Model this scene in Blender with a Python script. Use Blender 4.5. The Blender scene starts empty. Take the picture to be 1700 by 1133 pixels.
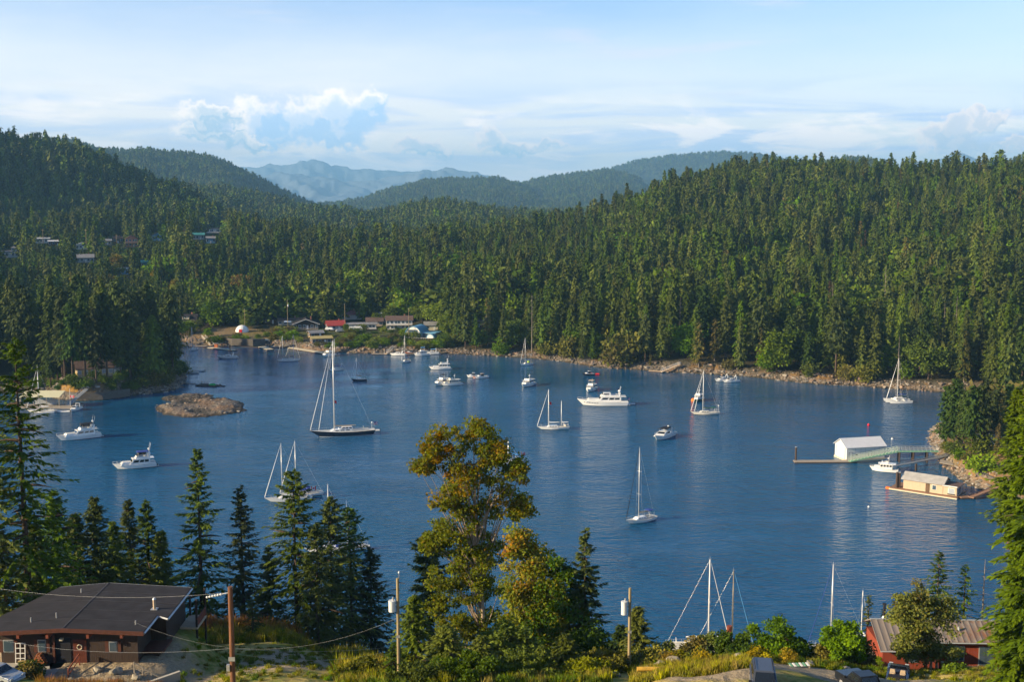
import bpy, bmesh, math, random
import numpy as np
from mathutils import Vector, Matrix

# ------------------------------------------------------------------ camera, sky, sun, exposure
F = 1900.0            # focal length in photo pixels (photo 1700 x 1133)
EYE = 75.0            # metres above the water
PITCH = math.atan((566.5 - 330.0) / F)
sc = bpy.context.scene
COL = sc.collection
cam_d = bpy.data.cameras.new("camera")
cam = bpy.data.objects.new("camera", cam_d)
COL.objects.link(cam)
cam.location = (0, 0, EYE)
cam.rotation_euler = (math.pi / 2 - PITCH, 0, 0)
cam_d.sensor_width = 36.0
cam_d.lens = 36.0 * F / 1700.0
cam_d.clip_start = 0.5
cam_d.clip_end = 60000
sc.camera = cam

SUN_EL = math.radians(19.0)
SUN_LEFT = math.radians(108.0)      # degrees to the left of the view direction

world = bpy.data.worlds.new("World")
sc.world = world
world.use_nodes = True

sun_d = bpy.data.lights.new("sun", 'SUN')
sun_d.energy = 5.0
sun_d.angle = math.radians(0.5)
sun_d.color = (1.0, 0.80, 0.50)
sun = bpy.data.objects.new("sun", sun_d)
COL.objects.link(sun)
to_sun = Vector((-math.sin(SUN_LEFT) * math.cos(SUN_EL), math.cos(SUN_LEFT) * math.cos(SUN_EL), math.sin(SUN_EL)))
sun.rotation_euler = to_sun.to_track_quat('Z', 'Y').to_euler()
sun.location = (-60, -20, 140)

sc.view_settings.view_transform = 'Standard'
sc.view_settings.look = 'None'
sc.view_settings.gamma = 1.0
sc.view_settings.exposure = 1.0
sc.render.engine = 'CYCLES'
cy = sc.cycles
cy.max_bounces = 5; cy.diffuse_bounces = 2; cy.glossy_bounces = 3; cy.transmission_bounces = 2
cy.volume_bounces = 0; cy.transparent_max_bounces = 6
cy.caustics_reflective = False; cy.caustics_refractive = False
try:
    cy.volume_step_rate = 4.0
    cy.use_adaptive_sampling = True
    cy.adaptive_threshold = 0.02
    cy.use_denoising = True
    cy.denoiser = 'OPENIMAGEDENOISE'
except Exception:
    pass

# ------------------------------------------------------------------ node helper
class NT:
    def __init__(s, tree):
        s.t = tree; s.n = tree.nodes; s.l = tree.links
    def new(s, kind, **kw):
        n = s.n.new(kind)
        for k, v in kw.items():
            setattr(n, k, v)
        return n
    def put(s, sock, v):
        if v is None:
            return
        if isinstance(v, bpy.types.NodeSocket):
            s.l.new(v, sock)
        else:
            if isinstance(v, (tuple, list)) and len(v) == 3 and sock.type == 'RGBA':
                v = (*v, 1.0)
            sock.default_value = v
    def math(s, op, a, b=None, c=None, clamp=False):
        n = s.new('ShaderNodeMath', operation=op, use_clamp=clamp)
        s.put(n.inputs[0], a); s.put(n.inputs[1], b); s.put(n.inputs[2], c)
        return n.outputs[0]
    def vmath(s, op, a, b=None):
        n = s.new('ShaderNodeVectorMath', operation=op)
        s.put(n.inputs[0], a)
        if b is not None:
            s.put(n.inputs[1], b)
        return n.outputs['Value'] if op in ('LENGTH', 'DOT_PRODUCT') else n.outputs['Vector']
    def mix(s, f, a, b, blend='MIX'):
        n = s.new('ShaderNodeMix', data_type='RGBA', blend_type=blend)
        s.put(n.inputs[0], f); s.put(n.inputs[6], a); s.put(n.inputs[7], b)
        return n.outputs[2]
    def noise(s, vec, scale, detail=4, rough=0.5, dist=0.0):
        n = s.new('ShaderNodeTexNoise')
        s.put(n.inputs['Vector'], vec); s.put(n.inputs['Scale'], scale)
        s.put(n.inputs['Detail'], detail); s.put(n.inputs['Roughness'], rough); s.put(n.inputs['Distortion'], dist)
        return n.outputs['Fac'], n.outputs['Color']
    def ramp(s, f, *stops, interp='LINEAR'):
        n = s.new('ShaderNodeValToRGB')
        cr = n.color_ramp; cr.interpolation = interp
        while len(cr.elements) < len(stops):
            cr.elements.new(0.5)
        for e, (p, c) in zip(cr.elements, stops):
            e.position = p
            e.color = (*c, 1) if isinstance(c, (tuple, list)) else (c, c, c, 1)
        s.put(n.inputs[0], f)
        return n.outputs[0]
    def smooth(s, x, a, b):
        n = s.new('ShaderNodeMapRange', interpolation_type='SMOOTHSTEP')
        s.put(n.inputs[0], x); n.inputs[1].default_value = a; n.inputs[2].default_value = b
        return n.outputs[0]
    def mapping(s, vec, scale=(1, 1, 1), loc=(0, 0, 0), rot=(0, 0, 0)):
        n = s.new('ShaderNodeMapping')
        s.put(n.inputs[0], vec)
        n.inputs[1].default_value = loc; n.inputs[2].default_value = rot; n.inputs[3].default_value = scale
        return n.outputs[0]
    def comb(s, x, y, z):
        n = s.new('ShaderNodeCombineXYZ')
        s.put(n.inputs[0], x); s.put(n.inputs[1], y); s.put(n.inputs[2], z)
        return n.outputs[0]

# ------------------------------------------------------------------ pixel -> world direction (for laying out the place)
def ray(u, v):
    x = (u - 850.0) / F
    y = -(v - 566.5) / F
    c, s = math.cos(PITCH), math.sin(PITCH)
    return x, c + y * s, -s + y * c        # world x, y(forward), z
def az_of(u, v=330.0):
    x, y, z = ray(u, v)
    return math.atan2(x, y)
def tan_of(u, v):
    x, y, z = ray(u, v)
    return z / math.hypot(x, y)
def W(u, v, z=0.0):                         # point of the plane z that the photo shows at (u, v)
    x, y, dz = ray(u, v)
    t = (z - EYE) / dz
    return Vector((x * t, y * t, z))
def WR(u, v, r):                            # point at horizontal range r
    x, y, dz = ray(u, v)
    t = r / math.hypot(x, y)
    return Vector((x * t, y * t, EYE + dz * t))
def el_of(v, u=850):                        # elevation angle
    return math.atan(tan_of(u, v))

# ------------------------------------------------------------------ world: Nishita sky with painted-by-noise real cloud cover (by direction)
def build_world():
    N = NT(world.node_tree)
    N.n.clear()
    out = N.new('ShaderNodeOutputWorld')
    bg = N.new('ShaderNodeBackground'); bg.inputs[1].default_value = 0.10
    sky = N.new('ShaderNodeTexSky', sky_type='NISHITA')
    sky.sun_disc = False
    sky.sun_elevation = SUN_EL
    sky.sun_rotation = 2 * math.pi - SUN_LEFT
    sky.air_density = 1.0; sky.dust_density = 0.6; sky.ozone_density = 3.0
    tc = N.new('ShaderNodeTexCoord')
    nv = N.vmath('NORMALIZE', tc.outputs['Generated'])
    sep = N.new('ShaderNodeSeparateXYZ'); N.put(sep.inputs[0], nv)
    X, Y, Z = sep.outputs
    az = N.math('MULTIPLY', N.math('ARCTAN2', X, Y), 180 / math.pi)      # degrees, right positive
    el = N.math('MULTIPLY', N.math('ARCSINE', Z), 180 / math.pi)
    P = N.comb(az, el, 0.0)
    base = sky.outputs[0]
    base = N.mix(1.0, base, (1.55, 1.68, 1.98), 'MULTIPLY')
    base = N.mix(N.math('MULTIPLY', N.smooth(el, 12, 34), 0.42), base, (0, 0, 0))
    # bright milky veil from the left and low down
    n1, _ = N.noise(N.mapping(P, (0.035, 0.16, 1)), 1.0, 5, 0.6)
    leftness = N.smooth(az, 30.0, -35.0)
    elw = N.math('ADD', el, N.math('MULTIPLY', N.math('SUBTRACT', n1, 0.5), 5.0))
    veil_el = N.smooth(elw, 11.5, 2.0)
    veil = N.math('MULTIPLY', veil_el, N.math('MULTIPLY_ADD', leftness, 0.40, 0.58))
    col = N.mix(veil, base, (13.0, 12.2, 11.2))
    # thin high streaks
    n2, _ = N.noise(N.mapping(P, (0.10, 0.9, 1), (3, 1, 0)), 1.0, 6, 0.6, 0.6)
    n2b, _ = N.noise(N.mapping(P, (0.05, 0.12, 1), (9, 4, 0)), 1.0, 2, 0.5)
    st = N.math('MULTIPLY', N.smooth(n2, 0.50, 0.68), N.smooth(n2b, 0.42, 0.62))
    st = N.math('MULTIPLY', st, N.math('MULTIPLY', N.smooth(el, 15.0, 3.0), 0.55))
    col = N.mix(st, col, (8.9, 8.3, 8.3))
    # low blue-grey stratus bands
    n3, _ = N.noise(N.mapping(P, (0.075, 0.75, 1), (1, 7, 0)), 1.0, 6, 0.55, 0.8)
    band = N.math('MULTIPLY', N.smooth(el, 6.3, 4.6), N.smooth(el, 0.8, 2.2))
    bandr = N.math('MULTIPLY_ADD', N.smooth(az, -22.0, 22.0), 0.35, 0.65)
    bm_ = N.math('MULTIPLY', N.math('MULTIPLY', band, N.smooth(n3, 0.42, 0.60)), bandr)
    col = N.mix(bm_, col, (6.6, 8.2, 11.0))
    # bright cloud puffs between the bands
    n4, _ = N.noise(N.mapping(P, (0.16, 0.75, 1), (13, 2, 0)), 1.0, 7, 0.62, 0.5)
    pf = N.math('MULTIPLY', N.math('MULTIPLY', N.smooth(el, 5.6, 3.2), N.smooth(n4, 0.50, 0.64)), 0.75)
    col = N.mix(pf, col, (15.0, 13.4, 11.8))
    # pale blue air just over the far hills
    low = N.math('MULTIPLY', N.smooth(el, 2.3, 0.3), N.math('SUBTRACT', 1.0, N.math('MULTIPLY', N.smooth(az, 9, 20), 0.75)))
    col = N.mix(N.math('MULTIPLY', low, 0.6), col, (8.4, 9.6, 10.8))
    # cumulus: noise-frayed lobes; lit on the side towards the sun
    def cumulus(col, lobes, seed, shade=(5.4, 8.0, 11.2), lit=(16.0, 14.0, 11.8)):
        w1, wc = N.noise(N.mapping(P, (1, 1, 1), (seed, seed * 0.7, 0)), 0.95, 7, 0.62)
        wv = N.vmath('SCALE', N.vmath('SUBTRACT', wc, (0.5, 0.5, 0.5)))
        wv.node.inputs[3].default_value = 2.6
        Q = N.vmath('ADD', P, wv)
        def field(shift):
            m = None
            for (u, v, ru, rv) in lobes:
                a0, e0 = math.degrees(az_of(u, v)), math.degrees(el_of(v, u))
                d = N.vmath('SUBTRACT', Q, (a0 + shift[0], e0 + shift[1], 0))
                k = 1900 * math.pi / 180
                d = N.vmath('MULTIPLY', d, (k / ru, k / rv, 0))
                g = N.math('SUBTRACT', 1.0, N.vmath('LENGTH', d))
                m = g if m is None else N.math('SMOOTH_MAX', m, g, 0.25)
            return m
        f = field((0, 0))
        f2 = field((0.62, -0.42))     # the same cloud moved away from the sun
        cov = N.smooth(f, -0.12, 0.40)
        lt = N.smooth(N.math('SUBTRACT', f, f2), -0.06, 0.34)
        edge = N.smooth(f, 0.75, 0.05)
        lt = N.math('MULTIPLY', lt, N.math('MULTIPLY_ADD', edge, 0.75, 0.25))
        cc = N.mix(lt, shade, lit)
        return N.mix(N.math('MULTIPLY', cov, 0.93), col, cc)
    col = cumulus(col, [(430, 196, 46, 36), (500, 205, 60, 38), (565, 190, 52, 40), (612, 182, 38, 30), (452, 222, 40, 22),
                        (560, 222, 70, 26)], 3.1)
    col = cumulus(col, [(350, 192, 60, 20), (330, 222, 52, 16), (400, 232, 46, 16)], 8.2, (5.3, 7.4, 9.2))
    col = cumulus(col, [(815, 240, 34, 20), (850, 246, 50, 14), (700, 246, 60, 16), (905, 243, 40, 12)], 5.7, (5.2, 7.4, 9.3), (13.2, 11.6, 10.4))
    col = cumulus(col, [(1545, 218, 26, 20), (1590, 214, 34, 24), (1636, 196, 34, 15), (1590, 240, 60, 14), (1680, 246, 40, 10)], 11.3,
                  (6.9, 7.9, 9.2), (14.0, 12.0, 10.4))
    # below the horizon nothing but dull land
    col = N.mix(N.smooth(el, -0.6, -2.5), col, (1.2, 1.5, 1.5))
    col = N.mix(1.0, col, (0.66, 0.635, 0.625), 'MULTIPLY')
    N.put(bg.inputs[0], col)
    N.l.new(bg.outputs[0], out.inputs[0])
build_world()
# ------------------------------------------------------------------ materials
MATS = {}
def mat(name, color=(0.5, 0.5, 0.5), rough=0.7, metal=0.0, var=0.0, scale=3.0, spec=0.3, bump=0.0, coat=0.0, stretch=(1, 1, 1)):
    """plain procedural material: base colour broken up by noise, optional bump"""
    if name in MATS:
        return MATS[name]
    m = bpy.data.materials.new(name); m.use_nodes = True
    N = NT(m.node_tree); b = N.n['Principled BSDF']
    tc = N.new('ShaderNodeTexCoord')
    vec = N.mapping(tc.outputs['Object'], stretch)
    n, _ = N.noise(vec, scale, 6, 0.6)
    k = 1.0 + var
    c = N.mix(N.ramp(n, (0.3, 0.0), (0.7, 1.0)), tuple(x * (1 - var) for x in color), tuple(min(1, x * k) for x in color))
    N.put(b.inputs['Base Color'], c)
    b.inputs['Roughness'].default_value = rough
    b.inputs['Metallic'].default_value = metal
    b.inputs['Specular IOR Level'].default_value = spec
    b.inputs['Coat Weight'].default_value = coat
    if bump:
        bn = N.new('ShaderNodeBump'); bn.inputs['Strength'].default_value = bump; bn.inputs['Distance'].default_value = 0.05
        N.put(bn.inputs['Height'], n); N.l.new(bn.outputs[0], b.inputs['Normal'])
    MATS[name] = m
    return m

def foliage_mat(name, dark, light, tip=None, instanced=False, rough=0.75, trans=0.25, tipamt=0.5):
    if name in MATS:
        return MATS[name]
    m = bpy.data.materials.new(name); m.use_nodes = True
    N = NT(m.node_tree); N.n.clear()
    out = N.new('ShaderNodeOutputMaterial')
    at = N.new('ShaderNodeAttribute', attribute_name='tint')
    oi = N.new('ShaderNodeObjectInfo')
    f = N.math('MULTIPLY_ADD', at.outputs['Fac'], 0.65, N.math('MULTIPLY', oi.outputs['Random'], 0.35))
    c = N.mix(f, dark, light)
    if tip:
        a2 = N.new('ShaderNodeAttribute', attribute_name='tip')
        c = N.mix(N.math('MULTIPLY', a2.outputs['Fac'], tipamt), c, tip)
    # whole-tree variation of hue and value
    h = N.new('ShaderNodeHueSaturation')
    r2 = N.math('FRACT', N.math('MULTIPLY', oi.outputs['Random'], 37.7))
    N.put(h.inputs['Hue'], N.math('MULTIPLY_ADD', r2, -0.05, 0.525))
    N.put(h.inputs['Saturation'], N.math('MULTIPLY_ADD', r2, -0.22, 1.20))
    r3 = N.math('FRACT', N.math('MULTIPLY', oi.outputs['Random'], 91.3))
    N.put(h.inputs['Value'], N.math('MULTIPLY_ADD', r3, 0.8, 0.60))
    N.put(h.inputs['Color'], c)
    c = h.outputs[0]
    d = N.new('ShaderNodeBsdfPrincipled')
    N.put(d.inputs['Base Color'], c); d.inputs['Roughness'].default_value = rough
    d.inputs['Specular IOR Level'].default_value = 0.2
    if trans > 0:
        t = N.new('ShaderNodeBsdfTranslucent'); N.put(t.inputs[0], c)
        mx = N.new('ShaderNodeMixShader'); mx.inputs[0].default_value = trans
        N.l.new(d.outputs[0], mx.inputs[1]); N.l.new(t.outputs[0], mx.inputs[2])
        N.l.new(mx.outputs[0], out.inputs[0])
    else:
        N.l.new(d.outputs[0], out.inputs[0])
    MATS[name] = m
    return m

def tag(o, label=None, cat=None, group=None, kind=None):
    if label: o['label'] = label
    if cat: o['category'] = cat
    if group: o['group'] = group
    if kind: o['kind'] = kind
    return o

def np_mesh(name, verts, faces, mats=(), attrs=None, smooth=False):
    """verts (n,3); faces (m,k) array (k = 3 or 4) or list of such arrays"""
    me = bpy.data.meshes.new(name)
    verts = np.asarray(verts, dtype=np.float32)
    if isinstance(faces, np.ndarray): faces = [faces]
    faces = [f for f in faces if len(f)]
    loops = np.concatenate([f.reshape(-1) for f in faces]).astype(np.int32)
    tot = np.concatenate([np.full(len(f), f.shape[1], dtype=np.int32) for f in faces])
    start = np.concatenate([[0], np.cumsum(tot)[:-1]]).astype(np.int32)
    me.vertices.add(len(verts)); me.vertices.foreach_set('co', verts.reshape(-1))
    me.loops.add(len(loops)); me.loops.foreach_set('vertex_index', loops)
    me.polygons.add(len(tot)); me.polygons.foreach_set('loop_start', start); me.polygons.foreach_set('loop_total', tot)
    if smooth:
        me.polygons.foreach_set('use_smooth', np.ones(len(tot), dtype=bool))
    for k, a in (attrs or {}).items():
        at = me.attributes.new(k, 'FLOAT', 'POINT'); at.data.foreach_set('value', np.asarray(a, dtype=np.float32))
    for m in mats: me.materials.append(m)
    me.update(calc_edges=True)
    return me

# ------------------------------------------------------------------ noise in numpy
def _hash(ix, iy, seed):
    h = (ix.astype(np.int64) * 374761393 + iy.astype(np.int64) * 668265263 + seed * 1442695041) & 0xFFFFFFFF
    h = ((h ^ (h >> 13)) * 1274126177) & 0xFFFFFFFF
    return ((h ^ (h >> 16)) & 0xFFFF) / 65535.0
def vnoise(x, y, seed=0):
    ix, iy = np.floor(x), np.floor(y)
    fx, fy = x - ix, y - iy
    fx = fx * fx * (3 - 2 * fx); fy = fy * fy * (3 - 2 * fy)
    a, b = _hash(ix, iy, seed), _hash(ix + 1, iy, seed)
    c, d = _hash(ix, iy + 1, seed), _hash(ix + 1, iy + 1, seed)
    return (a * (1 - fx) + b * fx) * (1 - fy) + (c * (1 - fx) + d * fx) * fy - 0.5
def fbm(x, y, oct=4, seed=0):
    s = 0; a = 1.0
    for i in range(oct):
        s = s + a * vnoise(x * 2 ** i, y * 2 ** i, seed + i * 17); a *= 0.5
    return s

# ------------------------------------------------------------------ shoreline (seen in the photo) on the plane of the water
SHORE_UV = [(-500, 655), (-100, 652), (0, 652), (70, 655), (120, 663), (160, 664), (200, 660), (240, 655), (280, 651), (300, 645), (309, 632),
    (305, 615), (288, 600), (250, 588), (150, 580), (0, 576), (-500, 574), (-500, 556), (0, 555), (200, 557), (290, 566), (330, 573), (362, 576),
    (400, 573), (440, 573), (470, 576), (500, 580), (560, 586), (620, 588), (700, 588), (730, 587), (790, 590), (850, 593), (900, 597),
    (940, 601), (970, 607), (1000, 611), (1040, 613), (1080, 616), (1130, 619), (1160, 621), (1190, 622), (1250, 627), (1310, 633), (1360, 639), (1420, 641),
    (1480, 646), (1540, 650), (1600, 654), (1680, 660), (1690, 676), (1600, 688), (1556, 706), (1546, 724), (1549, 748), (1563, 772),
    (1590, 793), (1612, 806), (1640, 818), (1670, 832), (1700, 850), (1725, 900), (1750, 960), (1740, 1040), (1680, 1090), (1500, 1104),
    (1400, 1108), (1300, 1110), (1150, 1108), (1050, 1108), (900, 1106), (700, 1106), (620, 1106), (450, 1100), (300, 1094), (100, 1088),
    (-100, 1080), (-500, 1070)]
def chaikin(p, n=2):
    for _ in range(n):
        q = []
        for i in range(len(p)):
            a, b = p[i], p[(i + 1) % len(p)]
            q += [a * 0.75 + b * 0.25, a * 0.25 + b * 0.75]
        p = q
    return p
_sh = np.array([[W(u, v).x, W(u, v).y] for u, v in SHORE_UV])
SHORE = np.array(chaikin([p for p in _sh], 1))
ISLET_UV = [(256, 676), (262, 686), (290, 692), (330, 694), (372, 690), (398, 685), (412, 682), (400, 678), (408, 672), (396, 667), (372, 660), (340, 655), (300, 655),
            (272, 659), (262, 664), (290, 668), (272, 672)]
ISLET = np.array(chaikin([np.array([W(u, v).x, W(u, v).y]) for u, v in ISLET_UV], 1))

def sdf(poly, x, y):
    """signed distance, negative inside"""
    shp = x.shape; x = x.ravel(); y = y.ravel()
    d = np.full(x.shape, 1e18); inside = np.zeros(x.shape, dtype=bool)
    n = len(poly)
    for i in range(n):
        ax, ay = poly[i]; bx, by = poly[(i + 1) % n]
        ex, ey = bx - ax, by - ay
        t = np.clip(((x - ax) * ex + (y - ay) * ey) / (ex * ex + ey * ey + 1e-12), 0, 1)
        dx, dy = x - ax - t * ex, y - ay - t * ey
        d = np.minimum(d, dx * dx + dy * dy)
        c = ((ay > y) != (by > y)) & (x < ex * (y - ay) / (ey if abs(ey) > 1e-12 else 1e-12) + ax)
        inside ^= c
    d = np.sqrt(d)
    return np.where(inside, -d, d).reshape(shp)

# ------------------------------------------------------------------ hills: crest lines (column, crest row in the photo, range, tree height), foot range
TH = 24.0
HILLS = [  # name, [(u, v, R)], front foot range, front power, back width, treeheight
    ('right', [(700, 396, 900), (820, 384, 940), (900, 370, 1000), (960, 354, 1060), (1010, 334, 1090), (1060, 312, 1120), (1100, 296, 1150), (1150, 283, 1180),
               (1200, 275, 1200), (1300, 268, 1220), (1450, 272, 1220), (1600, 270, 1200), (1700, 267, 1180), (2100, 255, 1150)], 560, 1.35, 900, 24),
    ('left_low', [(-500, 360, 1150), (0, 365, 1150), (150, 362, 1150), (300, 356, 1150), (380, 358, 1120), (450, 378, 1080), (520, 394, 1020), (600, 398, 980), (700, 396, 940), (800, 400, 900)], 640, 1.1, 900, 22),
    ('left_dark', [(-900, 40, 1450), (-500, 60, 1500), (-200, 140, 1600), (-60, 195, 1640), (0, 212, 1650), (60, 220, 1640), (130, 237, 1620), (200, 268, 1600), (260, 290, 1580), (300, 308, 1550), (340, 332, 1500), (400, 362, 1450), (470, 400, 1400)], 1080, 1.15, 900, 22),  # crest beyond the left edge is raised, unseen, to shade the visible slope
    ('mid_left', [(150, 318, 2500), (260, 308, 2500), (320, 306, 2500), (400, 311, 2480), (440, 319, 2460), (480, 329, 2440), (520, 344, 2400), (560, 370, 2350), (600, 390, 2300)], 1750, 1.1, 700, 22),
    ('mid_right', [(480, 345, 2100), (530, 341, 2100), (570, 343, 2100), (610, 352, 2060), (645, 350, 2040), (690, 335, 2020), (730, 331, 2020), (800, 340, 2020), (850, 347, 2020), (920, 352, 2040), (1000, 365, 2050)], 1350, 1.2, 700, 22),
    ('back_left', [(-200, 225, 4200), (130, 232, 4200), (160, 245, 4200), (185, 247, 4150), (250, 246, 4150), (300, 251, 4150), (350, 256, 4150), (380, 266, 4150), (420, 289, 4050), (450, 306, 4000), (480, 321, 3900), (540, 345, 3800)], 3000, 1.1, 900, 20),
    ('blue_a', [(520, 340, 5600), (560, 334, 5600), (600, 328, 5600), (640, 313, 5600), (700, 298, 5600), (740, 294, 5600), (770, 296, 5600), (800, 292, 5600), (830, 294, 5600), (860, 302, 5600), (890, 314, 5600), (930, 335, 5600)], 4000, 1.1, 900, 20),
    ('blue_b', [(780, 335, 6200), (860, 305, 6200), (900, 293, 6200), (950, 286, 6200), (1000, 279, 6200), (1040, 283, 6200), (1065, 297, 6200), (1085, 318, 6200)], 4400, 1.1, 900, 20),
    ('blue_c', [(900, 310, 8600), (960, 292, 8600), (1020, 275, 8600), (1060, 264, 8600), (1100, 258, 8600), (1150, 252, 8600), (1200, 249, 8600), (1250, 252, 8600), (1300, 261, 8600), (1400, 276, 8600), (1500, 300, 8600)], 7000, 1.1, 1200, 20),
    ('knob', [(1290, 285, 3600), (1340, 270, 3600), (1380, 260, 3600), (1410, 256, 3600), (1440, 257, 3600), (1475, 267, 3600), (1540, 290, 3600)], 2900, 1.1, 600, 22),
    ('corner', [(1600, 300, 2500), (1640, 280, 2500), (1665, 262, 2500), (1700, 248, 2500), (1800, 215, 2500), (2100, 200, 2500)], 1900, 1.1, 700, 22),
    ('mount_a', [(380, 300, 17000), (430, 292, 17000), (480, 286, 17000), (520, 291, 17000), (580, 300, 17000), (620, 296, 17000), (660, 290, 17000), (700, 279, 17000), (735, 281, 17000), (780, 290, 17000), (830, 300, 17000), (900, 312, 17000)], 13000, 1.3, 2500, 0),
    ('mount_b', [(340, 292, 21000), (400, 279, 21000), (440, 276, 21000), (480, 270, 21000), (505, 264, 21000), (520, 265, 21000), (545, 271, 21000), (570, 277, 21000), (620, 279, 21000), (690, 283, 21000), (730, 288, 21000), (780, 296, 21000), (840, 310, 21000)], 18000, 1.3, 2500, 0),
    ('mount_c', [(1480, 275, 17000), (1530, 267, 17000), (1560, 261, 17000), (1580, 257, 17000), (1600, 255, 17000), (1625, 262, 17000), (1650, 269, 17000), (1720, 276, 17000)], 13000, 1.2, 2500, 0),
]
def smst(x):
    x = np.clip(x, 0, 1); return x * x * (3 - 2 * x)
def hill_heights(x, y):
    r = np.hypot(x, y); a = np.arctan2(x, y)
    best = np.zeros_like(r)
    for k, (nm, crest, foot, pw, bw, th) in enumerate(HILLS):
        azs = np.array([az_of(u, v) for u, v, R in crest])
        Rs = np.array([R for u, v, R in crest], dtype=float)
        zs = np.array([EYE + tan_of(u, v) * R - th for u, v, R in crest])
        zc = np.interp(a, azs, zs); Rc = np.interp(a, azs, Rs)
        if nm[:5] == 'mount': zc = zc + (0.9 * np.abs(fbm(a * 55 + r / 900, r / 1500 + k, 4, 7)) - 0.25) * 160 * (zc > 60)
        edge = smst((a - azs[0] + 0.03) / 0.03) * smst((azs[-1] + 0.03 - a) / 0.03)
        ft = np.full_like(r, float(foot))
        if nm == 'right':
            ft = np.interp(a, [az_of(700), az_of(1000), az_of(1400), az_of(1700), az_of(2100)], [600, 530, 470, 440, 430])
        f = (r - ft) / (Rc - ft)
        front = np.clip(f, 0, 1)
        # shoulders: spurs and gullies run down the slope
        spur = fbm(a * Rc / 260.0, r / 400.0, 3, 50 + k) * 0.30 * np.sin(np.pi * front)
        prof = np.where(f < 1, smst(front ** pw * 0.5 + front * 0.5 * (front > 0)) * 0.55 + front ** pw * 0.45, 1 - smst((r - Rc) / bw))
        prof = prof + spur * (f < 1)
        z = np.where((r > ft), (zc - 6) * prof + 6 * (r > ft), 0) * edge
        z = np.where(zc > 0, z, 0)
        best = np.maximum(best, z)
    return best

# near hillside: per column, points (range, height)
def _pts(u, pv, r0=8, z0=66.5):
    out = [(0, 70.0), (r0, z0)]
    for v, r in pv:
        out.append((r, EYE + tan_of(u, v) * r))
    return out
NEAR = [(-600, [(1140, 90), (1110, 108), (1096, 140)]), (-100, [(1140, 95), (1104, 113), (1085, 140)]), (0, [(1140, 97), (1104, 113), (1092, 122), (1088, 138)]), (150, [(1140, 100), (1108, 112), (1092, 122), (1080, 138)]),
        (240, [(1145, 98), (1112, 112), (1092, 124), (1070, 138)]), (300, [(1145, 98), (1110, 112), (1075, 124), (1043, 138)]), (450, [(1140, 93), (1095, 110), (1046, 135)]),
        (600, [(1140, 93), (1112, 106), (1092, 122)]), (660, [(1140, 92), (1122, 102), (1112, 112)]), (750, [(1140, 88), (1125, 98), (1118, 104)]), (900, [(1140, 88), (1122, 96), (1112, 102)]),
        (1045, [(1140, 86), (1114, 98), (1108, 104)]), (1130, [(1140, 78), (1110, 92), (1100, 100)]), (1267, [(1140, 74), (1112, 86), (1098, 100)]),
        (1400, [(1140, 82), (1115, 95), (1100, 105)]), (1480, [(1140, 86), (1118, 108), (1110, 124)]), (1560, [(1140, 90), (1112, 110), (1106, 125)]),
        (1650, [(1140, 92), (1108, 112), (1104, 130)]), (1760, [(1140, 92), (1100, 115), (1085, 135)]), (2200, [(1140, 92), (1090, 115), (1070, 140)])]
def near_height(x, y, rs):
    r = np.hypot(x, y); a = np.arctan2(x, y)
    azs = np.array([az_of(u, 1000) for u, _ in NEAR])
    prof = [np.array(_pts(u, pv)) for u, pv in NEAR]
    hs = []
    for p in prof:
        rc, zc = p[-1]
        RS = 177.0
        d = np.clip((r - rc) / (RS - rc), 0, 4)
        z = np.interp(r, p[:, 0], p[:, 1])
        z = np.where(r > rc, zc * (1 - d) ** 1.0 * (1 - 0.25 * np.sin(np.clip(d, 0, 1) * np.pi)), z)
        z = np.where(r > RS, -np.minimum((r - RS) * 0.25, 8), z)
        hs.append(z)
    hs = np.array(hs)
    idx = np.clip(np.searchsorted(azs, a) - 1, 0, len(azs) - 2)
    t = np.clip((a - azs[idx]) / (azs[idx + 1] - azs[idx]), 0, 1)
    t = t * t * (3 - 2 * t)
    ii = np.indices(r.shape)
    za = np.take_along_axis(hs.reshape(len(prof), -1), idx.reshape(1, -1), 0).reshape(r.shape)
    zb = np.take_along_axis(hs.reshape(len(prof), -1), (idx + 1).reshape(1, -1), 0).reshape(r.shape)
    return za * (1 - t) + zb * t

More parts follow.
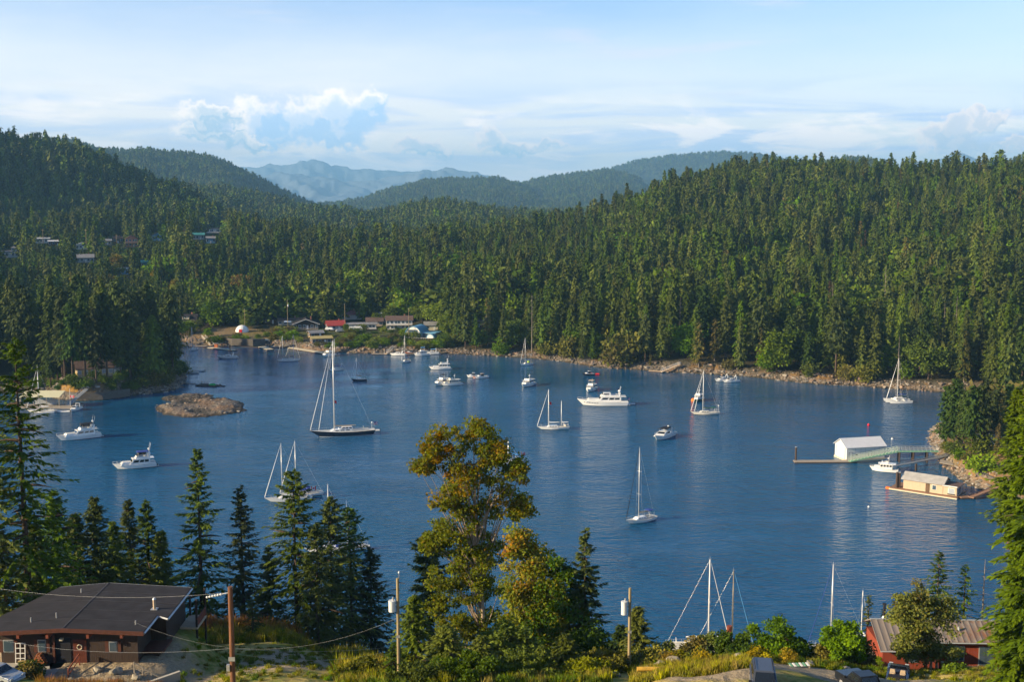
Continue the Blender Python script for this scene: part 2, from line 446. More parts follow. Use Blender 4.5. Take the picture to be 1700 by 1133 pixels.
PADS = []   # level building plots: (x, y, radius, z)
def height(x, y):
    x = np.asarray(x, dtype=float); y = np.asarray(y, dtype=float)
    r = np.hypot(x, y); a = np.arctan2(x, y)
    s = sdf(SHORE, x, y)
    wob = fbm(x / 9.0, y / 9.0, 3, 5) * 1.3
    s2 = s + wob
    u = 850 + np.tan(a) * F * 1.0
    left = smst((a - az_of(330)) / (az_of(250) - az_of(330))) * (r < 560)
    village = smst((a - az_of(310)) / (az_of(350) - az_of(310))) * smst((az_of(745) - a) / (az_of(745) - az_of(715))) * (r > 540)
    village = np.clip(village, 0, 1)
    prom = (r < 420) * (r > 200) * (a > az_of(1500))
    top = 8 + 14 * smst((s - 30) / 140)
    top = np.where(left > 0, 8.0, top)
    top = top * (1 - village) + village * (4.6 + 6.0 * smst((s - 65) / 90))
    slope = np.where(left > 0, 0.40, np.where(village > 0.5, 0.42, 0.22))
    slope = np.where(prom, 0.33, slope)
    top = np.where(prom, 8.0 + 9 * smst((s - 14) / 60), top)
    bank = np.minimum(2.0 * (1 - np.exp(-np.maximum(s2, 0) / 2.0)) + slope * np.maximum(s2 - 1, 0), 1e9)
    z = top * (1 - np.exp(-bank / np.maximum(top, 0.1)))
    under = -np.minimum(np.maximum(-s2, 0) * 0.45, 8)
    rocks = fbm(x / 2.2, y / 2.2, 4, 9)
    near_shore = np.exp(-np.maximum(s2, 0) / 6.0) * (s2 > -3)
    z = np.where(s2 > 0, z + np.abs(rocks) * 1.6 * near_shore, under)
    hh = hill_heights(x, y)
    blend = smst((s - 12) / 60)
    z = np.where((s2 > 0) & (r > 300), np.maximum(z, z * (1 - blend) + blend * np.maximum(hh + 0.0, z)), z)
    # islet
    si = sdf(ISLET, x, y) + fbm(x / 5, y / 5, 2, 21) * 1.2
    zi = np.where(si < 0, np.minimum(-si * 0.22, 0.7 + fbm(x / 8, y / 8, 2, 4) * 1.5) + np.abs(fbm(x / 3.0, y / 2.2, 4, 31)) * 1.0 - 0.1, -8 + 0 * si)
    z = np.maximum(z, np.where(si < 0, zi, -np.minimum(si * 0.3, 8)))
    # unseen knoll added beyond the left edge to throw shade on the headland
    kn = 100 * np.exp(-(((x + 475) / 90) ** 2 + ((y - 365) / 85) ** 2)); z = np.where(kn > 6, np.maximum(z, kn), z)
    # near hillside
    zn = near_height(x, y, s)
    near_mask = r < 188
    zn = zn + np.where(zn > 0.5, fbm(x / 7, y / 7, 3, 77) * 0.5, 0)
    z = np.where(near_mask, np.maximum(zn, np.where(s2 > 0, np.minimum(z, 6), z)), z)
    z = z + np.where((z > 2) & (r > 250), fbm(x / 40, y / 40, 3, 3) * 2.0, 0) * (1 - village)
    for (px, py, pr, pz) in PADS:
        w = 1 - smst((np.hypot(x - px, y - py) - pr) / (pr * 0.6 + 1.5))
        z = z * (1 - w) + pz * w
    return z
def gz(x, y):
    return float(height(np.array([x]), np.array([y]))[0])

def build_ground():
    az = np.radians(np.concatenate([np.linspace(-75, -30, 70)[:-1], np.linspace(-30, 30, 760), np.linspace(30, 75, 70)[1:]]))
    rr = [6.0]
    while rr[-1] < 22800:
        r = rr[-1]
        rr.append(r + (max(0.6, r * 0.0075) if r < 1300 else r * 0.012))
    rr = np.array(rr)
    A, R = np.meshgrid(az, rr)
    X, Y = R * np.sin(A), R * np.cos(A)
    Zz = height(X, Y)
    nR, nA = A.shape
    idx = np.arange(nR * nA).reshape(nR, nA)
    q = np.stack([idx[:-1, :-1], idx[:-1, 1:], idx[1:, 1:], idx[1:, :-1]], -1).reshape(-1, 4)
    s = sdf(SHORE, X, Y); si = sdf(ISLET, X, Y)
    rock = np.exp(-np.maximum(s, 0) / 5.0) * (R > 188) + (si < 2) * 1.0
    rock = np.clip(rock + 0, 0, 1)
    grass = (R < 190) * 1.0
    me = np_mesh('ground', np.stack([X, Y, Zz], -1).reshape(-1, 3), q, [ground_mat()],
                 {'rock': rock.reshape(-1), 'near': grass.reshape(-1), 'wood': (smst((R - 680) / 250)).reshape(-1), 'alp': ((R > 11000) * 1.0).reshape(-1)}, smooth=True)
    o = bpy.data.objects.new('ground', me); COL.objects.link(o)
    o['kind'] = 'structure'
    return o

def ground_mat():
    m = bpy.data.materials.new('ground'); m.use_nodes = True
    N = NT(m.node_tree); b = N.n['Principled BSDF']
    g = N.new('ShaderNodeNewGeometry'); P = g.outputs['Position']
    def attr(n):
        return N.new('ShaderNodeAttribute', attribute_name=n).outputs['Fac']
    n1, _ = N.noise(P, 0.12, 5, 0.6)
    n2, _ = N.noise(P, 1.3, 6, 0.65)
    n3, _ = N.noise(P, 0.045, 4, 0.55)
    n4, _ = N.noise(P, 6.0, 4, 0.7)
    # forest floor
    floor = N.mix(N.ramp(n2, (0.3, 0.0), (0.7, 1.0)), (0.018, 0.022, 0.009), (0.060, 0.052, 0.022))
    # rock: granite grey, orange-brown stains, dark wet band at the water
    vor = N.new('ShaderNodeTexVoronoi', feature='F1'); N.put(vor.inputs['Vector'], P); vor.inputs['Scale'].default_value = 0.85
    rk = N.ramp(N.math('MULTIPLY_ADD', vor.outputs['Distance'], -0.5, N.math('ADD', n2, 0.35)), (0.25, (0.02, 0.018, 0.015)), (0.5, (0.11, 0.095, 0.08)), (0.78, (0.26, 0.22, 0.175)))
    rk = N.mix(N.math('MULTIPLY', N.ramp(n1, (0.45, 0.0), (0.62, 1.0)), 0.4), rk, (0.33, 0.175, 0.075))
    sep = N.new('ShaderNodeSeparateXYZ'); N.put(sep.inputs[0], P)
    wet = N.smooth(N.math('MULTIPLY_ADD', n2, 0.5, sep.outputs[2]), 0.95, 0.45)
    rk = N.mix(N.math('MULTIPLY', wet, 0.8), rk, (0.035, 0.032, 0.026))
    # near meadow: dry grass, green patches, gravel
    gr = N.mix(N.ramp(n2, (0.3, 0.0), (0.68, 1.0)), (0.28, 0.21, 0.06), (0.55, 0.43, 0.15))
    gr = N.mix(N.math('MULTIPLY', N.ramp(N.math('ADD', n1, N.math('MULTIPLY', N.math('SUBTRACT', n2, 0.5), 0.5)), (0.46, 0.0), (0.56, 1.0)), 0.85), gr, (0.12, 0.17, 0.028))
    gravel = N.mix(N.ramp(n4, (0.3, 0.0), (0.7, 1.0)), (0.24, 0.185, 0.12), (0.46, 0.37, 0.25))
    def spot(u, v, z, ru, rv):   # soft ellipse of bare gravel on the ground
        c = W(u, v, z)
        d = N.vmath('SUBTRACT', P, tuple(c)); d = N.vmath('MULTIPLY', d, (1 / ru, 1 / rv, 0))
        l = N.math('ADD', N.vmath('LENGTH', d), N.math('MULTIPLY', N.math('SUBTRACT', n1, 0.5), 1.1))
        l = N.math('ADD', l, N.math('MULTIPLY', N.math('SUBTRACT', n2, 0.5), 0.5))
        return N.smooth(l, 1.1, 0.75)
    gs = None
    for a_ in [(120, 1120, 32, 13, 7), (470, 1085, 31, 5.5, 9), (1200, 1133, 39, 4, 2.5), (1400, 1128, 36, 9, 6), (1560, 1120, 29, 6, 7), (1660, 1125, 30, 7, 6)]:
        g1 = spot(*a_)
        gs = g1 if gs is None else N.math('MAXIMUM', gs, g1)
    gr = N.mix(gs, gr, gravel)
    c = N.mix(attr('near'), floor, gr)
    # village clearing: sandy ground
    def bare(u, v, z, ru, rv, col, c, k=0.9):
        p = W(u, v, z)
        d = N.vmath('SUBTRACT', P, tuple(p)); d = N.vmath('MULTIPLY', d, (1 / ru, 1 / rv, 0))
        l = N.math('ADD', N.vmath('LENGTH', d), N.math('MULTIPLY', N.math('SUBTRACT', n2, 0.5), 0.9))
        return N.mix(N.math('MULTIPLY', N.smooth(l, 1.1, 0.7), k), c, col)
    c = bare(380, 549, 5, 22, 18, (0.24, 0.17, 0.09), c)
    c = bare(440, 552, 5, 20, 16, (0.20, 0.15, 0.05), c)
    c = bare(600, 552, 5, 60, 10, (0.10, 0.11, 0.03), c, 0.8)
    c = bare(420, 576, 1.0, 30, 10, (0.14, 0.13, 0.04), c)
    c = bare(1620, 745, 6, 16, 20, (0.20, 0.17, 0.045), c)
    c = bare(1650, 762, 6, 11, 13, (0.36, 0.20, 0.08), c)
    c = bare(185, 640, 4, 16, 7, (0.10, 0.085, 0.035), c)
    c = bare(1035, 590, 8, 16, 14, (0.22, 0.13, 0.06), c, 0.8)
    c = N.mix(attr('rock'), c, rk)
    dry = N.math('MULTIPLY', N.ramp(n1, (0.5, 0.0), (0.58, 1.0)), N.smooth(sep.outputs[2], 1.6, 2.6))
    c2 = N.mix(N.math('MULTIPLY', dry, attr('rock')), c, (0.30, 0.17, 0.05))
    # far hillsides under the trees
    wd = N.mix(N.ramp(n3, (0.4, 0.0), (0.6, 1.0)), (0.022, 0.034, 0.012), (0.040, 0.050, 0.018))
    c = N.mix(attr('wood'), c2, wd)
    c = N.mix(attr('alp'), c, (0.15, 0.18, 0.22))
    N.put(b.inputs['Base Color'], c)
    b.inputs['Roughness'].default_value = 0.95
    b.inputs['Specular IOR Level'].default_value = 0.1
    bn = N.new('ShaderNodeBump'); bn.inputs['Strength'].default_value = 0.8; bn.inputs['Distance'].default_value = 0.4
    N.put(bn.inputs['Height'], N.math('ADD', n2, N.math('MULTIPLY', vor.outputs['Distance'], 0.6)))
    N.l.new(bn.outputs[0], b.inputs['Normal'])
    return m

def build_water():
    m = bpy.data.materials.new('water'); m.use_nodes = True
    N = NT(m.node_tree); b = N.n['Principled BSDF']
    g = N.new('ShaderNodeNewGeometry'); P = g.outputs['Position']
    big, _ = N.noise(N.mapping(P, (0.010, 0.018, 1)), 1.0, 4, 0.55)      # wind patches
    big2, _ = N.noise(N.mapping(P, (0.03, 0.06, 1), (5, 5, 0)), 1.0, 4, 0.6)
    w1, _ = N.noise(N.mapping(P, (0.9, 1.6, 1), (0, 0, 0), (0, 0, 0.35)), 1.0, 3, 0.6, 0.3)
    w2, _ = N.noise(N.mapping(P, (2.6, 4.6, 1), (0, 0, 0), (0, 0, -0.25)), 1.0, 3, 0.6)
    w3, _ = N.noise(N.mapping(P, (0.22, 0.55, 1), (0, 0, 0), (0, 0, 0.2)), 1.0, 2, 0.5)
    w4, _ = N.noise(N.mapping(P, (0.45, 1.1, 1), (4, 2, 0), (0, 0, -0.12)), 1.0, 2, 0.5)
    rip = N.math('MULTIPLY_ADD', N.ramp(N.math('MULTIPLY_ADD', big2, 0.4, N.math('MULTIPLY', big, 0.6)), (0.38, 0.0), (0.62, 1.0)), 0.95, 0.36)
    h = N.math('ADD', N.math('MULTIPLY', w1, 0.6), N.math('MULTIPLY', w2, 0.22))
    sy = N.new('ShaderNodeSeparateXYZ'); N.put(sy.inputs[0], P)
    rip = N.math('MULTIPLY', rip, N.math('MULTIPLY_ADD', N.smooth(N.math('MULTIPLY_ADD', big, 120, sy.outputs[1]), 430, 540), -0.72, 1.0))   # sheltered water by the far shore
    h = N.math('MULTIPLY', N.math('ADD', h, N.math('ADD', N.math('MULTIPLY', w3, 1.5), N.math('MULTIPLY', w4, 1.2))), rip)
    bn = N.new('ShaderNodeBump'); bn.inputs['Strength'].default_value = 1.0; bn.inputs['Distance'].default_value = 0.30
    N.put(bn.inputs['Height'], h)
    N.l.new(bn.outputs[0], b.inputs['Normal'])
    N.put(b.inputs['Base Color'], N.mix(N.ramp(big, (0.35, 0.0), (0.65, 1.0)), (0.004, 0.066, 0.160), (0.010, 0.094, 0.205)))
    b.inputs['Roughness'].default_value = 0.08
    b.inputs['IOR'].default_value = 1.333
    b.inputs['Specular IOR Level'].default_value = 0.5
    me = np_mesh('water', [(-900, 150, 0), (700, 150, 0), (700, 760, 0), (-900, 760, 0)], np.array([[0, 1, 2, 3]]), [m])
    o = bpy.data.objects.new('water', me); COL.objects.link(o); o['kind'] = 'structure'
    return o
# ------------------------------------------------------------------ tree meshes
def kites(p, d, n, L, Wd):
    """pointed four-cornered leaves: p base, d direction, n face normal (all (k,3)), L length, Wd width (k,)"""
    s = np.cross(d, n); s /= np.linalg.norm(s, axis=1, keepdims=True) + 1e-9
    L = L[:, None]; Wd = Wd[:, None]
    v = np.stack([p, p + d * L * 0.42 + s * Wd * 0.5, p + d * L, p + d * L * 0.42 - s * Wd * 0.5], 1).reshape(-1, 3)
    f = np.arange(len(p) * 4).reshape(-1, 4)
    return v, f

def tube(path, radii, seg=7):
    path = np.asarray(path, float); n = len(path)
    vs = []
    for i in range(n):
        t = path[min(i + 1, n - 1)] - path[max(i - 1, 0)]
        t = t / (np.linalg.norm(t) + 1e-9)
        up = np.array([0, 0, 1.0]) if abs(t[2]) < 0.9 else np.array([1.0, 0, 0])
        a = np.cross(t, up); a /= np.linalg.norm(a); b = np.cross(t, a)
        for k in range(seg):
            w = 2 * math.pi * k / seg
            vs.append(path[i] + radii[i] * (math.cos(w) * a + math.sin(w) * b))
    fs = []
    for i in range(n - 1):
        for k in range(seg):
            k2 = (k + 1) % seg
            fs.append((i * seg + k, i * seg + k2, (i + 1) * seg + k2, (i + 1) * seg + k))
    return np.array(vs), np.array(fs)

def join(parts):
    V, Fc, off = [], [], 0
    for v, f in parts:
        V.append(v); Fc.append(f + off); off += len(v)
    return np.concatenate(V), np.concatenate(Fc)

def conifer_mesh(name, seed, H, R, nb, ns, leaf, m, bare=0.12, droop=0.35, gap=0.15, power=0.8, core=0.0, onesided=0.0, wide=0.33, roundtop=0.0, dipm=-0.75):
    rg = np.random.default_rng(seed)
    t = bare + (1 - bare) * (np.arange(nb) + rg.random(nb)) / nb
    t = bare + (t - bare) ** 0.92 * (1 - bare) ** 0.08
    a = np.arange(nb) * 2.399963 + rg.normal(0, 0.5, nb)
    prof = np.clip((1 - t) / (1 - bare), 0, 1) ** power * 1.12
    low = np.clip((t - bare) / 0.12, 0, 1) * 0.4 + 0.6
    if roundtop:
        prof = np.minimum(prof, 1) * (1 - roundtop) + roundtop * np.sqrt(np.clip(1 - ((t - 0.55) / 0.47) ** 2, 0, 1))
    Lb = R * prof * low * rg.uniform(0.5, 1.15, nb)
    clump = 0.78 + 0.44 * vnoise(t * 9.0 + seed, a * 0.7, seed)          # whole boughs longer or shorter
    Lb = Lb * clump * (1 + onesided * np.cos(a - 1.0)) + 0.02 * R
    keep = rg.random(nb) > gap
    t, a, Lb = t[keep], a[keep], Lb[keep]
    nb = len(t)
    el = np.radians(22 * t ** 2 + 6 - 16 * (1 - t)) + rg.normal(0, 0.07, nb)
    s = np.tile((np.arange(ns) + 0.5) / ns, (nb, 1)) + rg.uniform(-0.5, 0.5, (nb, ns)) / ns
    s = np.clip(s, 0.04, 1)
    dh = np.stack([np.cos(a), np.sin(a)], 1)
    r = s * Lb[:, None]
    z = (t * H)[:, None] + np.tan(el)[:, None] * r - droop * (r ** 2) / (R + 1e-6) * 0.6
    side = np.where(rg.random((nb, ns)) > 0.5, 1, -1) * rg.uniform(0.25, 1.15, (nb, ns)) * (1 - 0.6 * s)
    ang = a[:, None] + side
    p = np.stack([dh[:, 0:1] * r, dh[:, 1:2] * r, z], -1).reshape(-1, 3)
    dip = rg.normal(dipm, 0.26, (nb, ns))
    d = np.stack([np.cos(ang) * np.cos(dip), np.sin(ang) * np.cos(dip), np.sin(dip)], -1).reshape(-1, 3)
    k = len(p)
    nrm = np.stack([rg.normal(0, 0.35, k), rg.normal(0, 0.35, k), np.ones(k)], 1)
    nrm /= np.linalg.norm(nrm, axis=1, keepdims=True)
    wd_ = (0.35 + 0.65 * np.sin(np.pi * np.clip(s, 0, 1) ** 0.8)).reshape(-1)
    L = leaf * rg.uniform(0.7, 1.35, k) * (0.55 + 0.45 * np.repeat(prof[keep] ** 0.5, ns)) * (0.6 + 0.5 * wd_)
    v, f = kites(p, d, nrm, L, L * wide * rg.uniform(0.8, 1.3, k))
    tint = np.repeat(np.clip(np.repeat(rg.normal(0.45, 0.16, nb), ns) + rg.normal(0, 0.11, k), 0, 1), 4)
    tip = np.zeros((k, 4)); tip[:, 2] = 1; tip[:, 1] = tip[:, 3] = 0.4
    tip = tip * np.clip(s.reshape(-1)[:, None] * 1.4 - 0.4, 0, 1)
    tip = tip.reshape(-1)
    fs = [f]
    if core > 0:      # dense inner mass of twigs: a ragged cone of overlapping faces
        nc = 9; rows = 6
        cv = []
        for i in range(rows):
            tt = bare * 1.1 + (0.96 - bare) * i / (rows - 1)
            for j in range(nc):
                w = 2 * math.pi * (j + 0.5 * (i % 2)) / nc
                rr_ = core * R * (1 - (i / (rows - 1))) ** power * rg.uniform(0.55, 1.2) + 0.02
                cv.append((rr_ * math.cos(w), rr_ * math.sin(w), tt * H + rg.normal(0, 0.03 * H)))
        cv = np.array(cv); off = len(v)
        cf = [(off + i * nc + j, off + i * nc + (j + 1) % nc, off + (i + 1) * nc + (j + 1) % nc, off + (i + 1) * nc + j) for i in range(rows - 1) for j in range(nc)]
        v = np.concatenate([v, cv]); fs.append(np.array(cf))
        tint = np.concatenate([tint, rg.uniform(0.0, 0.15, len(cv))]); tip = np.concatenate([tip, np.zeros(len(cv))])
    return np_mesh(name, v, fs, [m], {'tint': tint, 'tip': tip})

def trunk_mesh(name, H, r0, m, lean=0.0, seg=7, seed=0, top=0.97, forks=0, branches=0, blen=2.0):
    rg = np.random.default_rng(seed)
    n = 9
    zs = np.linspace(0, H * top, n)
    off = np.cumsum(rg.normal(0, lean, (n, 2)), 0); off[0] = 0
    path = np.stack([off[:, 0], off[:, 1], zs - 0.0], 1); path[0, 2] = -0.8
    rad = r0 * (1 - np.linspace(0, 1, n)) ** 0.85 + 0.02; rad[0] *= 1.25
    parts = [tube(path, rad, seg)]
    for i in range(branches):
        tt = rg.uniform(0.3, 0.98); z = tt * H * top; a = rg.uniform(0, 6.28)
        L = blen * (1.1 - tt) * rg.uniform(0.4, 1.3)
        p0 = np.array([np.interp(z, zs, off[:, 0]), np.interp(z, zs, off[:, 1]), z])
        d = np.array([math.cos(a), math.sin(a), rg.uniform(-0.2, 0.35)])
        parts.append(tube([p0, p0 + d * L * 0.5, p0 + d * L + np.array([0, 0, -0.1 * L])], [0.06 * blen / 2, 0.04 * blen / 2, 0.015], 4))
    v, f = join(parts)
    return np_mesh(name, v, f, [m], smooth=True)

def broadleaf(seed, H, crown_lo, RX, leaf, n_limb, n_leaf, flat=1.0, autumn=0.0, lobes=None, trunk_r=0.3, ragged=0.35):
    """returns (leaf verts, faces, tint, tip(autumn)), (wood verts, faces). Leaves gather in clumps at limb ends."""
    rg = np.random.default_rng(seed)
    wood = []
    tz = np.linspace(0, H * 0.72, 7)
    toff = np.cumsum(rg.normal(0, 0.012 * H, (7, 2)), 0); toff[0] = 0
    tpath = np.stack([toff[:, 0], toff[:, 1], tz], 1); tpath[0, 2] = -0.6
    wood.append(tube(tpath, trunk_r * (1 - np.linspace(0, 0.8, 7)) , 7))
    cl = []
    for i in range(n_limb):
        if lobes is not None:
            cx, cy_, cz, rx, rz = lobes[rg.integers(len(lobes))]
            q = rg.normal(0, 1, 3); q /= np.linalg.norm(q); q *= rg.random() ** 0.4
            e = np.array([cx + q[0] * rx, cy_ + q[1] * rx, cz + q[2] * rz])
        else:
            q = rg.normal(0, 1, 3); q /= np.linalg.norm(q); q *= rg.random() ** 0.35
            cz = (H + crown_lo) / 2; rz = (H - crown_lo) / 2
            e = np.array([q[0] * RX, q[1] * RX, cz + q[2] * rz * flat])
            e[:2] *= 1 + ragged * rg.normal(0, 0.5)
        zb = np.clip(e[2] * rg.uniform(0.45, 0.8), crown_lo * 0.5, H * 0.7)
        b0 = np.array([np.interp(zb, tz, toff[:, 0]), np.interp(zb, tz, toff[:, 1]), zb])
        mid = (b0 + e) / 2 + np.array([0, 0, 0.06 * H * rg.uniform(-0.4, 1)])
        if i % (2 if n_limb < 100 else 6) == 0:
            wood.append(tube([b0, mid, e], [trunk_r * 0.28, trunk_r * 0.16, trunk_r * 0.04], 5))
        cl.append(e)
    cl = np.array(cl)
    k = n_leaf
    ci = rg.integers(len(cl), size=k)
    cr = leaf * (rg.uniform(1.4, 3.2, len(cl)) if n_limb < 100 else rg.uniform(1.3, 3.6, len(cl)))
    q = rg.normal(0, 1, (k, 3)); q /= np.linalg.norm(q, axis=1, keepdims=True); q *= (rg.random((k, 1)) ** 0.5)
    p = cl[ci] + q * cr[ci][:, None] * np.array([1.15, 1.15, 0.75])
    d = q + rg.normal(0, 0.6, (k, 3)) + np.array([0, 0, -0.25]); d /= np.linalg.norm(d, axis=1, keepdims=True)
    n = q * 0.6 + rg.normal(0, 0.6, (k, 3)) + np.array([0, 0, 0.6]); n /= np.linalg.norm(n, axis=1, keepdims=True)
    L = leaf * rg.uniform(0.6, 1.3, k)
    v, f = kites(p, d, n, L, L * 0.8)
    base = rg.normal(0.5, 0.2, len(cl))
    tint = np.repeat(np.clip(base[ci] + rg.normal(0, 0.15, k), 0, 1), 4)
    au_c = np.clip(rg.normal(autumn, 0.25, len(cl)), 0, 1) if autumn > 0 else np.zeros(len(cl))
    if lobes is not None: au_c = au_c * np.clip((cl[:, 2] / H - 0.5) / 0.3, 0.1, 1) * 1.4
    tip = np.repeat(np.clip(au_c[ci] + rg.normal(0, 0.18 if autumn > 0 else 0, k), 0, 1), 4)
    return (v, f, tint, tip), join(wood)

# materials of plants
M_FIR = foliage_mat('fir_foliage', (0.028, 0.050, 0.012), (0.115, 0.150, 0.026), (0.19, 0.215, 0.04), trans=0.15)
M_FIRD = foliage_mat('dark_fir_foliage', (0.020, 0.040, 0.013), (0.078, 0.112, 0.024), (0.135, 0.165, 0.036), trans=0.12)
M_WOODS = foliage_mat('far_fir_foliage', (0.026, 0.050, 0.012), (0.115, 0.145, 0.022), (0.145, 0.170, 0.028), trans=0.0)
M_LEAF = foliage_mat('broad_foliage', (0.045, 0.085, 0.012), (0.15, 0.21, 0.030), (0.27, 0.14, 0.018), trans=0.3, tipamt=0.8)
M_BRIGHT = foliage_mat('bright_foliage', (0.070, 0.115, 0.014), (0.21, 0.28, 0.035), (0.26, 0.30, 0.05), trans=0.35)
M_OLIVE = foliage_mat('olive_foliage', (0.060, 0.065, 0.018), (0.17, 0.15, 0.04), (0.26, 0.17, 0.04), trans=0.2)
M_MAPLE = foliage_mat('maple_foliage', (0.10, 0.145, 0.014), (0.28, 0.34, 0.035), (0.48, 0.24, 0.02), trans=0.5, tipamt=1.0)
M_GRASS = foliage_mat('grass_foliage', (0.11, 0.13, 0.018), (0.36, 0.32, 0.055), (0.46, 0.30, 0.07), trans=0.3, tipamt=0.9)
M_CEDAR = foliage_mat('cedar_foliage', (0.040, 0.070, 0.010), (0.135, 0.175, 0.022), (0.22, 0.25, 0.032), trans=0.2)
M_RUSTF = foliage_mat('rusty_foliage', (0.075, 0.052, 0.025), (0.15, 0.10, 0.045), (0.16, 0.11, 0.045), trans=0.1)
M_BARK = mat('bark', (0.085, 0.058, 0.040), 0.95, var=0.45, scale=5, bump=0.6, stretch=(1, 1, 0.2))
M_PALEBARK = mat('pale_bark', (0.34, 0.25, 0.17), 0.9, var=0.3, scale=4, bump=0.4, stretch=(1, 1, 0.3))
M_REDBARK = mat('madrona_bark', (0.33, 0.115, 0.045), 0.7, var=0.35, scale=3, stretch=(1, 1, 0.3))
M_DEAD = mat('dead_wood', (0.21, 0.175, 0.145), 0.95, var=0.3, scale=4)

def child(name, me, parent, **kw):
    o = bpy.data.objects.new(name, me); COL.objects.link(o); o.parent = parent
    return o
def empty(name, loc, rz=0.0, sc_=1.0):
    o = bpy.data.objects.new(name, None); COL.objects.link(o)
    o.location = loc; o.rotation_euler = (0, 0, rz)
    o.scale = (sc_,) * 3 if not isinstance(sc_, tuple) else sc_
    o.empty_display_size = 0.2
    return o
# mesh pools (H = 1 scaled later): (crown, trunk)
POOL = {}
def mid_pool():
    for i in range(6):
        R = [5.4, 6.2, 4.8, 6.6, 5.2, 5.8][i]
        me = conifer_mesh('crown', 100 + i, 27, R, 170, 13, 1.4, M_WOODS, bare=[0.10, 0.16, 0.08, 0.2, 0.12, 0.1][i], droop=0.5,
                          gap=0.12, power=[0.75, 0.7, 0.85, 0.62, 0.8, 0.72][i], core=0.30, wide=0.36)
        POOL.setdefault('fir', []).append((me, trunk_mesh('trunk', 27, 0.36, M_BARK, seed=i, seg=6)))
    for i in range(4):
        me = conifer_mesh('crown', 130 + i, 27, [5.6, 6.6, 6.0, 5.0][i], 160, 13, 1.5, M_FIRD, bare=[0.22, 0.3, 0.18, 0.26][i], droop=0.45, gap=0.15, power=0.55, core=0.22, wide=0.36, roundtop=0.35)
        POOL.setdefault('dark', []).append((me, trunk_mesh('trunk', 27, 0.38, M_BARK, seed=40 + i, seg=6)))
    for i in range(3):
        me = conifer_mesh('crown', 150 + i, 20, [3.4, 3.8, 3.1][i], 90, 6, 1.6, M_OLIVE, bare=0.12, droop=0.8, gap=0.35, power=0.7, core=0.12, wide=0.3)
        POOL.setdefault('thin', []).append((me, trunk_mesh('trunk', 20, 0.25, M_DEAD, seed=50 + i, seg=5, branches=20)))
    for i in range(5):
        (v, f, ti, tp), (wv, wf) = broadleaf(200 + i, 13, 2.5, [5.0, 4.5, 5.5, 4.2, 6.0][i], 0.85, 46, 2600, autumn=0)
        POOL.setdefault('broad', []).append((np_mesh('crown', v, f, [M_BRIGHT], {'tint': ti, 'tip': tp}), np_mesh('trunk', wv, wf, [M_BARK], smooth=True)))
        POOL.setdefault('broad_leaf', []).append((np_mesh('crown', v, f, [M_LEAF], {'tint': ti, 'tip': tp}), np_mesh('trunk', wv, wf, [M_BARK], smooth=True)))
    for i in range(2):
        (v, f, ti, tp), (wv, wf) = broadleaf(230 + i, 12, 2.5, 4.6, 0.85, 40, 2200, autumn=0.55)
        POOL.setdefault('autumn', []).append((np_mesh('crown', v, f, [M_LEAF], {'tint': ti, 'tip': tp}), np_mesh('trunk', wv, wf, [M_BARK], smooth=True)))
    for i in range(3):
        (v, f, ti, tp), (wv, wf) = broadleaf(240 + i, 3.0, 0.1, [2.2, 2.8, 2.0][i], 0.5, 30, 900, autumn=0)
        for key, mm in (('bush', M_BRIGHT), ('olivebush', M_OLIVE), ('darkbush', M_LEAF)):
            POOL.setdefault(key, []).append((np_mesh('crown', v, f, [mm], {'tint': ti, 'tip': tp}), np_mesh('trunk', wv, wf, [M_BARK], smooth=True)))
    for i in range(3):
        POOL.setdefault('snag', []).append((None, trunk_mesh('trunk', 22, 0.22, M_DEAD, seed=60 + i, seg=5, branches=34, blen=2.6)))
mid_pool()
TREE_N = {}
def plant(kind, loc, H, name, label, cat='tree', group=None, rnd=random, natural=None, width=1.0, crown_mat=None):
    pool = POOL[kind]
    me, tr = pool[rnd.randrange(len(pool))]
    nat = natural or {'fir': 27, 'dark': 27, 'thin': 20, 'broad': 13, 'broad_leaf': 13, 'autumn': 12, 'bush': 3.0, 'olivebush': 3.0, 'darkbush': 3.0, 'snag': 22}[kind]
    s = H / nat
    w = s * width * rnd.uniform(0.9, 1.12)
    e = empty(name, loc, rnd.uniform(0, 6.28), (w, w, s))
    if me: child('crown', me, e)
    child('trunk', tr, e)
    tag(e, label, cat, group)
    return e

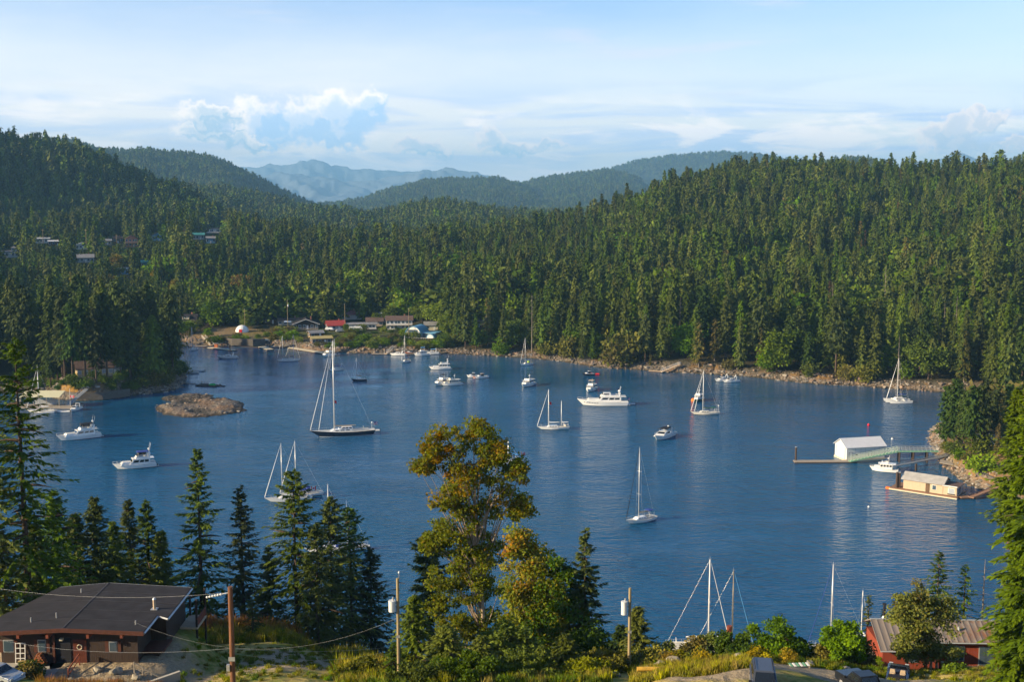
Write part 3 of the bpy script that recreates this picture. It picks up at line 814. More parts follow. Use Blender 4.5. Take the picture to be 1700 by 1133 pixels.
# ------------------------------------------------------------------ forest points over the land (polar layout, visible ones only)
SIGHT = []
CLEAR = []      # (x, y, r) spots kept free of trees
def forest_points():
    rg = np.random.default_rng(7)
    pts = []
    for (r0, r1, sp) in [(400, 900, 8.2), (900, 1300, 8.6), (1300, 2100, 9.5), (2100, 3000, 13.0), (3000, 4300, 15.0), (4300, 6500, 22.0), (6500, 8900, 30.0)]:
        # jittered grid in a wedge
        xs = np.arange(-r1 * 0.60, r1 * 0.60, sp); ys = np.arange(r0 * 0.75, r1, sp)
        X, Y = np.meshgrid(xs, ys)
        X = X + rg.uniform(-0.48, 0.48, X.shape) * sp; Y = Y + rg.uniform(-0.48, 0.48, Y.shape) * sp
        X, Y = X.ravel(), Y.ravel()
        R = np.hypot(X, Y); A = np.arctan2(X, Y)
        k = (R >= r0) & (R < r1) & (np.abs(A) < math.radians(28.5))
        pts.append(np.stack([X[k], Y[k], np.full(k.sum(), sp)], 1))
    P = np.concatenate(pts)
    s = sdf(SHORE, P[:, 0], P[:, 1])
    P = P[s > 4.0]; s = s[s > 4.0]
    Z = height(P[:, 0], P[:, 1])
    R = np.hypot(P[:, 0], P[:, 1]); A = np.arctan2(P[:, 0], P[:, 1])
    # visible test against the ground and crowns in front
    nb = 700
    bins = np.clip(((A + math.radians(29)) / math.radians(58) * nb).astype(int), 0, nb - 1)
    Hh = rg.normal(1.0, 0.21, len(P)) * 24 * (0.85 + 0.5 * (fbm(P[:, 0] / 60, P[:, 1] / 60, 2, 66) + 0.1))
    Hh = np.clip(Hh, 11, 36)
    top = np.arctan2(Z + Hh - EYE, R)
    order = np.argsort(R)
    hor = np.full(nb, -9.0); keep = np.zeros(len(P), bool)
    tops2 = np.arctan2(Z + Hh * 0.55 - EYE, R)
    i = 0
    ring = []
    last = 0
    for j in order:
        if R[j] > last * 1.02:
            for (b, tt) in ring:
                if tt > hor[b]: hor[b] = tt
            ring = []; last = R[j]
        b = bins[j]
        h = hor[max(0, b - 1):b + 2].min()
        if top[j] > h - 6.0 / R[j] - 0.004:
            keep[j] = True
        for bb in (b - 1, b, b + 1) if R[j] < 900 else (b,):
            if 0 <= bb < nb: ring.append((bb, tops2[j]))
    for (u_, v_, r_, w_) in SIGHT:          # lots that look out over the bay: only low trees in front
        k = (np.abs(A - az_of(u_, v_)) < w_ / r_) & (R < r_ + 2) & (R > 560)
        lim = EYE + tan_of(u_, v_) * R - Z - 0.3
        Hh = np.where(k, np.minimum(Hh, lim), Hh)
    keep &= Hh > 4.5
    for (cx, cy_, cr) in CLEAR:
        keep &= np.hypot(P[:, 0] - cx, P[:, 1] - cy_) > cr
    return P[keep], Z[keep], Hh[keep], R[keep], A[keep], s[keep]

def gn_forest(name, meshes, P, Z, S, rot, var, label, wid=None):
    """one object: a point cloud of far-off trees drawn by geometry nodes"""
    me = bpy.data.meshes.new(name)
    me.vertices.add(len(P))
    co = np.stack([P[:, 0], P[:, 1], Z - 0.5], 1).astype(np.float32)
    me.vertices.foreach_set('co', co.reshape(-1))
    for k, a in (('size', S), ('turn', rot), ('girth', S * (1 if wid is None else wid))):
        at = me.attributes.new(k, 'FLOAT', 'POINT'); at.data.foreach_set('value', a.astype(np.float32))
    at = me.attributes.new('variant', 'INT', 'POINT'); at.data.foreach_set('value', var.astype(np.int32))
    me.update()
    o = bpy.data.objects.new(name, me); COL.objects.link(o); o['kind'] = 'stuff'; o['label'] = label
    g = bpy.data.node_groups.new(name, 'GeometryNodeTree')
    g.interface.new_socket('Geometry', in_out='INPUT', socket_type='NodeSocketGeometry')
    g.interface.new_socket('Geometry', in_out='OUTPUT', socket_type='NodeSocketGeometry')
    n, l = g.nodes, g.links
    gi = n.new('NodeGroupInput'); go = n.new('NodeGroupOutput')
    mp = n.new('GeometryNodeMeshToPoints')
    l.new(gi.outputs[0], mp.inputs[0])
    iop = n.new('GeometryNodeInstanceOnPoints')
    l.new(mp.outputs[0], iop.inputs['Points'])
    join_ = n.new('GeometryNodeJoinGeometry')
    for mm in reversed(meshes):
        src = bpy.data.objects.new(name, mm)          # not linked to the scene: only its mesh is read
        oi = n.new('GeometryNodeObjectInfo'); oi.inputs['Object'].default_value = src; oi.inputs['As Instance'].default_value = False
        gti = n.new('GeometryNodeGeometryToInstance')
        l.new(oi.outputs['Geometry'], gti.inputs[0]); l.new(gti.outputs[0], join_.inputs[0])
    l.new(join_.outputs[0], iop.inputs['Instance'])
    iop.inputs['Pick Instance'].default_value = True
    def named(nm, t):
        a = n.new('GeometryNodeInputNamedAttribute'); a.data_type = t; a.inputs[0].default_value = nm
        return a.outputs[0]
    l.new(named('variant', 'INT'), iop.inputs['Instance Index'])
    cx = n.new('ShaderNodeCombineXYZ'); l.new(named('turn', 'FLOAT'), cx.inputs[2])
    try:
        e2r = n.new('FunctionNodeEulerToRotation'); l.new(cx.outputs[0], e2r.inputs[0]); l.new(e2r.outputs[0], iop.inputs['Rotation'])
    except Exception:
        l.new(cx.outputs[0], iop.inputs['Rotation'])
    cs = n.new('ShaderNodeCombineXYZ')
    for i_, nm_ in enumerate(('girth', 'girth', 'size')): l.new(named(nm_, 'FLOAT'), cs.inputs[i_])
    l.new(cs.outputs[0], iop.inputs['Scale'])
    l.new(iop.outputs[0], go.inputs[0])
    md = o.modifiers.new('trees', 'NODES'); md.node_group = g
    return o

def build_forest():
    rg = np.random.default_rng(11)
    P, Z, H, R, A, s = forest_points()
    U = 850 + np.tan(A) * F
    print('forest points', len(P))
    rnd = random.Random(3)
    # ------- individuals: the trees that show largest (closest), about 230 of them
    vis = (U > -40) & (U < 1740)
    size = np.where(vis, H / R, 0)
    # village clearing has its own planting
    village = (U > 318) & (U < 742) & (R < 640)
    head = (R < 560) & (U < 325)
    prom = (R < 420) & (U > 1500)
    keepf = ~village & ~prom
    shore_front = keepf & vis & ~head & (s < 34) & (R < 640)
    ind = np.zeros(len(P), bool)
    hi = np.where(head & vis)[0]; hi = hi[rg.permutation(len(hi))][:70]; ind[hi] = True
    cand = np.where(shore_front)[0]; cand = cand[np.argsort(-size[cand])][:150]; ind[cand] = True
    drop = head & vis & ~ind
    for j in np.where(ind)[0]:
        if head[j]:
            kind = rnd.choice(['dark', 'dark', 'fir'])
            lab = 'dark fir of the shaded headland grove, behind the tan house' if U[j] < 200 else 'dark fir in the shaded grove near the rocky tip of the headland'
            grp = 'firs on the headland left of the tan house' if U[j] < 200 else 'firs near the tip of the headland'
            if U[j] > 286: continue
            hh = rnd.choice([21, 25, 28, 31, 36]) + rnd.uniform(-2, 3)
            if R[j] < 462 and 90 < U[j] < 190: hh *= 0.8
        else:
            kind = rnd.choices(['fir', 'dark', 'thin', 'broad_leaf'], [7, 2.5, 0.8, 1.2])[0]
            z = ['between the blue arched house and the orange rocks', 'above the rocky shore behind the white yacht and the trawlers', 'above the pink rocks behind the rafted motorboats', 'above the shore behind the white catamaran']
            zi = 0 if U[j] < 900 else 1 if U[j] < 1150 else 2 if U[j] < 1400 else 3
            word = {'fir': 'tall green fir', 'dark': 'dark round-topped fir', 'thin': 'thin brownish conifer', 'broad_leaf': 'leafy green tree'}[kind]
            lab = f'{word} standing {z[zi]}'
            grp = f'{word}s {z[zi]}'
            hh = rnd.uniform(20, 33) * (0.85 if s[j] < 10 else 1.0)
            if kind == 'broad_leaf': hh *= 0.5
            if kind == 'thin': hh *= 0.75
        plant(kind, (P[j, 0], P[j, 1], Z[j] - 0.5), hh, {'fir': 'fir_tree', 'dark': 'fir_tree', 'thin': 'thin_conifer', 'broad_leaf': 'leafy_tree'}[kind], lab, 'tree', grp, rnd)
    rest = keepf & ~ind & ~drop
    # ------- the rest: masses of far trees
    fm = []
    for i in range(7):
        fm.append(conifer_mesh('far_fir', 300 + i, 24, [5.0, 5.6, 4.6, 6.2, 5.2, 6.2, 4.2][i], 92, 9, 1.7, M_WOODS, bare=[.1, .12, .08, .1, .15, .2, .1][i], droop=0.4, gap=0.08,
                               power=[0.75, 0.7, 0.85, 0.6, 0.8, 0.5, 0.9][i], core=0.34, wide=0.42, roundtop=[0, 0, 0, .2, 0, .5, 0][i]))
    (v, f, ti, tp), _ = broadleaf(330, 15, 3, 5.5, 2.2, 26, 330)
    fm.append(np_mesh('far_leafy', v, f, [M_LEAF], {'tint': ti, 'tip': tp}))
    fm.append(np_mesh('far_bright', v * np.array([.9, .9, 1.05]), f, [M_BRIGHT], {'tint': ti, 'tip': tp}))
    fm.append(conifer_mesh('far_thin', 340, 22, 3.0, 30, 4, 2.2, M_OLIVE, core=0.3, wide=0.35))
    fm.append(conifer_mesh('far_red', 341, 22, 3.4, 34, 4, 2.2, M_RUSTF, core=0.4, wide=0.35))
    lo = []
    for i in range(4):
        lo.append(conifer_mesh('hill_fir', 350 + i, 22, [4.6, 5.2, 5.8, 4.8][i], 30, 3, 3.6, M_WOODS, bare=0.05, gap=0.0, power=[.8, .7, .55, .75][i], core=0.42, wide=0.5, roundtop=[0, .3, .5, 0][i]))
    n = len(P)
    patch = fbm(P[:, 0] / 45, P[:, 1] / 45, 3, 91)
    var = rg.integers(0, 7, n)
    lv = (patch > 0.22) & (rg.random(n) < 0.65)
    lv |= ((U > 330) & (U < 860) & (R < 820) & (rg.random(n) < 0.5)) | ((U < 330) & (R > 640) & (R < 1050) & (rg.random(n) < 0.22))
    var = np.where(lv & (R < 1300), rg.choice([7, 7, 8], n), var)
    var = np.where((rg.random(n) < 0.035), 9, var)
    var = np.where((rg.random(n) < 0.002), 10, var)
    scale = H / 24.0
    rot = rg.uniform(0, 6.28, n)
    groups = [('far_wood', (R < 1330), fm, var, 'dense fir and mixed wood covering the hillsides round the bay'),
              ('distant_wood', (R >= 1330), lo, rg.integers(0, 4, n), 'distant fir forest on the blue hills')]
    for nm, mask, meshes, vv, lab in groups:
        k = mask & rest
        print(nm, k.sum())
        ss = scale[k].copy()
        if nm == 'distant_wood':
            wid = np.maximum(1.0, P[k, 2] / 10.5)
        else: wid = np.random.default_rng(2).uniform(0.8, 1.3, k.sum())
        gn_forest(nm, meshes, P[k], Z[k], ss, rot[k], vv[k], lab, wid)
# ------------------------------------------------------------------ layout of the built plots, then the land itself
def hit(u, v, r0=60, r1=2600, n=5000):
    """where the line of sight through the photo's point (u, v) first meets the land"""
    x, y, dz = ray(u, v)
    hl = math.hypot(x, y)
    r = r0 * (r1 / r0) ** (np.arange(n) / (n - 1))
    X, Y = x / hl * r, y / hl * r
    Z = EYE + dz / hl * r
    g = height(X, Y)
    g = np.where(g < 0.02, 0.0, g)
    k = np.where(Z <= g)[0]
    i = k[0] if len(k) else n - 1
    return Vector((X[i], Y[i], float(g[i])))
HOUSES = [  # name, u, v(base), width m, depth m, wall h, roof, yaw deg, style keys..., label
    # by the water
    ('v_grey', 312, 543, 13, 9, 3.4), ('v_beige', 482, 540, 13, 8, 2.8), ('v_darkgable', 508, 547, 15, 10, 3.2), ('v_redroof', 557, 548, 11, 8, 3.0),
    ('v_pinkroof', 581, 531, 13, 8, 3.4), ('v_flat', 600, 547, 15, 8, 3.0), ('v_smallwhite', 637, 535, 10, 8, 3.6), ('v_white', 663, 548, 15, 9, 5.2),
    ('v_blue', 700, 562, 15, 12, 4.6), ('v_dockhouse', 533, 572, 11, 8, 3.2), ('v_brown', 790, 544, 11, 8, 4.0), ('v_shed', 524, 561, 7, 5, 2.6), ('v_tan', 622, 542, 9, 7, 3.0), ('v_olive', 455, 538, 10, 7, 3.0), ('v_hut', 716, 549, 7, 6, 3.0)]
HILLH = [  # u, v base, width m, label bits
    (17, 428, 13, 'white_tower'), (70, 404, 16, 'longwhite'), (92, 408, 12, 'blue_awning'), (137, 414, 14, 'whitegable'), (142, 436, 16, 'greyroof'), (176, 407, 13, 'tanroof'),
    (196, 404, 12, 'darkwood'), (219, 410, 15, 'brick'), (200, 456, 14, 'bluelow'), (243, 447, 11, 'teal'), (262, 400, 16, 'bluegable'), (330, 398, 14, 'teal2'), (355, 387, 26, 'modern'), (350, 404, 12, 'grey2'), (971, 372, 8, 'orange')]
PLOT = {}
def plot(key, u, v, rad):
    p = hit(u, v)
    PLOT[key] = p
    return p
for (k, u, v, w, d, h) in HOUSES:
    p = plot(k, u, v, w)
PLOT['v_blue'].z = max(PLOT['v_blue'].z, 3.6)
for (u, v, w, k) in HILLH:
    plot(k, u, v, w)
PLOT['headland'] = W(150, 625, 7.2)
PLOT['headcabin'] = hit(242, 612)
_pads = []
for (k, u, v, w, d, h) in HOUSES:
    p = PLOT[k]; _pads.append((p.x, p.y, w * 0.5, p.z)); CLEAR.append((p.x, p.y, w * 0.75)); CLEAR.append((p.x * 0.975, p.y * 0.975, w * 0.6))
for (u, v, w, k) in HILLH:
    p = PLOT[k]; _pads.append((p.x, p.y, w * 0.5, p.z))
    SIGHT.append((u, v - 1, p.xy.length, w * 0.62))
    q = p.xy.normalized()
    for i in range(1, 7): CLEAR.append((p.x + to_sun.x * i * 10, p.y + to_sun.y * i * 10, w * .45))
    for i in range(5):
        CLEAR.append((p.x - q.x * i * 9, p.y - q.y * i * 9, w * 0.62 - i * 0.3))
p = PLOT['headland']; _pads.append((p.x, p.y, 9, 7.2)); CLEAR += [(p.x, p.y, 9), (p.x * 0.97, p.y * 0.97, 7)]
p = PLOT['headcabin']; _pads.append((p.x, p.y, 5, p.z)); CLEAR += [(p.x, p.y, 6)]
# road clearing of the village
for (k, u, v, w, d, h) in HOUSES:
    SIGHT.append((u, v - 2, PLOT[k].xy.length, w * 0.55))
for u in range(330, 480, 12):
    q = hit(u, 549); CLEAR.append((q.x, q.y, 11))
# foreground: dark house plot, cabin plot
HO = Vector((-32.9, 98.2)); HL = Vector((-1.0, -0.01)); HD = Vector((-0.01, 1.0))
HC = HO + HL * 6.5 + HD * 6.5
_pads.append((HC.x, HC.y, 7.2, 33.3))
CAB = WR(1556, 1109, 124)
_pads.append((CAB.x, CAB.y, 7.5, CAB.z))
for (u, v, r) in ((1268, 1148, 80), (1437, 1150, 89), (1490, 1140, 99), (1592, 1172, 86)):
    p = WR(u, v, r); _pads.append((p.x, p.y, 2.3, p.z))
PADS += _pads
build_ground()
build_water()
build_forest()
# ------------------------------------------------------------------ mesh collector
class MB:
    def __init__(s):
        s.v = []; s.f = []; s.sm = False
    def add(s, vs, fs):
        o = len(s.v); s.v += [tuple(map(float, p)) for p in vs]; s.f += [tuple(i + o for i in f) for f in fs]; return s
    def hexa(s, bot, top):
        """four bottom points and four top points, same order"""
        return s.add(list(bot) + list(top), [(3, 2, 1, 0), (4, 5, 6, 7), (0, 1, 5, 4), (1, 2, 6, 5), (2, 3, 7, 6), (3, 0, 4, 7)])
    def box(s, x0, x1, y0, y1, z0, z1):
        return s.hexa([(x0, y0, z0), (x1, y0, z0), (x1, y1, z0), (x0, y1, z0)], [(x0, y0, z1), (x1, y0, z1), (x1, y1, z1), (x0, y1, z1)])
    def tier(s, xb0, xb1, wb, zb, xt0, xt1, wt, zt):
        return s.hexa([(xb0, -wb, zb), (xb1, -wb, zb), (xb1, wb, zb), (xb0, wb, zb)], [(xt0, -wt, zt), (xt1, -wt, zt), (xt1, wt, zt), (xt0, wt, zt)])
    def bar(s, a, b, r, seg=6, r2=None):
        v, f = tube([a, b], [r, r if r2 is None else r2], seg)
        o = len(s.v)
        s.add(v, [tuple(q) for q in f])
        s.f.append(tuple(o + k for k in range(seg))); s.f.append(tuple(o + seg + k for k in reversed(range(seg))))
        return s
    def path(s, pts, r, seg=5):
        v, f = tube(pts, [r] * len(pts), seg); return s.add(v, [tuple(q) for q in f])
    def ball(s, c, r, n=8, m=5, sz=1.0):
        vs, fs = [], []
        for i in range(m + 1):
            ph = math.pi * i / m
            for k in range(n):
                t = 2 * math.pi * k / n
                vs.append((c[0] + r * math.sin(ph) * math.cos(t), c[1] + r * math.sin(ph) * math.sin(t), c[2] + r * sz * math.cos(ph)))
        for i in range(m):
            for k in range(n):
                fs.append((i * n + k, (i + 1) * n + k, (i + 1) * n + (k + 1) % n, i * n + (k + 1) % n))
        return s.add(vs, fs)
    def slab(s, p, u, w, n, t=0.03):
        """thin panel from corner p along u and w, thickness t along unit n"""
        p, u, w, n = map(Vector, (p, u, w, n))
        return s.hexa([p, p + u, p + u + w, p + w], [q + n * t for q in (p, p + u, p + u + w, p + w)])
    def prism(s, poly, z0, z1):
        n = len(poly)
        vs = [(x, y, z0) for x, y in poly] + [(x, y, z1) for x, y in poly]
        fs = [tuple(reversed(range(n))), tuple(range(n, 2 * n))] + [(i, (i + 1) % n, n + (i + 1) % n, n + i) for i in range(n)]
        return s.add(vs, fs)
    def extr(s, prof, y0, y1):
        """profile in x,z extruded across y"""
        n = len(prof)
        vs = [(x, y0, z) for x, z in prof] + [(x, y1, z) for x, z in prof]
        fs = [tuple(range(n)), tuple(reversed(range(n, 2 * n)))] + [(i, n + i, n + (i + 1) % n, (i + 1) % n) for i in range(n)]
        return s.add(vs, fs)
    def build(s, name, m, parent=None, bevel=0.0, smooth=False):
        me = bpy.data.meshes.new(name); me.from_pydata(s.v, [], s.f)
        me.materials.append(m)
        bm = bmesh.new(); bm.from_mesh(me); bmesh.ops.recalc_face_normals(bm, faces=bm.faces)
        if bevel:
            try:
                bmesh.ops.bevel(bm, geom=[e for e in bm.edges if len(e.link_faces) == 2 and e.calc_face_angle(0) > 0.5], offset=bevel, segments=2, affect='EDGES', clamp_overlap=True)
            except Exception:
                pass
        if smooth:
            for f in bm.faces: f.smooth = True
        bm.to_mesh(me); bm.free()
        o = bpy.data.objects.new(name, me); COL.objects.link(o)
        if parent: o.parent = parent
        return o

def tier_face(t, face, f0, f1, h0, h1, th=0.03):
    """window slab on a tier's face: face 'f' front, 'l','r' sides, 'b' back; f along, h up (fractions)"""
    xb0, xb1, wb, zb, xt0, xt1, wt, zt = t
    L = lambda a, b, k: a + (b - a) * k
    if face in 'lr':
        sg = 1 if face == 'l' else -1
        q = lambda f, h: Vector((L(L(xb0, xt0, h), L(xb1, xt1, h), f), sg * L(wb, wt, h), L(zb, zt, h)))
    else:
        xa, xc = (xb1, xt1) if face == 'f' else (xb0, xt0)
        q = lambda f, h: Vector((L(xa, xc, h), L(-L(wb, wt, h), L(wb, wt, h), f), L(zb, zt, h)))
    p = [q(f0, h0), q(f1, h0), q(f1, h1), q(f0, h1)]
    n = (p[1] - p[0]).cross(p[3] - p[0]).normalized()
    c = Vector((0.5 * (xb0 + xb1), 0, 0.5 * (zb + zt)))
    if n.dot(p[0] - c) < 0: n = -n
    return [x - n * 0.01 for x in p], [x + n * th for x in p]

# materials of boats and buildings
M_GEL = mat('white_gelcoat', (0.80, 0.79, 0.75), 0.25, var=0.03, spec=0.5, coat=0.3)
M_CREAM = mat('cream_gelcoat', (0.70, 0.66, 0.56), 0.3, var=0.05, spec=0.5)
M_DECK = mat('boat_deck', (0.62, 0.60, 0.54), 0.6, var=0.08)
M_TEAK = mat('teak', (0.36, 0.21, 0.11), 0.6, var=0.2, scale=8)
M_NAVY = mat('navy_hull', (0.010, 0.014, 0.030), 0.15, var=0.2, spec=0.6, coat=0.5)
M_GLASS = mat('dark_glass', (0.012, 0.016, 0.022), 0.08, spec=0.8)
M_ALU = mat('aluminium', (0.72, 0.71, 0.68), 0.35, metal=0.35, var=0.03)
M_SAILCL = mat('furled_sail', (0.80, 0.79, 0.76), 0.7, var=0.05)
M_TAN = mat('tan_canvas', (0.50, 0.38, 0.26), 0.85, var=0.08)
M_BLUEC = mat('blue_canvas', (0.03, 0.06, 0.26), 0.85, var=0.1)
M_LBLUE = mat('light_blue_canvas', (0.10, 0.32, 0.62), 0.85, var=0.1)
M_BLACKC = mat('black_canvas', (0.015, 0.015, 0.02), 0.8, var=0.1)
M_GREENC = mat('green_canvas', (0.02, 0.10, 0.07), 0.8, var=0.1)
M_GREENH = mat('green_hull', (0.015, 0.09, 0.06), 0.4, var=0.2)
M_BOOT = mat('bottom_paint', (0.03, 0.04, 0.06), 0.6, var=0.2)
M_RUB = mat('grey_rubber', (0.42, 0.43, 0.45), 0.6, var=0.1)
M_RED = mat('red_cloth', (0.65, 0.02, 0.03), 0.8)
M_WHITEC = mat('white_cloth', (0.80, 0.80, 0.80), 0.8)
M_ORANGE = mat('orange_float', (0.75, 0.18, 0.02), 0.5, var=0.1)
M_YEL = mat('yellow_plastic', (0.75, 0.45, 0.04), 0.5, var=0.1)

def hull_parts(root, L, B, hb, hs, m_hull, d=0.5, rake=0.12, m_deck=None, stern=0.8, full=2.3, sheer=0.5, boot=True, transom=0.05, bootm=None):
    """lofted hull; bow at +x; deck is its own part"""
    ns = 15
    V = []; prof = []
    for i in range(ns):
        t = i / (ns - 1)
        b = B / 2 * (1 - max(0, (t - 0.42) / 0.58) ** full) * (stern + (1 - stern) * min(1, t / 0.35) ** 0.8)
        b = max(b, 0.02)
        h = hs + (hb - hs) * max(0, (t - 0.15) / 0.85) ** (1.7) - sheer * 0.12 * math.sin(math.pi * t)
        x = -L / 2 + L * t
        s = t ** 3
        dd = d * (1 - 0.8 * t ** 4)
        pts = []
        for (w, z) in ((0.0, -dd), (0.55, -dd * 0.7), (0.86, -0.02), (0.90, 0.12), (0.955, h * 0.55), (1.0, h)):
            k = (z + 0.1) / (hb + 0.1)
            xx = x - rake * L * s * (1 - k) + transom * L * (1 - t) ** 4 * (-k + 0.5)
            narrow = 1 - 0.25 * s * (1 - max(0, k)) if t > 0.6 else 1
            pts.append((xx, b * w * narrow, z))
        prof.append(pts)
    mb = MB(); m = 6
    vs = []
    for pts in prof:
        vs += [(x, -y, z) for x, y, z in reversed(pts)] + [(x, y, z) for x, y, z in pts[1:]]
    k = 2 * m - 1
    fs = []
    for i in range(ns - 1):
        for j in range(k - 1):
            fs.append((i * k + j, (i + 1) * k + j, (i + 1) * k + j + 1, i * k + j + 1))
    fs.append(tuple(range(k)))
    mb.add(vs, fs)
    mb.build('hull', m_hull, root, smooth=False)
    if boot:
        mbb = MB(); vs = []; fs = []
        for pts in prof:
            (xa, ya, za), (xb_, yb, zb) = pts[2], pts[3]
            vs += [(xa, ya + 0.012, za), (xb_, yb + 0.012, zb), (xa, -ya - 0.012, za), (xb_, -yb - 0.012, zb)]
        for i in range(ns - 1):
            o = i * 4
            fs += [(o, o + 4, o + 5, o + 1), (o + 2, o + 3, o + 7, o + 6)]
        mbb.add(vs, fs).build('boot_stripe', bootm or M_BOOT, root)
    dk = MB(); vs = []; fs = []
    for pts in prof:
        x, y, z = pts[-1]
        vs += [(x, -y * 0.97, z - 0.03), (x, y * 0.97, z - 0.03)]
    for i in range(ns - 1):
        fs.append((2 * i, 2 * i + 2, 2 * i + 3, 2 * i + 1))
    dk.add(vs, fs).build('deck', m_deck or M_DECK, root)
    def edge(t):
        i = min(ns - 2, max(0, int(t * (ns - 1)))); f = t * (ns - 1) - i
        a, b = prof[i][-1], prof[i + 1][-1]
        return tuple(a[k] + (b[k] - a[k]) * f for k in range(3))
    return edge

def rails(root, edge, t0, t1, h=0.6, n=7, m=None, r=0.022, both=True):
    mb = MB()
    for sg in (1, -1):
        pts = []
        for i in range(n):
            x, y, z = edge(t0 + (t1 - t0) * i / (n - 1))
            mb.bar((x, sg * y * 0.94, z), (x, sg * y * 0.94, z + h), r, 4)
            pts.append((x, sg * y * 0.94, z + h))
        mb.path(pts, r, 4)
    mb.build('rail', m or M_ALU, root)

def flag(root, x, y, z, kind, w=0.9, h=0.55, staff=0.8, ang=0.3):
    """a small flag with its staff; stripes and fields are geometry of their own"""
    st = MB(); st.bar((x, y, z), (x, y, z + staff), 0.02, 4); f = st.build('flag_staff', M_ALU, root)
    z1 = z + staff - h
    ux, uy = math.cos(ang), math.sin(ang)
    def quad(m, a, b, c, d, off, nm='flag'):
        q = MB(); n = 6
        vs = []; fs = []
        for i in range(n + 1):
            s = a + (b - a) * i / n
            wv = 0.06 * math.sin(s * 7) * w
            for zz in (c, d):
                for o in (-off, off):
                    vs.append((x + ux * s * w - uy * (wv + o), y + uy * s * w + ux * (wv + o), z1 + zz * h - 0.25 * s * h))
        for i in range(n):
            o = i * 4
            fs += [(o, o + 4, o + 6, o + 2), (o + 1, o + 3, o + 7, o + 5)]
        q.add(vs, fs).build(nm, m, root)
    if kind == 'red':
        quad(M_RED, 0, 1, 0, 1, 0.01)
    elif kind == 'maple':
        quad(M_WHITEC, 0, 1, 0, 1, 0.008)
        quad(M_RED, 0, 0.27, 0, 1, 0.02, 'flag_band'); quad(M_RED, 0.73, 1, 0, 1, 0.02, 'flag_band'); quad(M_RED, 0.40, 0.60, 0.25, 0.75, 0.02, 'flag_emblem')
    else:
        quad(M_WHITEC, 0, 1, 0, 1, 0.008)
        for i in range(7):
            quad(M_RED, 0, 1, i * 2 / 13, (i * 2 + 1) / 13, 0.018, 'flag_stripe')
        quad(M_BLUEC, 0, 0.42, 6 / 13, 1.0, 0.03, 'flag_canton')

def boat_root(name, u, v, th, label, cat='boat', group=None):
    p = W(u, v, 0.0)
    e = empty(name, p, math.radians(th))
    tag(e, label, cat, group)
    return e

def dinghy(u, v, th, label, L=3.0, name='dinghy', m=None, pos=None, motor=True, cover=None):
    e = boat_root(name, u, v, th, label, 'dinghy')
    if pos is not None: e.location = pos
    t = MB()
    for sg in (1, -1):
        pts = [(-L / 2, sg * 0.55, 0.22), (L * 0.1, sg * 0.6, 0.22), (L * 0.35, sg * 0.4, 0.30), (L * 0.5, 0, 0.42)]
        v_, f_ = tube(pts, [0.19, 0.21, 0.19, 0.16], 8); t.add(v_, [tuple(q) for q in f_])
    t.build('tube', m or M_RUB, e, smooth=True)
    b = MB(); b.prism([(-L / 2, -0.5), (L * 0.2, -0.5), (L * 0.42, 0), (L * 0.2, 0.5), (-L / 2, 0.5)], 0.0, 0.12); b.build('floor', M_DECK, e)
    MB().box(-0.3, 0.0, -0.5, 0.5, 0.3, 0.36).build('seat', M_TEAK, e)
    if motor:
        MB().box(-L / 2 - 0.3, -L / 2 - 0.02, -0.13, 0.13, 0.15, 0.75).build('outboard_motor', M_BLACKC, e, bevel=0.03)
    return e

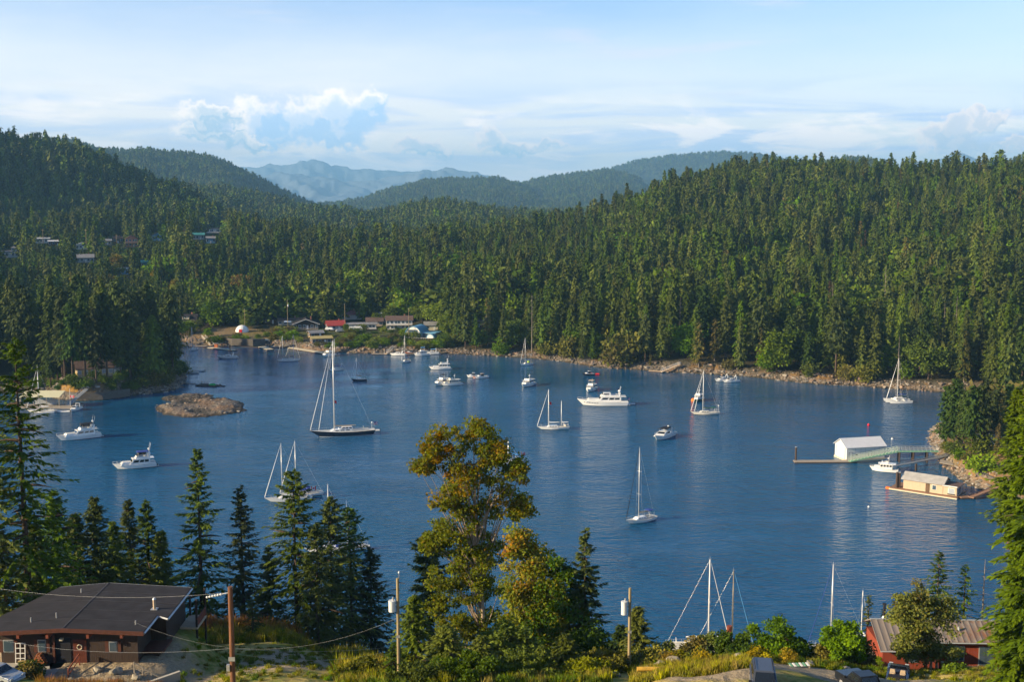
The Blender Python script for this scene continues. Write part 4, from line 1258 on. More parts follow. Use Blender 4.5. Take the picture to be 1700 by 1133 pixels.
def motor_yacht(u, v, th, label, L=12.0, B=3.9, style='fly', name='motor_yacht', canopy=None, group=None, hullm=None, arch=True, radar=True, antennas=2, flagk=None,
                stripe=False, rail=True, k=1.0, tender=None, cabm=None, bootm=None):
    e = boat_root(name, u, v, th, label, 'motor yacht' if L > 9 else 'motorboat', group)
    hb, hs = (0.15 * L * 0.95, 0.085 * L)
    hb = min(max(1.3, hb), 2.4) * k; hs = min(max(0.8, hs), 1.45) * k
    hm = hullm or M_GEL; cm = cabm or M_GEL
    edge = hull_parts(e, L, B, hb, hs, hm, d=0.7, rake=0.13, stern=0.88, full=2.6, bootm=bootm)
    z0 = hs - 0.02; w = B * 0.40
    H1 = 1.25 if L < 16 else 1.5
    if style in ('fly', 'big', 'cabinfly'):
        # fore trunk cabin, main saloon, flybridge coaming
        t0 = (L * 0.02, L * 0.33, w * 0.9, z0, L * 0.0, L * 0.27, w * 0.72, z0 + 0.55 + (hb - hs) * 0.6)
        t1 = (-L * 0.36, L * 0.13, w, z0, -L * 0.36, -L * 0.0 + 0.3, w * 0.86, z0 + H1 + 0.35)
        MB().tier(*t0).build('fore_cabin', cm, e, bevel=0.08)
        cab = MB().tier(*t1).build('cabin', cm, e, bevel=0.06)
        wn = MB(); wn.hexa(*tier_face(t1, 'f', 0.08, 0.92, 0.45, 0.88)); wn.build('windshield', M_GLASS, e)
        for f in 'lr':
            for a, b in ((0.08, 0.30), (0.34, 0.56), (0.62, 0.90)):
                MB().hexa(*tier_face(t1, f, a, b, 0.45, 0.84)).build('window', M_GLASS, e)
        zr = z0 + H1 + 0.35
        roof = MB(); roof.tier(-L * 0.46, L * 0.03 + 0.3, w * 0.98, zr, -L * 0.46, L * 0.02 + 0.2, w * 0.96, zr + 0.10); roof.build('cabin_roof', cm, e, bevel=0.03)
        t2 = (-L * 0.30, -L * 0.02, w * 0.86, zr + 0.10, -L * 0.31, -L * 0.06, w * 0.80, zr + 0.75)
        fb = MB(); x0, x1 = -L * 0.30, -L * 0.02
        fb.tier(x1 - 0.25, x1, w * 0.80, zr + 0.1, x1 - 0.55, x1 - 0.45, w * 0.72, zr + 0.72)
        fb.box(x0, x1 - 0.25, w * 0.76, w * 0.80, zr + 0.1, zr + 0.65); fb.box(x0, x1 - 0.25, -w * 0.80, -w * 0.76, zr + 0.1, zr + 0.65)
        fb.build('flybridge', cm, e, bevel=0.02)
        MB().box(x0 + 0.4, x0 + 1.0, -w * 0.5, w * 0.5, zr + 0.1, zr + 0.55).build('helm_seat', M_DECK, e, bevel=0.05)
        ws = MB(); ws.hexa([(x1 - 0.50, -w * 0.7, zr + 0.72), (x1 - 0.47, -w * 0.7, zr + 0.72), (x1 - 0.47, w * 0.7, zr + 0.72), (x1 - 0.50, w * 0.7, zr + 0.72)],
                             [(x1 - 0.75, -w * 0.66, zr + 1.1), (x1 - 0.72, -w * 0.66, zr + 1.1), (x1 - 0.72, w * 0.66, zr + 1.1), (x1 - 0.75, w * 0.66, zr + 1.1)])
        ws.build('flybridge_screen', M_GLASS, e)
        ztop = zr + 0.75
        if canopy:
            c = MB(); c.tier(x0 - 0.4, x1 - 0.5, w * 0.78, zr + 1.85, x0 - 0.3, x1 - 0.7, w * 0.66, zr + 2.0); c.build('canopy', canopy, e, bevel=0.04)
            g = MB()
            for xx in (x0 - 0.2, x1 - 0.8):
                for sg in (1, -1):
                    g.bar((xx, sg * w * 0.74, zr + 0.6), (xx, sg * w * 0.72, zr + 1.86), 0.03, 4)
            g.build('canopy_frame', M_ALU, e)
            MB().box(x0, x1 - 0.8, -w * 0.735, -w * 0.725, zr + 0.7, zr + 1.8).build('canopy_curtain', M_GLASS, e)
            ztop = zr + 2.0
        if arch:
            a = MB(); xa = x0 - 0.1
            for sg in (1, -1):
                a.hexa([(xa - 0.5, sg * w * 0.84, zr + 0.1), (xa + 0.1, sg * w * 0.84, zr + 0.1), (xa + 0.1, sg * w * 0.74, zr + 0.1), (xa - 0.5, sg * w * 0.74, zr + 0.1)],
                       [(xa - 0.8, sg * w * 0.72, zr + 1.35), (xa - 0.4, sg * w * 0.72, zr + 1.35), (xa - 0.4, sg * w * 0.62, zr + 1.35), (xa - 0.8, sg * w * 0.62, zr + 1.35)])
            a.box(xa - 0.8, xa - 0.4, -w * 0.72, w * 0.72, zr + 1.352, zr + 1.47)
            a.build('radar_arch', cm, e)
            ztop = max(ztop, zr + 1.47)
        xr = x0 - 0.6
        if radar:
            r_ = MB(); r_.bar((xr, 0, ztop), (xr, 0, ztop + 0.35), 0.12, 8); r_.ball((xr, 0, ztop + 0.5), 0.34 if L < 16 else 0.55, 10, 6, 0.75); r_.build('radar_dome', M_GEL, e, smooth=True)
        if antennas:
            an = MB()
            for i in range(antennas):
                y_ = w * (0.6 - 1.2 * i / max(1, antennas - 1)) if antennas > 1 else 0
                an.bar((xr, y_, ztop - 0.1), (xr - 0.5, y_, ztop + 2.2), 0.022, 4)
            an.build('antenna', M_WHITEC, e)
        # cockpit sides
        ck = MB(); ck.box(-L * 0.49, -L * 0.36, w * 0.9, w * 1.0, z0, z0 + 0.45); ck.box(-L * 0.49, -L * 0.36, -w * 1.0, -w * 0.9, z0, z0 + 0.45); ck.build('cockpit_coaming', cm, e)
        if style == 'big':
            t3 = (-L * 0.16, L * 0.045, w * 0.66, zr + 0.1, -L * 0.16, -L * 0.02, w * 0.56, zr + 1.35)
            MB().tier(*t3).build('pilothouse', cm, e, bevel=0.06)
            MB().hexa(*tier_face(t3, 'f', 0.08, 0.92, 0.5, 0.9)).build('windshield', M_GLASS, e)
            for f in 'lr':
                MB().hexa(*tier_face(t3, f, 0.2, 0.9, 0.5, 0.88)).build('window', M_GLASS, e)
            for f in 'lr':
                sg = 1 if f == 'l' else -1
                for i in range(6):
                    x = L * (0.34 - 0.05 * i)
                    xx, yy, zz = edge(0.5 + x / L)
                    pr_ = MB(); pr_.slab((x, sg * (yy * 0.985 if x < L * 0.25 else yy * 0.97), zz * 0.62), (0.55, -sg * 0.05, 0), (0, 0, 0.16), (0, sg, 0), 0.04); pr_.build('porthole', M_GLASS, e)
    elif style == 'sport':
        t1 = (-L * 0.20, L * 0.34, w * 0.96, z0, -L * 0.18, L * 0.06, w * 0.74, z0 + 1.15 * k)
        MB().tier(*t1).build('cabin', cm, e, bevel=0.10)
        MB().hexa(*tier_face(t1, 'f', 0.08, 0.92, 0.60, 0.93)).build('windshield', M_GLASS, e)
        for f in 'lr':
            MB().hexa(*tier_face(t1, f, 0.12, 0.52, 0.48, 0.84)).build('window', M_GLASS, e)
            MB().hexa(*tier_face(t1, f, 0.58, 0.78, 0.48, 0.74)).build('window', M_GLASS, e)
        zc = z0 + 1.15 * k
        if canopy:
            c = MB(); c.tier(-L * 0.30, L * 0.05, w * 0.78, zc + 0.78, -L * 0.28, L * 0.02, w * 0.68, zc + 0.92); c.build('canopy', canopy, e, bevel=0.04)
            g = MB()
            for xx in (-L * 0.28, L * 0.02):
                for sg in (1, -1): g.bar((xx, sg * w * 0.72, zc - 0.3), (xx, sg * w * 0.72, zc + 0.8), 0.03, 4)
            g.build('canopy_frame', M_ALU, e)
        a = MB()
        for sg in (1, -1):
            a.hexa([(-L * 0.30, sg * w * 0.9, z0), (-L * 0.24, sg * w * 0.9, z0), (-L * 0.24, sg * w * 0.8, z0), (-L * 0.30, sg * w * 0.8, z0)],
                   [(-L * 0.34, sg * w * 0.7, zc + 0.55), (-L * 0.29, sg * w * 0.7, zc + 0.55), (-L * 0.29, sg * w * 0.6, zc + 0.55), (-L * 0.34, sg * w * 0.6, zc + 0.55)])
        a.box(-L * 0.34, -L * 0.29, -w * 0.7, w * 0.7, zc + 0.552, zc + 0.65); a.build('radar_arch', cm, e)
        if radar:
            r_ = MB(); r_.bar((-L * 0.31, 0, zc + 0.65), (-L * 0.31, 0, zc + 0.9), 0.08, 8); r_.ball((-L * 0.31, 0, zc + 1.05), 0.28, 10, 6, 0.8); r_.build('radar_dome', M_GEL, e, smooth=True)
        ck = MB(); ck.box(-L * 0.48, -L * 0.2, w * 0.92, w * 1.02, z0, z0 + 0.4); ck.box(-L * 0.48, -L * 0.2, -w * 1.02, -w * 0.92, z0, z0 + 0.4)
        ck.build('cockpit_coaming', cm, e)
    elif style == 'trawler':
        t1 = (-L * 0.30, L * 0.16, w * 0.86, z0, -L * 0.30, L * 0.13, w * 0.84, z0 + 1.45)
        t0 = (L * 0.14, L * 0.36, w * 0.66, z0 + 0.1, L * 0.14, L * 0.33, w * 0.56, hb + 0.35)
        MB().tier(*t0).build('fore_cabin', cm, e, bevel=0.05)
        MB().tier(*t1).build('cabin', cm, e, bevel=0.04)
        for f in 'lr':
            for i in range(4):
                MB().hexa(*tier_face(t1, f, 0.06 + i * 0.235, 0.23 + i * 0.235, 0.48, 0.84)).build('window', M_GLASS, e)
        for i in range(3):
            MB().hexa(*tier_face(t1, 'f', 0.06 + i * 0.31, 0.31 + i * 0.31, 0.5, 0.86)).build('windshield', M_GLASS, e)
        zr = z0 + 1.45
        MB().tier(-L * 0.42, L * 0.20, w * 0.98, zr + 0.002, -L * 0.42, L * 0.18, w * 0.96, zr + 0.09).build('cabin_roof', cm, e, bevel=0.02)
        fb = MB(); fb.box(L * 0.04, L * 0.08, -w * 0.7, w * 0.7, zr + 0.09, zr + 0.7)
        fb.box(-L * 0.14, L * 0.04, w * 0.66, w * 0.7, zr + 0.09, zr + 0.55); fb.box(-L * 0.14, L * 0.04, -w * 0.7, -w * 0.66, zr + 0.09, zr + 0.55); fb.build('flybridge', cm, e, bevel=0.02)
        ms = MB(); ms.bar((-L * 0.16, 0, zr + 0.09), (-L * 0.18, 0, zr + 2.3), 0.05, 6); ms.bar((-L * 0.18, -0.6, zr + 1.7), (-L * 0.18, 0.6, zr + 1.7), 0.03, 4); ms.build('mast', M_GEL, e)
        if radar: MB().ball((-L * 0.15, 0, zr + 1.5), 0.26, 8, 5, 0.7).build('radar_dome', M_GEL, e, smooth=True)
        if canopy:
            MB().tier(-L * 0.20, L * 0.05, w * 0.76, zr + 1.75, -L * 0.19, L * 0.04, w * 0.68, zr + 1.87).build('canopy', canopy, e, bevel=0.03)
            g = MB()
            for xx in (-L * 0.18, L * 0.03):
                for sg in (1, -1): g.bar((xx, sg * w * 0.7, zr + 0.4), (xx, sg * w * 0.7, zr + 1.76), 0.025, 4)
            g.build('canopy_frame', M_ALU, e)
    elif style == 'open':
        MB().tier(-L * 0.05, L * 0.28, w * 0.8, z0, -L * 0.02, L * 0.2, w * 0.62, z0 + 0.5).build('cabin', cm, e, bevel=0.05)
        t1 = (-L * 0.12, L * 0.10, w * 0.72, z0 + 0.2, -L * 0.12, L * 0.02, w * 0.6, z0 + 1.15)
        MB().tier(*t1).build('windshield', M_GLASS, e, bevel=0.03)
        MB().box(-L * 0.16, L * 0.04, -w * 0.66, w * 0.66, z0 + 1.152, z0 + 1.24).build('cabin_roof', canopy or cm, e, bevel=0.02)
        MB().box(-L * 0.5 - 0.35, -L * 0.5 - 0.02, -0.2, 0.2, 0.1, 1.0).build('outboard_motor', M_BLACKC, e, bevel=0.04)
    if rail: rails(e, edge, 0.55, 0.985, 0.6 * min(1, L / 11), 6)
    sp = MB(); sp.box(-L * 0.5 - 0.75, -L * 0.5 - 0.0, -B * 0.38, B * 0.38, 0.18, 0.30)
    if style != 'open': sp.build('swim_platform', M_DECK, e, bevel=0.03)
    if flagk: flag(e, -L * 0.49, B * 0.2, hs, flagk, 1.1, 0.7, 1.4, math.pi + 0.4)
    return e

def sailboat(u, v, th, label, L=12.0, B=None, mastH=16.0, mast_at=0.10, hullm=None, coverm=None, stays=1, mizzen=None, name='sailboat', group=None, dodger=None, bimini=None,
             cab='low', flagk=None, mastm=None, sailm=None, spread=2, freeb=None, boomm=True, stay_mat=None, courtesy=False, mr=0.09, bootm=None, dome=False, seat=None):
    e = boat_root(name, u, v, th, label, 'sailboat', group)
    B = B or L * 0.29
    fb_ = freeb or max(0.8, L * 0.075)
    hm = hullm or M_GEL; mm = mastm or M_ALU
    edge = hull_parts(e, L, B, fb_ * 1.35, fb_, hm, d=0.6, rake=0.16, stern=0.62, full=2.0, sheer=1.2, m_deck=M_DECK, transom=0.06, bootm=bootm)
    z0 = fb_ * 1.02 - 0.05
    w = B * 0.28
    t1 = (-L * 0.16, L * 0.20, w, z0, -L * 0.14, L * 0.13, w * 0.8, z0 + 0.42 + 0.012 * L)
    MB().tier(*t1).build('coachroof', M_GEL if hm is not M_CREAM else M_CREAM, e, bevel=0.07)
    for f in 'lr':
        for i in range(3):
            MB().hexa(*tier_face(t1, f, 0.12 + 0.27 * i, 0.30 + 0.27 * i, 0.35, 0.75)).build('window', M_GLASS, e)
    zc = t1[7]
    if cab == 'pilot':
        t2 = (-L * 0.17, L * 0.06, w * 0.92, zc - 0.03, -L * 0.15, L * 0.0, w * 0.78, zc + 0.75)
        MB().tier(*t2).build('deckhouse', M_GEL, e, bevel=0.06)
        for f in 'lr':
            for i in range(3):
                MB().hexa(*tier_face(t2, f, 0.08 + 0.29 * i, 0.30 + 0.29 * i, 0.3, 0.8)).build('window', M_GLASS, e)
        MB().hexa(*tier_face(t2, 'f', 0.1, 0.9, 0.3, 0.85)).build('windshield', M_GLASS, e)
        zc2 = zc + 0.75
    if dodger:
        MB().tier(-L * 0.22, -L * 0.10, w * 1.0, z0 + 0.35, -L * 0.21, -L * 0.14, w * 0.9, zc + 0.75).build('dodger', dodger, e, bevel=0.08)
    if bimini:
        MB().tier(-L * 0.40, -L * 0.22, w * 1.15, zc + 1.15, -L * 0.38, -L * 0.24, w * 1.0, zc + 1.28).build('bimini', bimini, e, bevel=0.04)
        g = MB()
        for xx in (-L * 0.39, -L * 0.23):
            for sg in (1, -1): g.bar((xx, sg * w * 1.1, z0), (xx, sg * w * 1.1, zc + 1.16), 0.02, 4)
        g.build('bimini_frame', M_ALU, e)
    ck = MB()
    for sg in (1, -1): ck.box(-L * 0.42, -L * 0.17, sg * w * 0.95 - 0.08, sg * w * 0.95 + 0.08, z0, z0 + 0.3)
    ck.build('cockpit_coaming', M_DECK, e)
    wh = MB(); wh.bar((-L * 0.33, 0, z0), (-L * 0.33, 0, z0 + 0.8), 0.05, 6); wh.path([(-L * 0.33, 0.45 * math.cos(a), z0 + 0.9 + 0.45 * math.sin(a)) for a in np.linspace(0, 6.2832, 13)], 0.025, 4); wh.build('steering_wheel', M_ALU, e)
    xm = L * mast_at
    def rig(xm, H, xf, xb, tagn='', boomL=None, spread=2, stays=1, rr=mr):
        zb = zc
        ms = MB(); ms.bar((xm, 0, zb - 0.3), (xm, 0, H), rr * 1.1, 8, rr * 0.8); mo = ms.build('mast', mm, e, smooth=True)
        mt = MB(); mt.bar((xm, 0, H), (xm, 0, H + 0.5), 0.015, 4); mt.bar((xm - 0.3, 0, H + 0.1), (xm + 0.3, 0, H + 0.1), 0.015, 4); mt.build('masthead', M_ALU, e)
        for i in range(spread):
            zs = zb + (H - zb) * (i + 1) / (spread + 1)
            MB().bar((xm, -B * 0.26, zs), (xm, B * 0.26, zs), 0.035, 5).build('spreader', mm, e)
        wr = MB()
        for sg in (1, -1):
            pts = [(xm, 0, H - 0.1)]
            for i in reversed(range(spread)): pts.append((xm, sg * B * 0.26, zb + (H - zb) * (i + 1) / (spread + 1)))
            pts.append((xm - 0.2, sg * B * 0.42, z0))
            wr.path(pts, 0.005 if v > 1000 else 0.012, 4)
        if xb is not None: wr.path([(xm, 0, H), (xb, 0, z0 + 0.1)], 0.006 if v > 1000 else 0.012, 4)
        wr.build('rigging', M_ALU, e)
        for i in range(stays):
            xx = xf - i * L * 0.13; hh = H * (1 - 0.0 * i) - 0.15
            zz = edge(min(0.98, xx / L + 0.5))[2]
            a = Vector((xx, 0, zz + 0.1)); b = Vector((xm + 0.1, 0, hh)); p = [a + (b - a) * k for k in (0, 0.04, 0.5, 0.9, 1.0)]
            kk = min(1.0, L / 12) * (0.6 if v > 1000 else 1); v_, f_ = tube([tuple(q) for q in p], [0.03, 0.11 * kk, 0.085 * kk, 0.04, 0.012], 6)
            MB().add(v_, [tuple(q) for q in f_]).build('furled_jib', stay_mat or M_SAILCL, e, smooth=True)
        bl = boomL or L * 0.34
        zbm = zb + 0.75
        if boomm:
            MB().bar((xm - 0.1, 0, zbm), (xm - bl, 0, zbm + 0.1), 0.07, 6).build('boom', mm, e)
            cv = [(xm - 0.12 - bl * 0.97 * k, 0, zbm + 0.24 + 0.10 * math.sin(k * 9) * 0.2 - 0.08 * k + 0.18 * max(0, 1 - k * 5)) for k in np.linspace(0, 1, 7)]
            v_, f_ = tube(cv, [0.20, 0.19, 0.18, 0.17, 0.16, 0.14, 0.10], 7)
            MB().add(v_, [tuple(q) for q in f_]).build('sail_cover', coverm or M_SAILCL, e, smooth=True)
    rig(xm, mastH, L * 0.49, None if mizzen else -L * 0.48, spread=spread, stays=stays)
    if mizzen:
        rig(mizzen[0] * L, mizzen[1], L * 0.0, None, boomL=L * 0.22, spread=1, stays=0, rr=mr * 0.8)
    rails(e, edge, 0.04, 0.98, 0.6, 9, r=0.014)
    if dome:
        d = MB(); d.bar((-L * 0.46, B * 0.2, z0), (-L * 0.46, B * 0.2, z0 + 2.2), 0.04, 5); d.ball((-L * 0.46, B * 0.2, z0 + 2.4), 0.3, 8, 5, 0.8); d.build('radar_dome', M_GEL, e, smooth=True)
    if flagk: flag(e, -L * 0.5, 0, z0, flagk, 1.5, 1.0, 2.4, math.pi + 0.5)
    if courtesy: flag(e, xm - 0.3, -B * 0.2, mastH * courtesy - 1.5, 'red', 0.8, 0.9, 1.2, math.pi + 0.3)
    return e

def catamaran(u, v, th, label, L=12, mastH=17, name='catamaran', solid=False):
    e = boat_root(name, u, v, th, label, 'catamaran')
    for sg in (1, -1):
        h = empty('float_hull', (0, sg * 2.7, 0)); h.parent = e
        hull_parts(h, L * 0.92, 1.3, 1.2, 1.0, M_GEL, d=0.4, rake=0.05)
    c = empty('centre_hull', (0.3, 0, 0)); c.parent = e
    hull_parts(c, L, 1.7, 1.3, 1.15, M_GEL, d=0.4, rake=0.06)
    for x in (L * 0.12, -L * 0.18):
        MB().box(x - 0.35, x + 0.35, -2.7, 2.7, 1.0, 1.25).build('cross_beam', M_GEL, e, bevel=0.08)
    t1 = (-L * 0.22, L * 0.18, 1.1, 1.1, -L * 0.18, L * 0.1, 0.85, 1.95)
    MB().tier(*t1).build('coachroof', M_GEL, e, bevel=0.08)
    for f in 'lr': MB().hexa(*tier_face(t1, f, 0.15, 0.85, 0.4, 0.75)).build('window', M_GLASS, e)
    MB().bar((L * 0.02, 0, 1.9), (L * 0.02, 0, mastH), 0.12, 8, 0.09).build('mast', M_ALU, e)
    MB().bar((L * 0.0, 0, 2.7), (-L * 0.36, 0, 2.8), 0.07, 6).build('boom', M_ALU, e)
    v_, f_ = tube([(-0.02 * L - L * 0.33 * k, 0, 2.98) for k in np.linspace(0, 1, 5)], [0.24, 0.2, 0.2, 0.18, 0.1], 7)
    MB().add(v_, [tuple(q) for q in f_]).build('sail_cover', M_BLUEC, e, smooth=True)
    a, b = Vector((L * 0.46, 0, 1.3)), Vector((L * 0.03, 0, mastH - 0.5))
    v_, f_ = tube([tuple(a + (b - a) * k) for k in (0, 0.05, 0.5, 1)], [0.03, 0.13, 0.1, 0.02], 6)
    MB().add(v_, [tuple(q) for q in f_]).build('furled_jib', M_SAILCL, e, smooth=True)
    wr = MB()
    for sg in (1, -1):
        wr.path([(L * 0.02, 0, mastH - 0.3), (-0.3, sg * 2.7, 1.1)], 0.014, 4)
        wr.bar((L * 0.02, 0, mastH * 0.5), (L * 0.02, sg * 0.9, mastH * 0.5), 0.03, 4)
    wr.path([(L * 0.02, 0, mastH), (-L * 0.45, 0, 1.2)], 0.014, 4); wr.build('rigging', M_ALU, e)
    return e

def buoy(u, v, m, label, r=0.35):
    e = boat_root('mooring_buoy', u, v, 0, label, 'buoy', None)
    MB().ball((0, 0, r * 0.45), r, 10, 7).build('float', m, e, smooth=True)
    MB().bar((0, 0, r * 1.3), (0, 0, r * 1.3 + 0.25), 0.03, 5).build('mooring_ring', M_ALU, e)

def fleet():
    # left side
    motor_yacht(130, 729, 216, 'white flybridge motor yacht with its bow to the big fir, nearest the floating shed', 13.4, 4.2, 'fly', canopy=M_BLACKC, antennas=2)
    motor_yacht(223, 777, 205, 'white motor yacht under a blue canopy with a grey dinghy astern', 11.6, 3.9, 'fly', canopy=M_BLUEC, antennas=3)
    dinghy(251, 775, 190, 'grey inflatable dinghy astern of the yacht with the blue canopy', 3.2)
    g = 'white sloops rafted together behind the fir'
    sailboat(478, 832, 197, 'nearer of two white sloops rafted behind the tall fir, dark blue canvas aft', 11.6, mastH=14.5, mast_at=0.12, coverm=M_BLUEC, bimini=M_BLUEC, dodger=M_BLUEC, flagk='maple', group=g)
    sailboat(500, 824, 197, 'farther of two white sloops rafted behind the tall fir, its mast right of the other', 10.8, mastH=14.2, mast_at=0.12, coverm=M_BLUEC, dodger=M_BLUEC, group=g)
    sailboat(548, 917, 190, 'white sloop almost hidden by the dark firs, tall mast at the left of the clump', 11, mastH=14.6, mast_at=0.02, coverm=M_BLUEC, dodger=M_BLUEC, stays=0)
    sailboat(578, 914, 190, 'small white sloop almost hidden by the dark firs, only its short mast and bow showing', 9, mastH=11, mast_at=0.02, coverm=M_BLUEC, stays=0)
    sailboat(568, 723.5, 196, 'large navy blue sloop with two furled headsails and a white deckhouse', 20.5, 5.2, mastH=30.5, mast_at=0.12, hullm=M_NAVY, coverm=M_TAN, stays=2, cab='pilot', flagk='stars',
             courtesy=0.38, mr=0.16, spread=4, freeb=1.55, dome=True, bootm=M_WHITEC)
    dinghy(622, 716, 190, 'white dinghy at the stern of the large navy sloop', 3.2, m=M_GEL)
    sailboat(918, 713, 186, 'white two-masted ketch with a boat slung across its stern', 10.6, mastH=13.0, mast_at=0.14, mizzen=(-0.26, 9.2), flagk=None, courtesy=0.72, mastm=M_GEL, spread=1, mr=0.12)
    p = W(940, 712, 0)
    dinghy(0, 712, 265, 'cream rowing dinghy hung from the stern of the ketch', 2.8, pos=(W(940, 714, 0).x, W(940, 714, 0).y, 1.3), m=M_CREAM, motor=False)
    motor_yacht(1000, 673, 180, 'largest white motor yacht, three decks high with a radar mast', 18.6, 5.2, 'big', antennas=4, flagk='stars', bootm=M_BOOT)
    dinghy(1047, 672, 180, 'white tender at the stern of the largest motor yacht', 3.4, m=M_GEL)
    motor_yacht(981, 649, 250, 'white trawler with a dark awning just behind the largest motor yacht', 9.5, 3.6, 'trawler', name='trawler', canopy=M_TAN)
    motor_yacht(977, 624, 200, 'small dark-hulled workboat in front of the rocky shore, beyond the trawler', 5.5, 2.3, 'open', name='workboat', hullm=M_NAVY, rail=False, canopy=M_GEL)
    dinghy(988, 622, 170, 'red and black inflatable beside the small dark workboat', 3.6, m=M_RED)
    motor_yacht(876, 641, 245, 'white trawler anchored alone between the ketch and the far sloop', 10.5, 3.9, 'trawler', name='trawler')
    motor_yacht(1101, 727.5, 238, 'white sport cruiser with a black bimini seen from its bow', 12.0, 4.4, 'sport', canopy=M_BLACKC)
    sailboat(1170, 688.5, 184, 'cream cutter with two furled headsails and green canvas', 10.2, mastH=15.4, mast_at=0.07, hullm=M_CREAM, stays=2, coverm=M_GREENC, bimini=M_GREENC, dome=True, mastm=M_GEL, spread=1)
    motor_yacht(1159, 666, 245, 'dark green fishing boat behind the cream cutter', 8.5, 3.0, 'trawler', name='fishing_boat', hullm=M_GREENH, cabm=M_GEL, rail=False)
    buoy(1151, 667, M_ORANGE, 'big orange float at the bow of the green fishing boat', 0.9)
    g = 'motorboats rafted by the pink rocks'
    motor_yacht(1199, 633.5, 205, 'left of two white motorboats rafted by the pink rocks, with a flybridge', 7.4, 2.9, 'sport', group=g, k=0.9)
    motor_yacht(1213, 635, 200, 'right of two white motorboats rafted by the pink rocks, with a dark window', 7.6, 2.8, 'sport', group=g, k=0.85)
    catamaran(1490, 668.5, 186, 'white three-hulled sailing boat with its sail under a blue cover, off the dead tree', 9.5, 16.5, name='trimaran')
    sailboat(1063, 867, 214, 'white sloop with a tall bare mast, nearest the middle of the bay', 8.8, 3.0, mastH=17.6, mast_at=0.06, spread=2, stay_mat=M_BLACKC, bimini=M_BLUEC, coverm=M_TAN)
    sailboat(874, 607, 215, 'pale blue-white sloop near the far rocky shore', 7.0, mastH=12.5, spread=1, dodger=mat('lime_canvas', (0.45, 0.6, 0.1), 0.8))
    motor_yacht(785, 627, 200, 'small white cabin boat with an inflatable beside it', 5.6, 2.4, 'open', rail=False, name='motorboat')
    dinghy(791, 628, 180, 'reddish inflatable between two small cabin boats', 3.0, m=mat('faded_red_rubber', (0.45, 0.2, 0.16), 0.7))
    motor_yacht(799, 628.5, 215, 'white cabin boat with a dark rear curtain, right of the inflatable', 6.6, 2.5, 'open', rail=False, name='motorboat', canopy=M_TAN)
    g = 'trawlers rafted in mid bay'
    motor_yacht(734, 639, 232, 'left of two rafted white trawlers, with a dark awning and high radar', 9.6, 3.5, 'trawler', name='trawler', canopy=M_BLACKC, group=g)
    motor_yacht(749, 640, 205, 'right of two rafted white trawlers, cream cabin', 9.0, 3.4, 'trawler', name='trawler', group=g, cabm=M_CREAM)
    motor_yacht(730, 613.5, 188, 'white motor yacht off the blue arched house', 9.6, 3.4, 'fly', canopy=None, antennas=1)
    sailboat(596, 633, 176 + 8, 'small dark-hulled sailing boat with a white furled headsail', 6.6, mastH=9.5, hullm=M_NAVY, mast_at=0.14, spread=1, coverm=M_TAN)
    sailboat(673, 602.5, 238, 'small white sloop in front of the motorboats at the float', 6.4, mastH=12.8, spread=1, mast_at=0.05, coverm=M_LBLUE, mr=0.10)
    sailboat(558, 616, 225, 'white sloop under a blue sail cover, near the end of the long dock', 7.2, mastH=14.0, spread=1, coverm=M_BLUEC, mr=0.12)
    motor_yacht(545, 592, 235, 'white trawler at the end of the long dock', 8.2, 3.3, 'trawler', name='trawler')
    g = 'sloops rafted off the docks'
    sailboat(472, 600.5, 200, 'left of two rafted sailing boats off the docks, brown deck gear', 6.8, mastH=11.8, spread=1, group=g, coverm=M_TAN, mr=0.11)
    sailboat(485, 600, 10, 'right of two rafted sailing boats off the docks, black sail cover', 7.4, mastH=12.0, spread=1, group=g, coverm=M_BLACKC, mastm=M_BLUEC)
    motor_yacht(377, 595.5, 186, 'white sport-fishing boat heading for the headland, off the small dock', 9.4, 3.3, 'sport', canopy=None, k=0.95)
    sailboat(318, 620, 190, 'white sailing boat off the tip of the headland with a dinghy astern', 6.2, mastH=14.0, spread=1, mast_at=0.22, bimini=M_WHITEC, mr=0.10)
    dinghy(335, 617, 185, 'small white dinghy astern of the boat off the headland', 2.6, m=M_GEL)
    sailboat(321, 582, 250, 'white sloop moored at the left end of the small dock', 6.5, mastH=11.5, spread=1, mr=0.1)
    # behind the headland and moored alongside
    sailboat(48, 573, 200, 'sailing boat behind the headland, only its tall mast showing above the firs', 12, mastH=24, mr=0.2, spread=2)
    sailboat(205, 569, 200, 'sailing boat behind the headland, mast tip showing among the firs', 11, mastH=21.5, mr=0.16)
    for (u, v, th, lab) in ((118, 566, 190, 'white boat glimpsed between the trunks of the headland, leftmost'), (150, 567, 200, 'white boat glimpsed between the trunks of the headland, second from left'),
                            (182, 567, 185, 'white boat glimpsed between the trunks of the headland, the brightest'), (246, 572, 195, 'white boat glimpsed between the trunks near the headland tip')):
        motor_yacht(u, v, th, lab, 11, 4, 'sport', radar=False, rail=False)
    sailboat(68, 685.5, 176, 'white sloop moored along the floating shed', 10.5, mastH=16.2, mast_at=0.05, spread=1, mr=0.12)
    dinghy(104, 684.5, 180, 'long white skiff with a dark cover at the gangway float', 5.2, m=M_GEL)
    motor_yacht(125, 682, 265, 'small white motorboat moored right of the flag and gangway', 6.8, 2.6, 'sport', radar=False, k=0.85)
    # by the blue house float
    motor_yacht(660, 590.5, 172, 'white sport boat with a tan interior at the float below the blue house', 7.6, 2.7, 'sport', canopy=None, k=0.85, radar=False)
    motor_yacht(682, 588, 195, 'dark red-brown wooden boat between the white ones at the float', 6.5, 2.5, 'open', hullm=mat('mahogany', (0.22, 0.06, 0.03), 0.4, var=0.2), rail=False, canopy=M_TAN)
    motor_yacht(700, 591, 200, 'white cabin cruiser with a light blue top at the float', 7.8, 2.9, 'trawler', canopy=M_LBLUE)
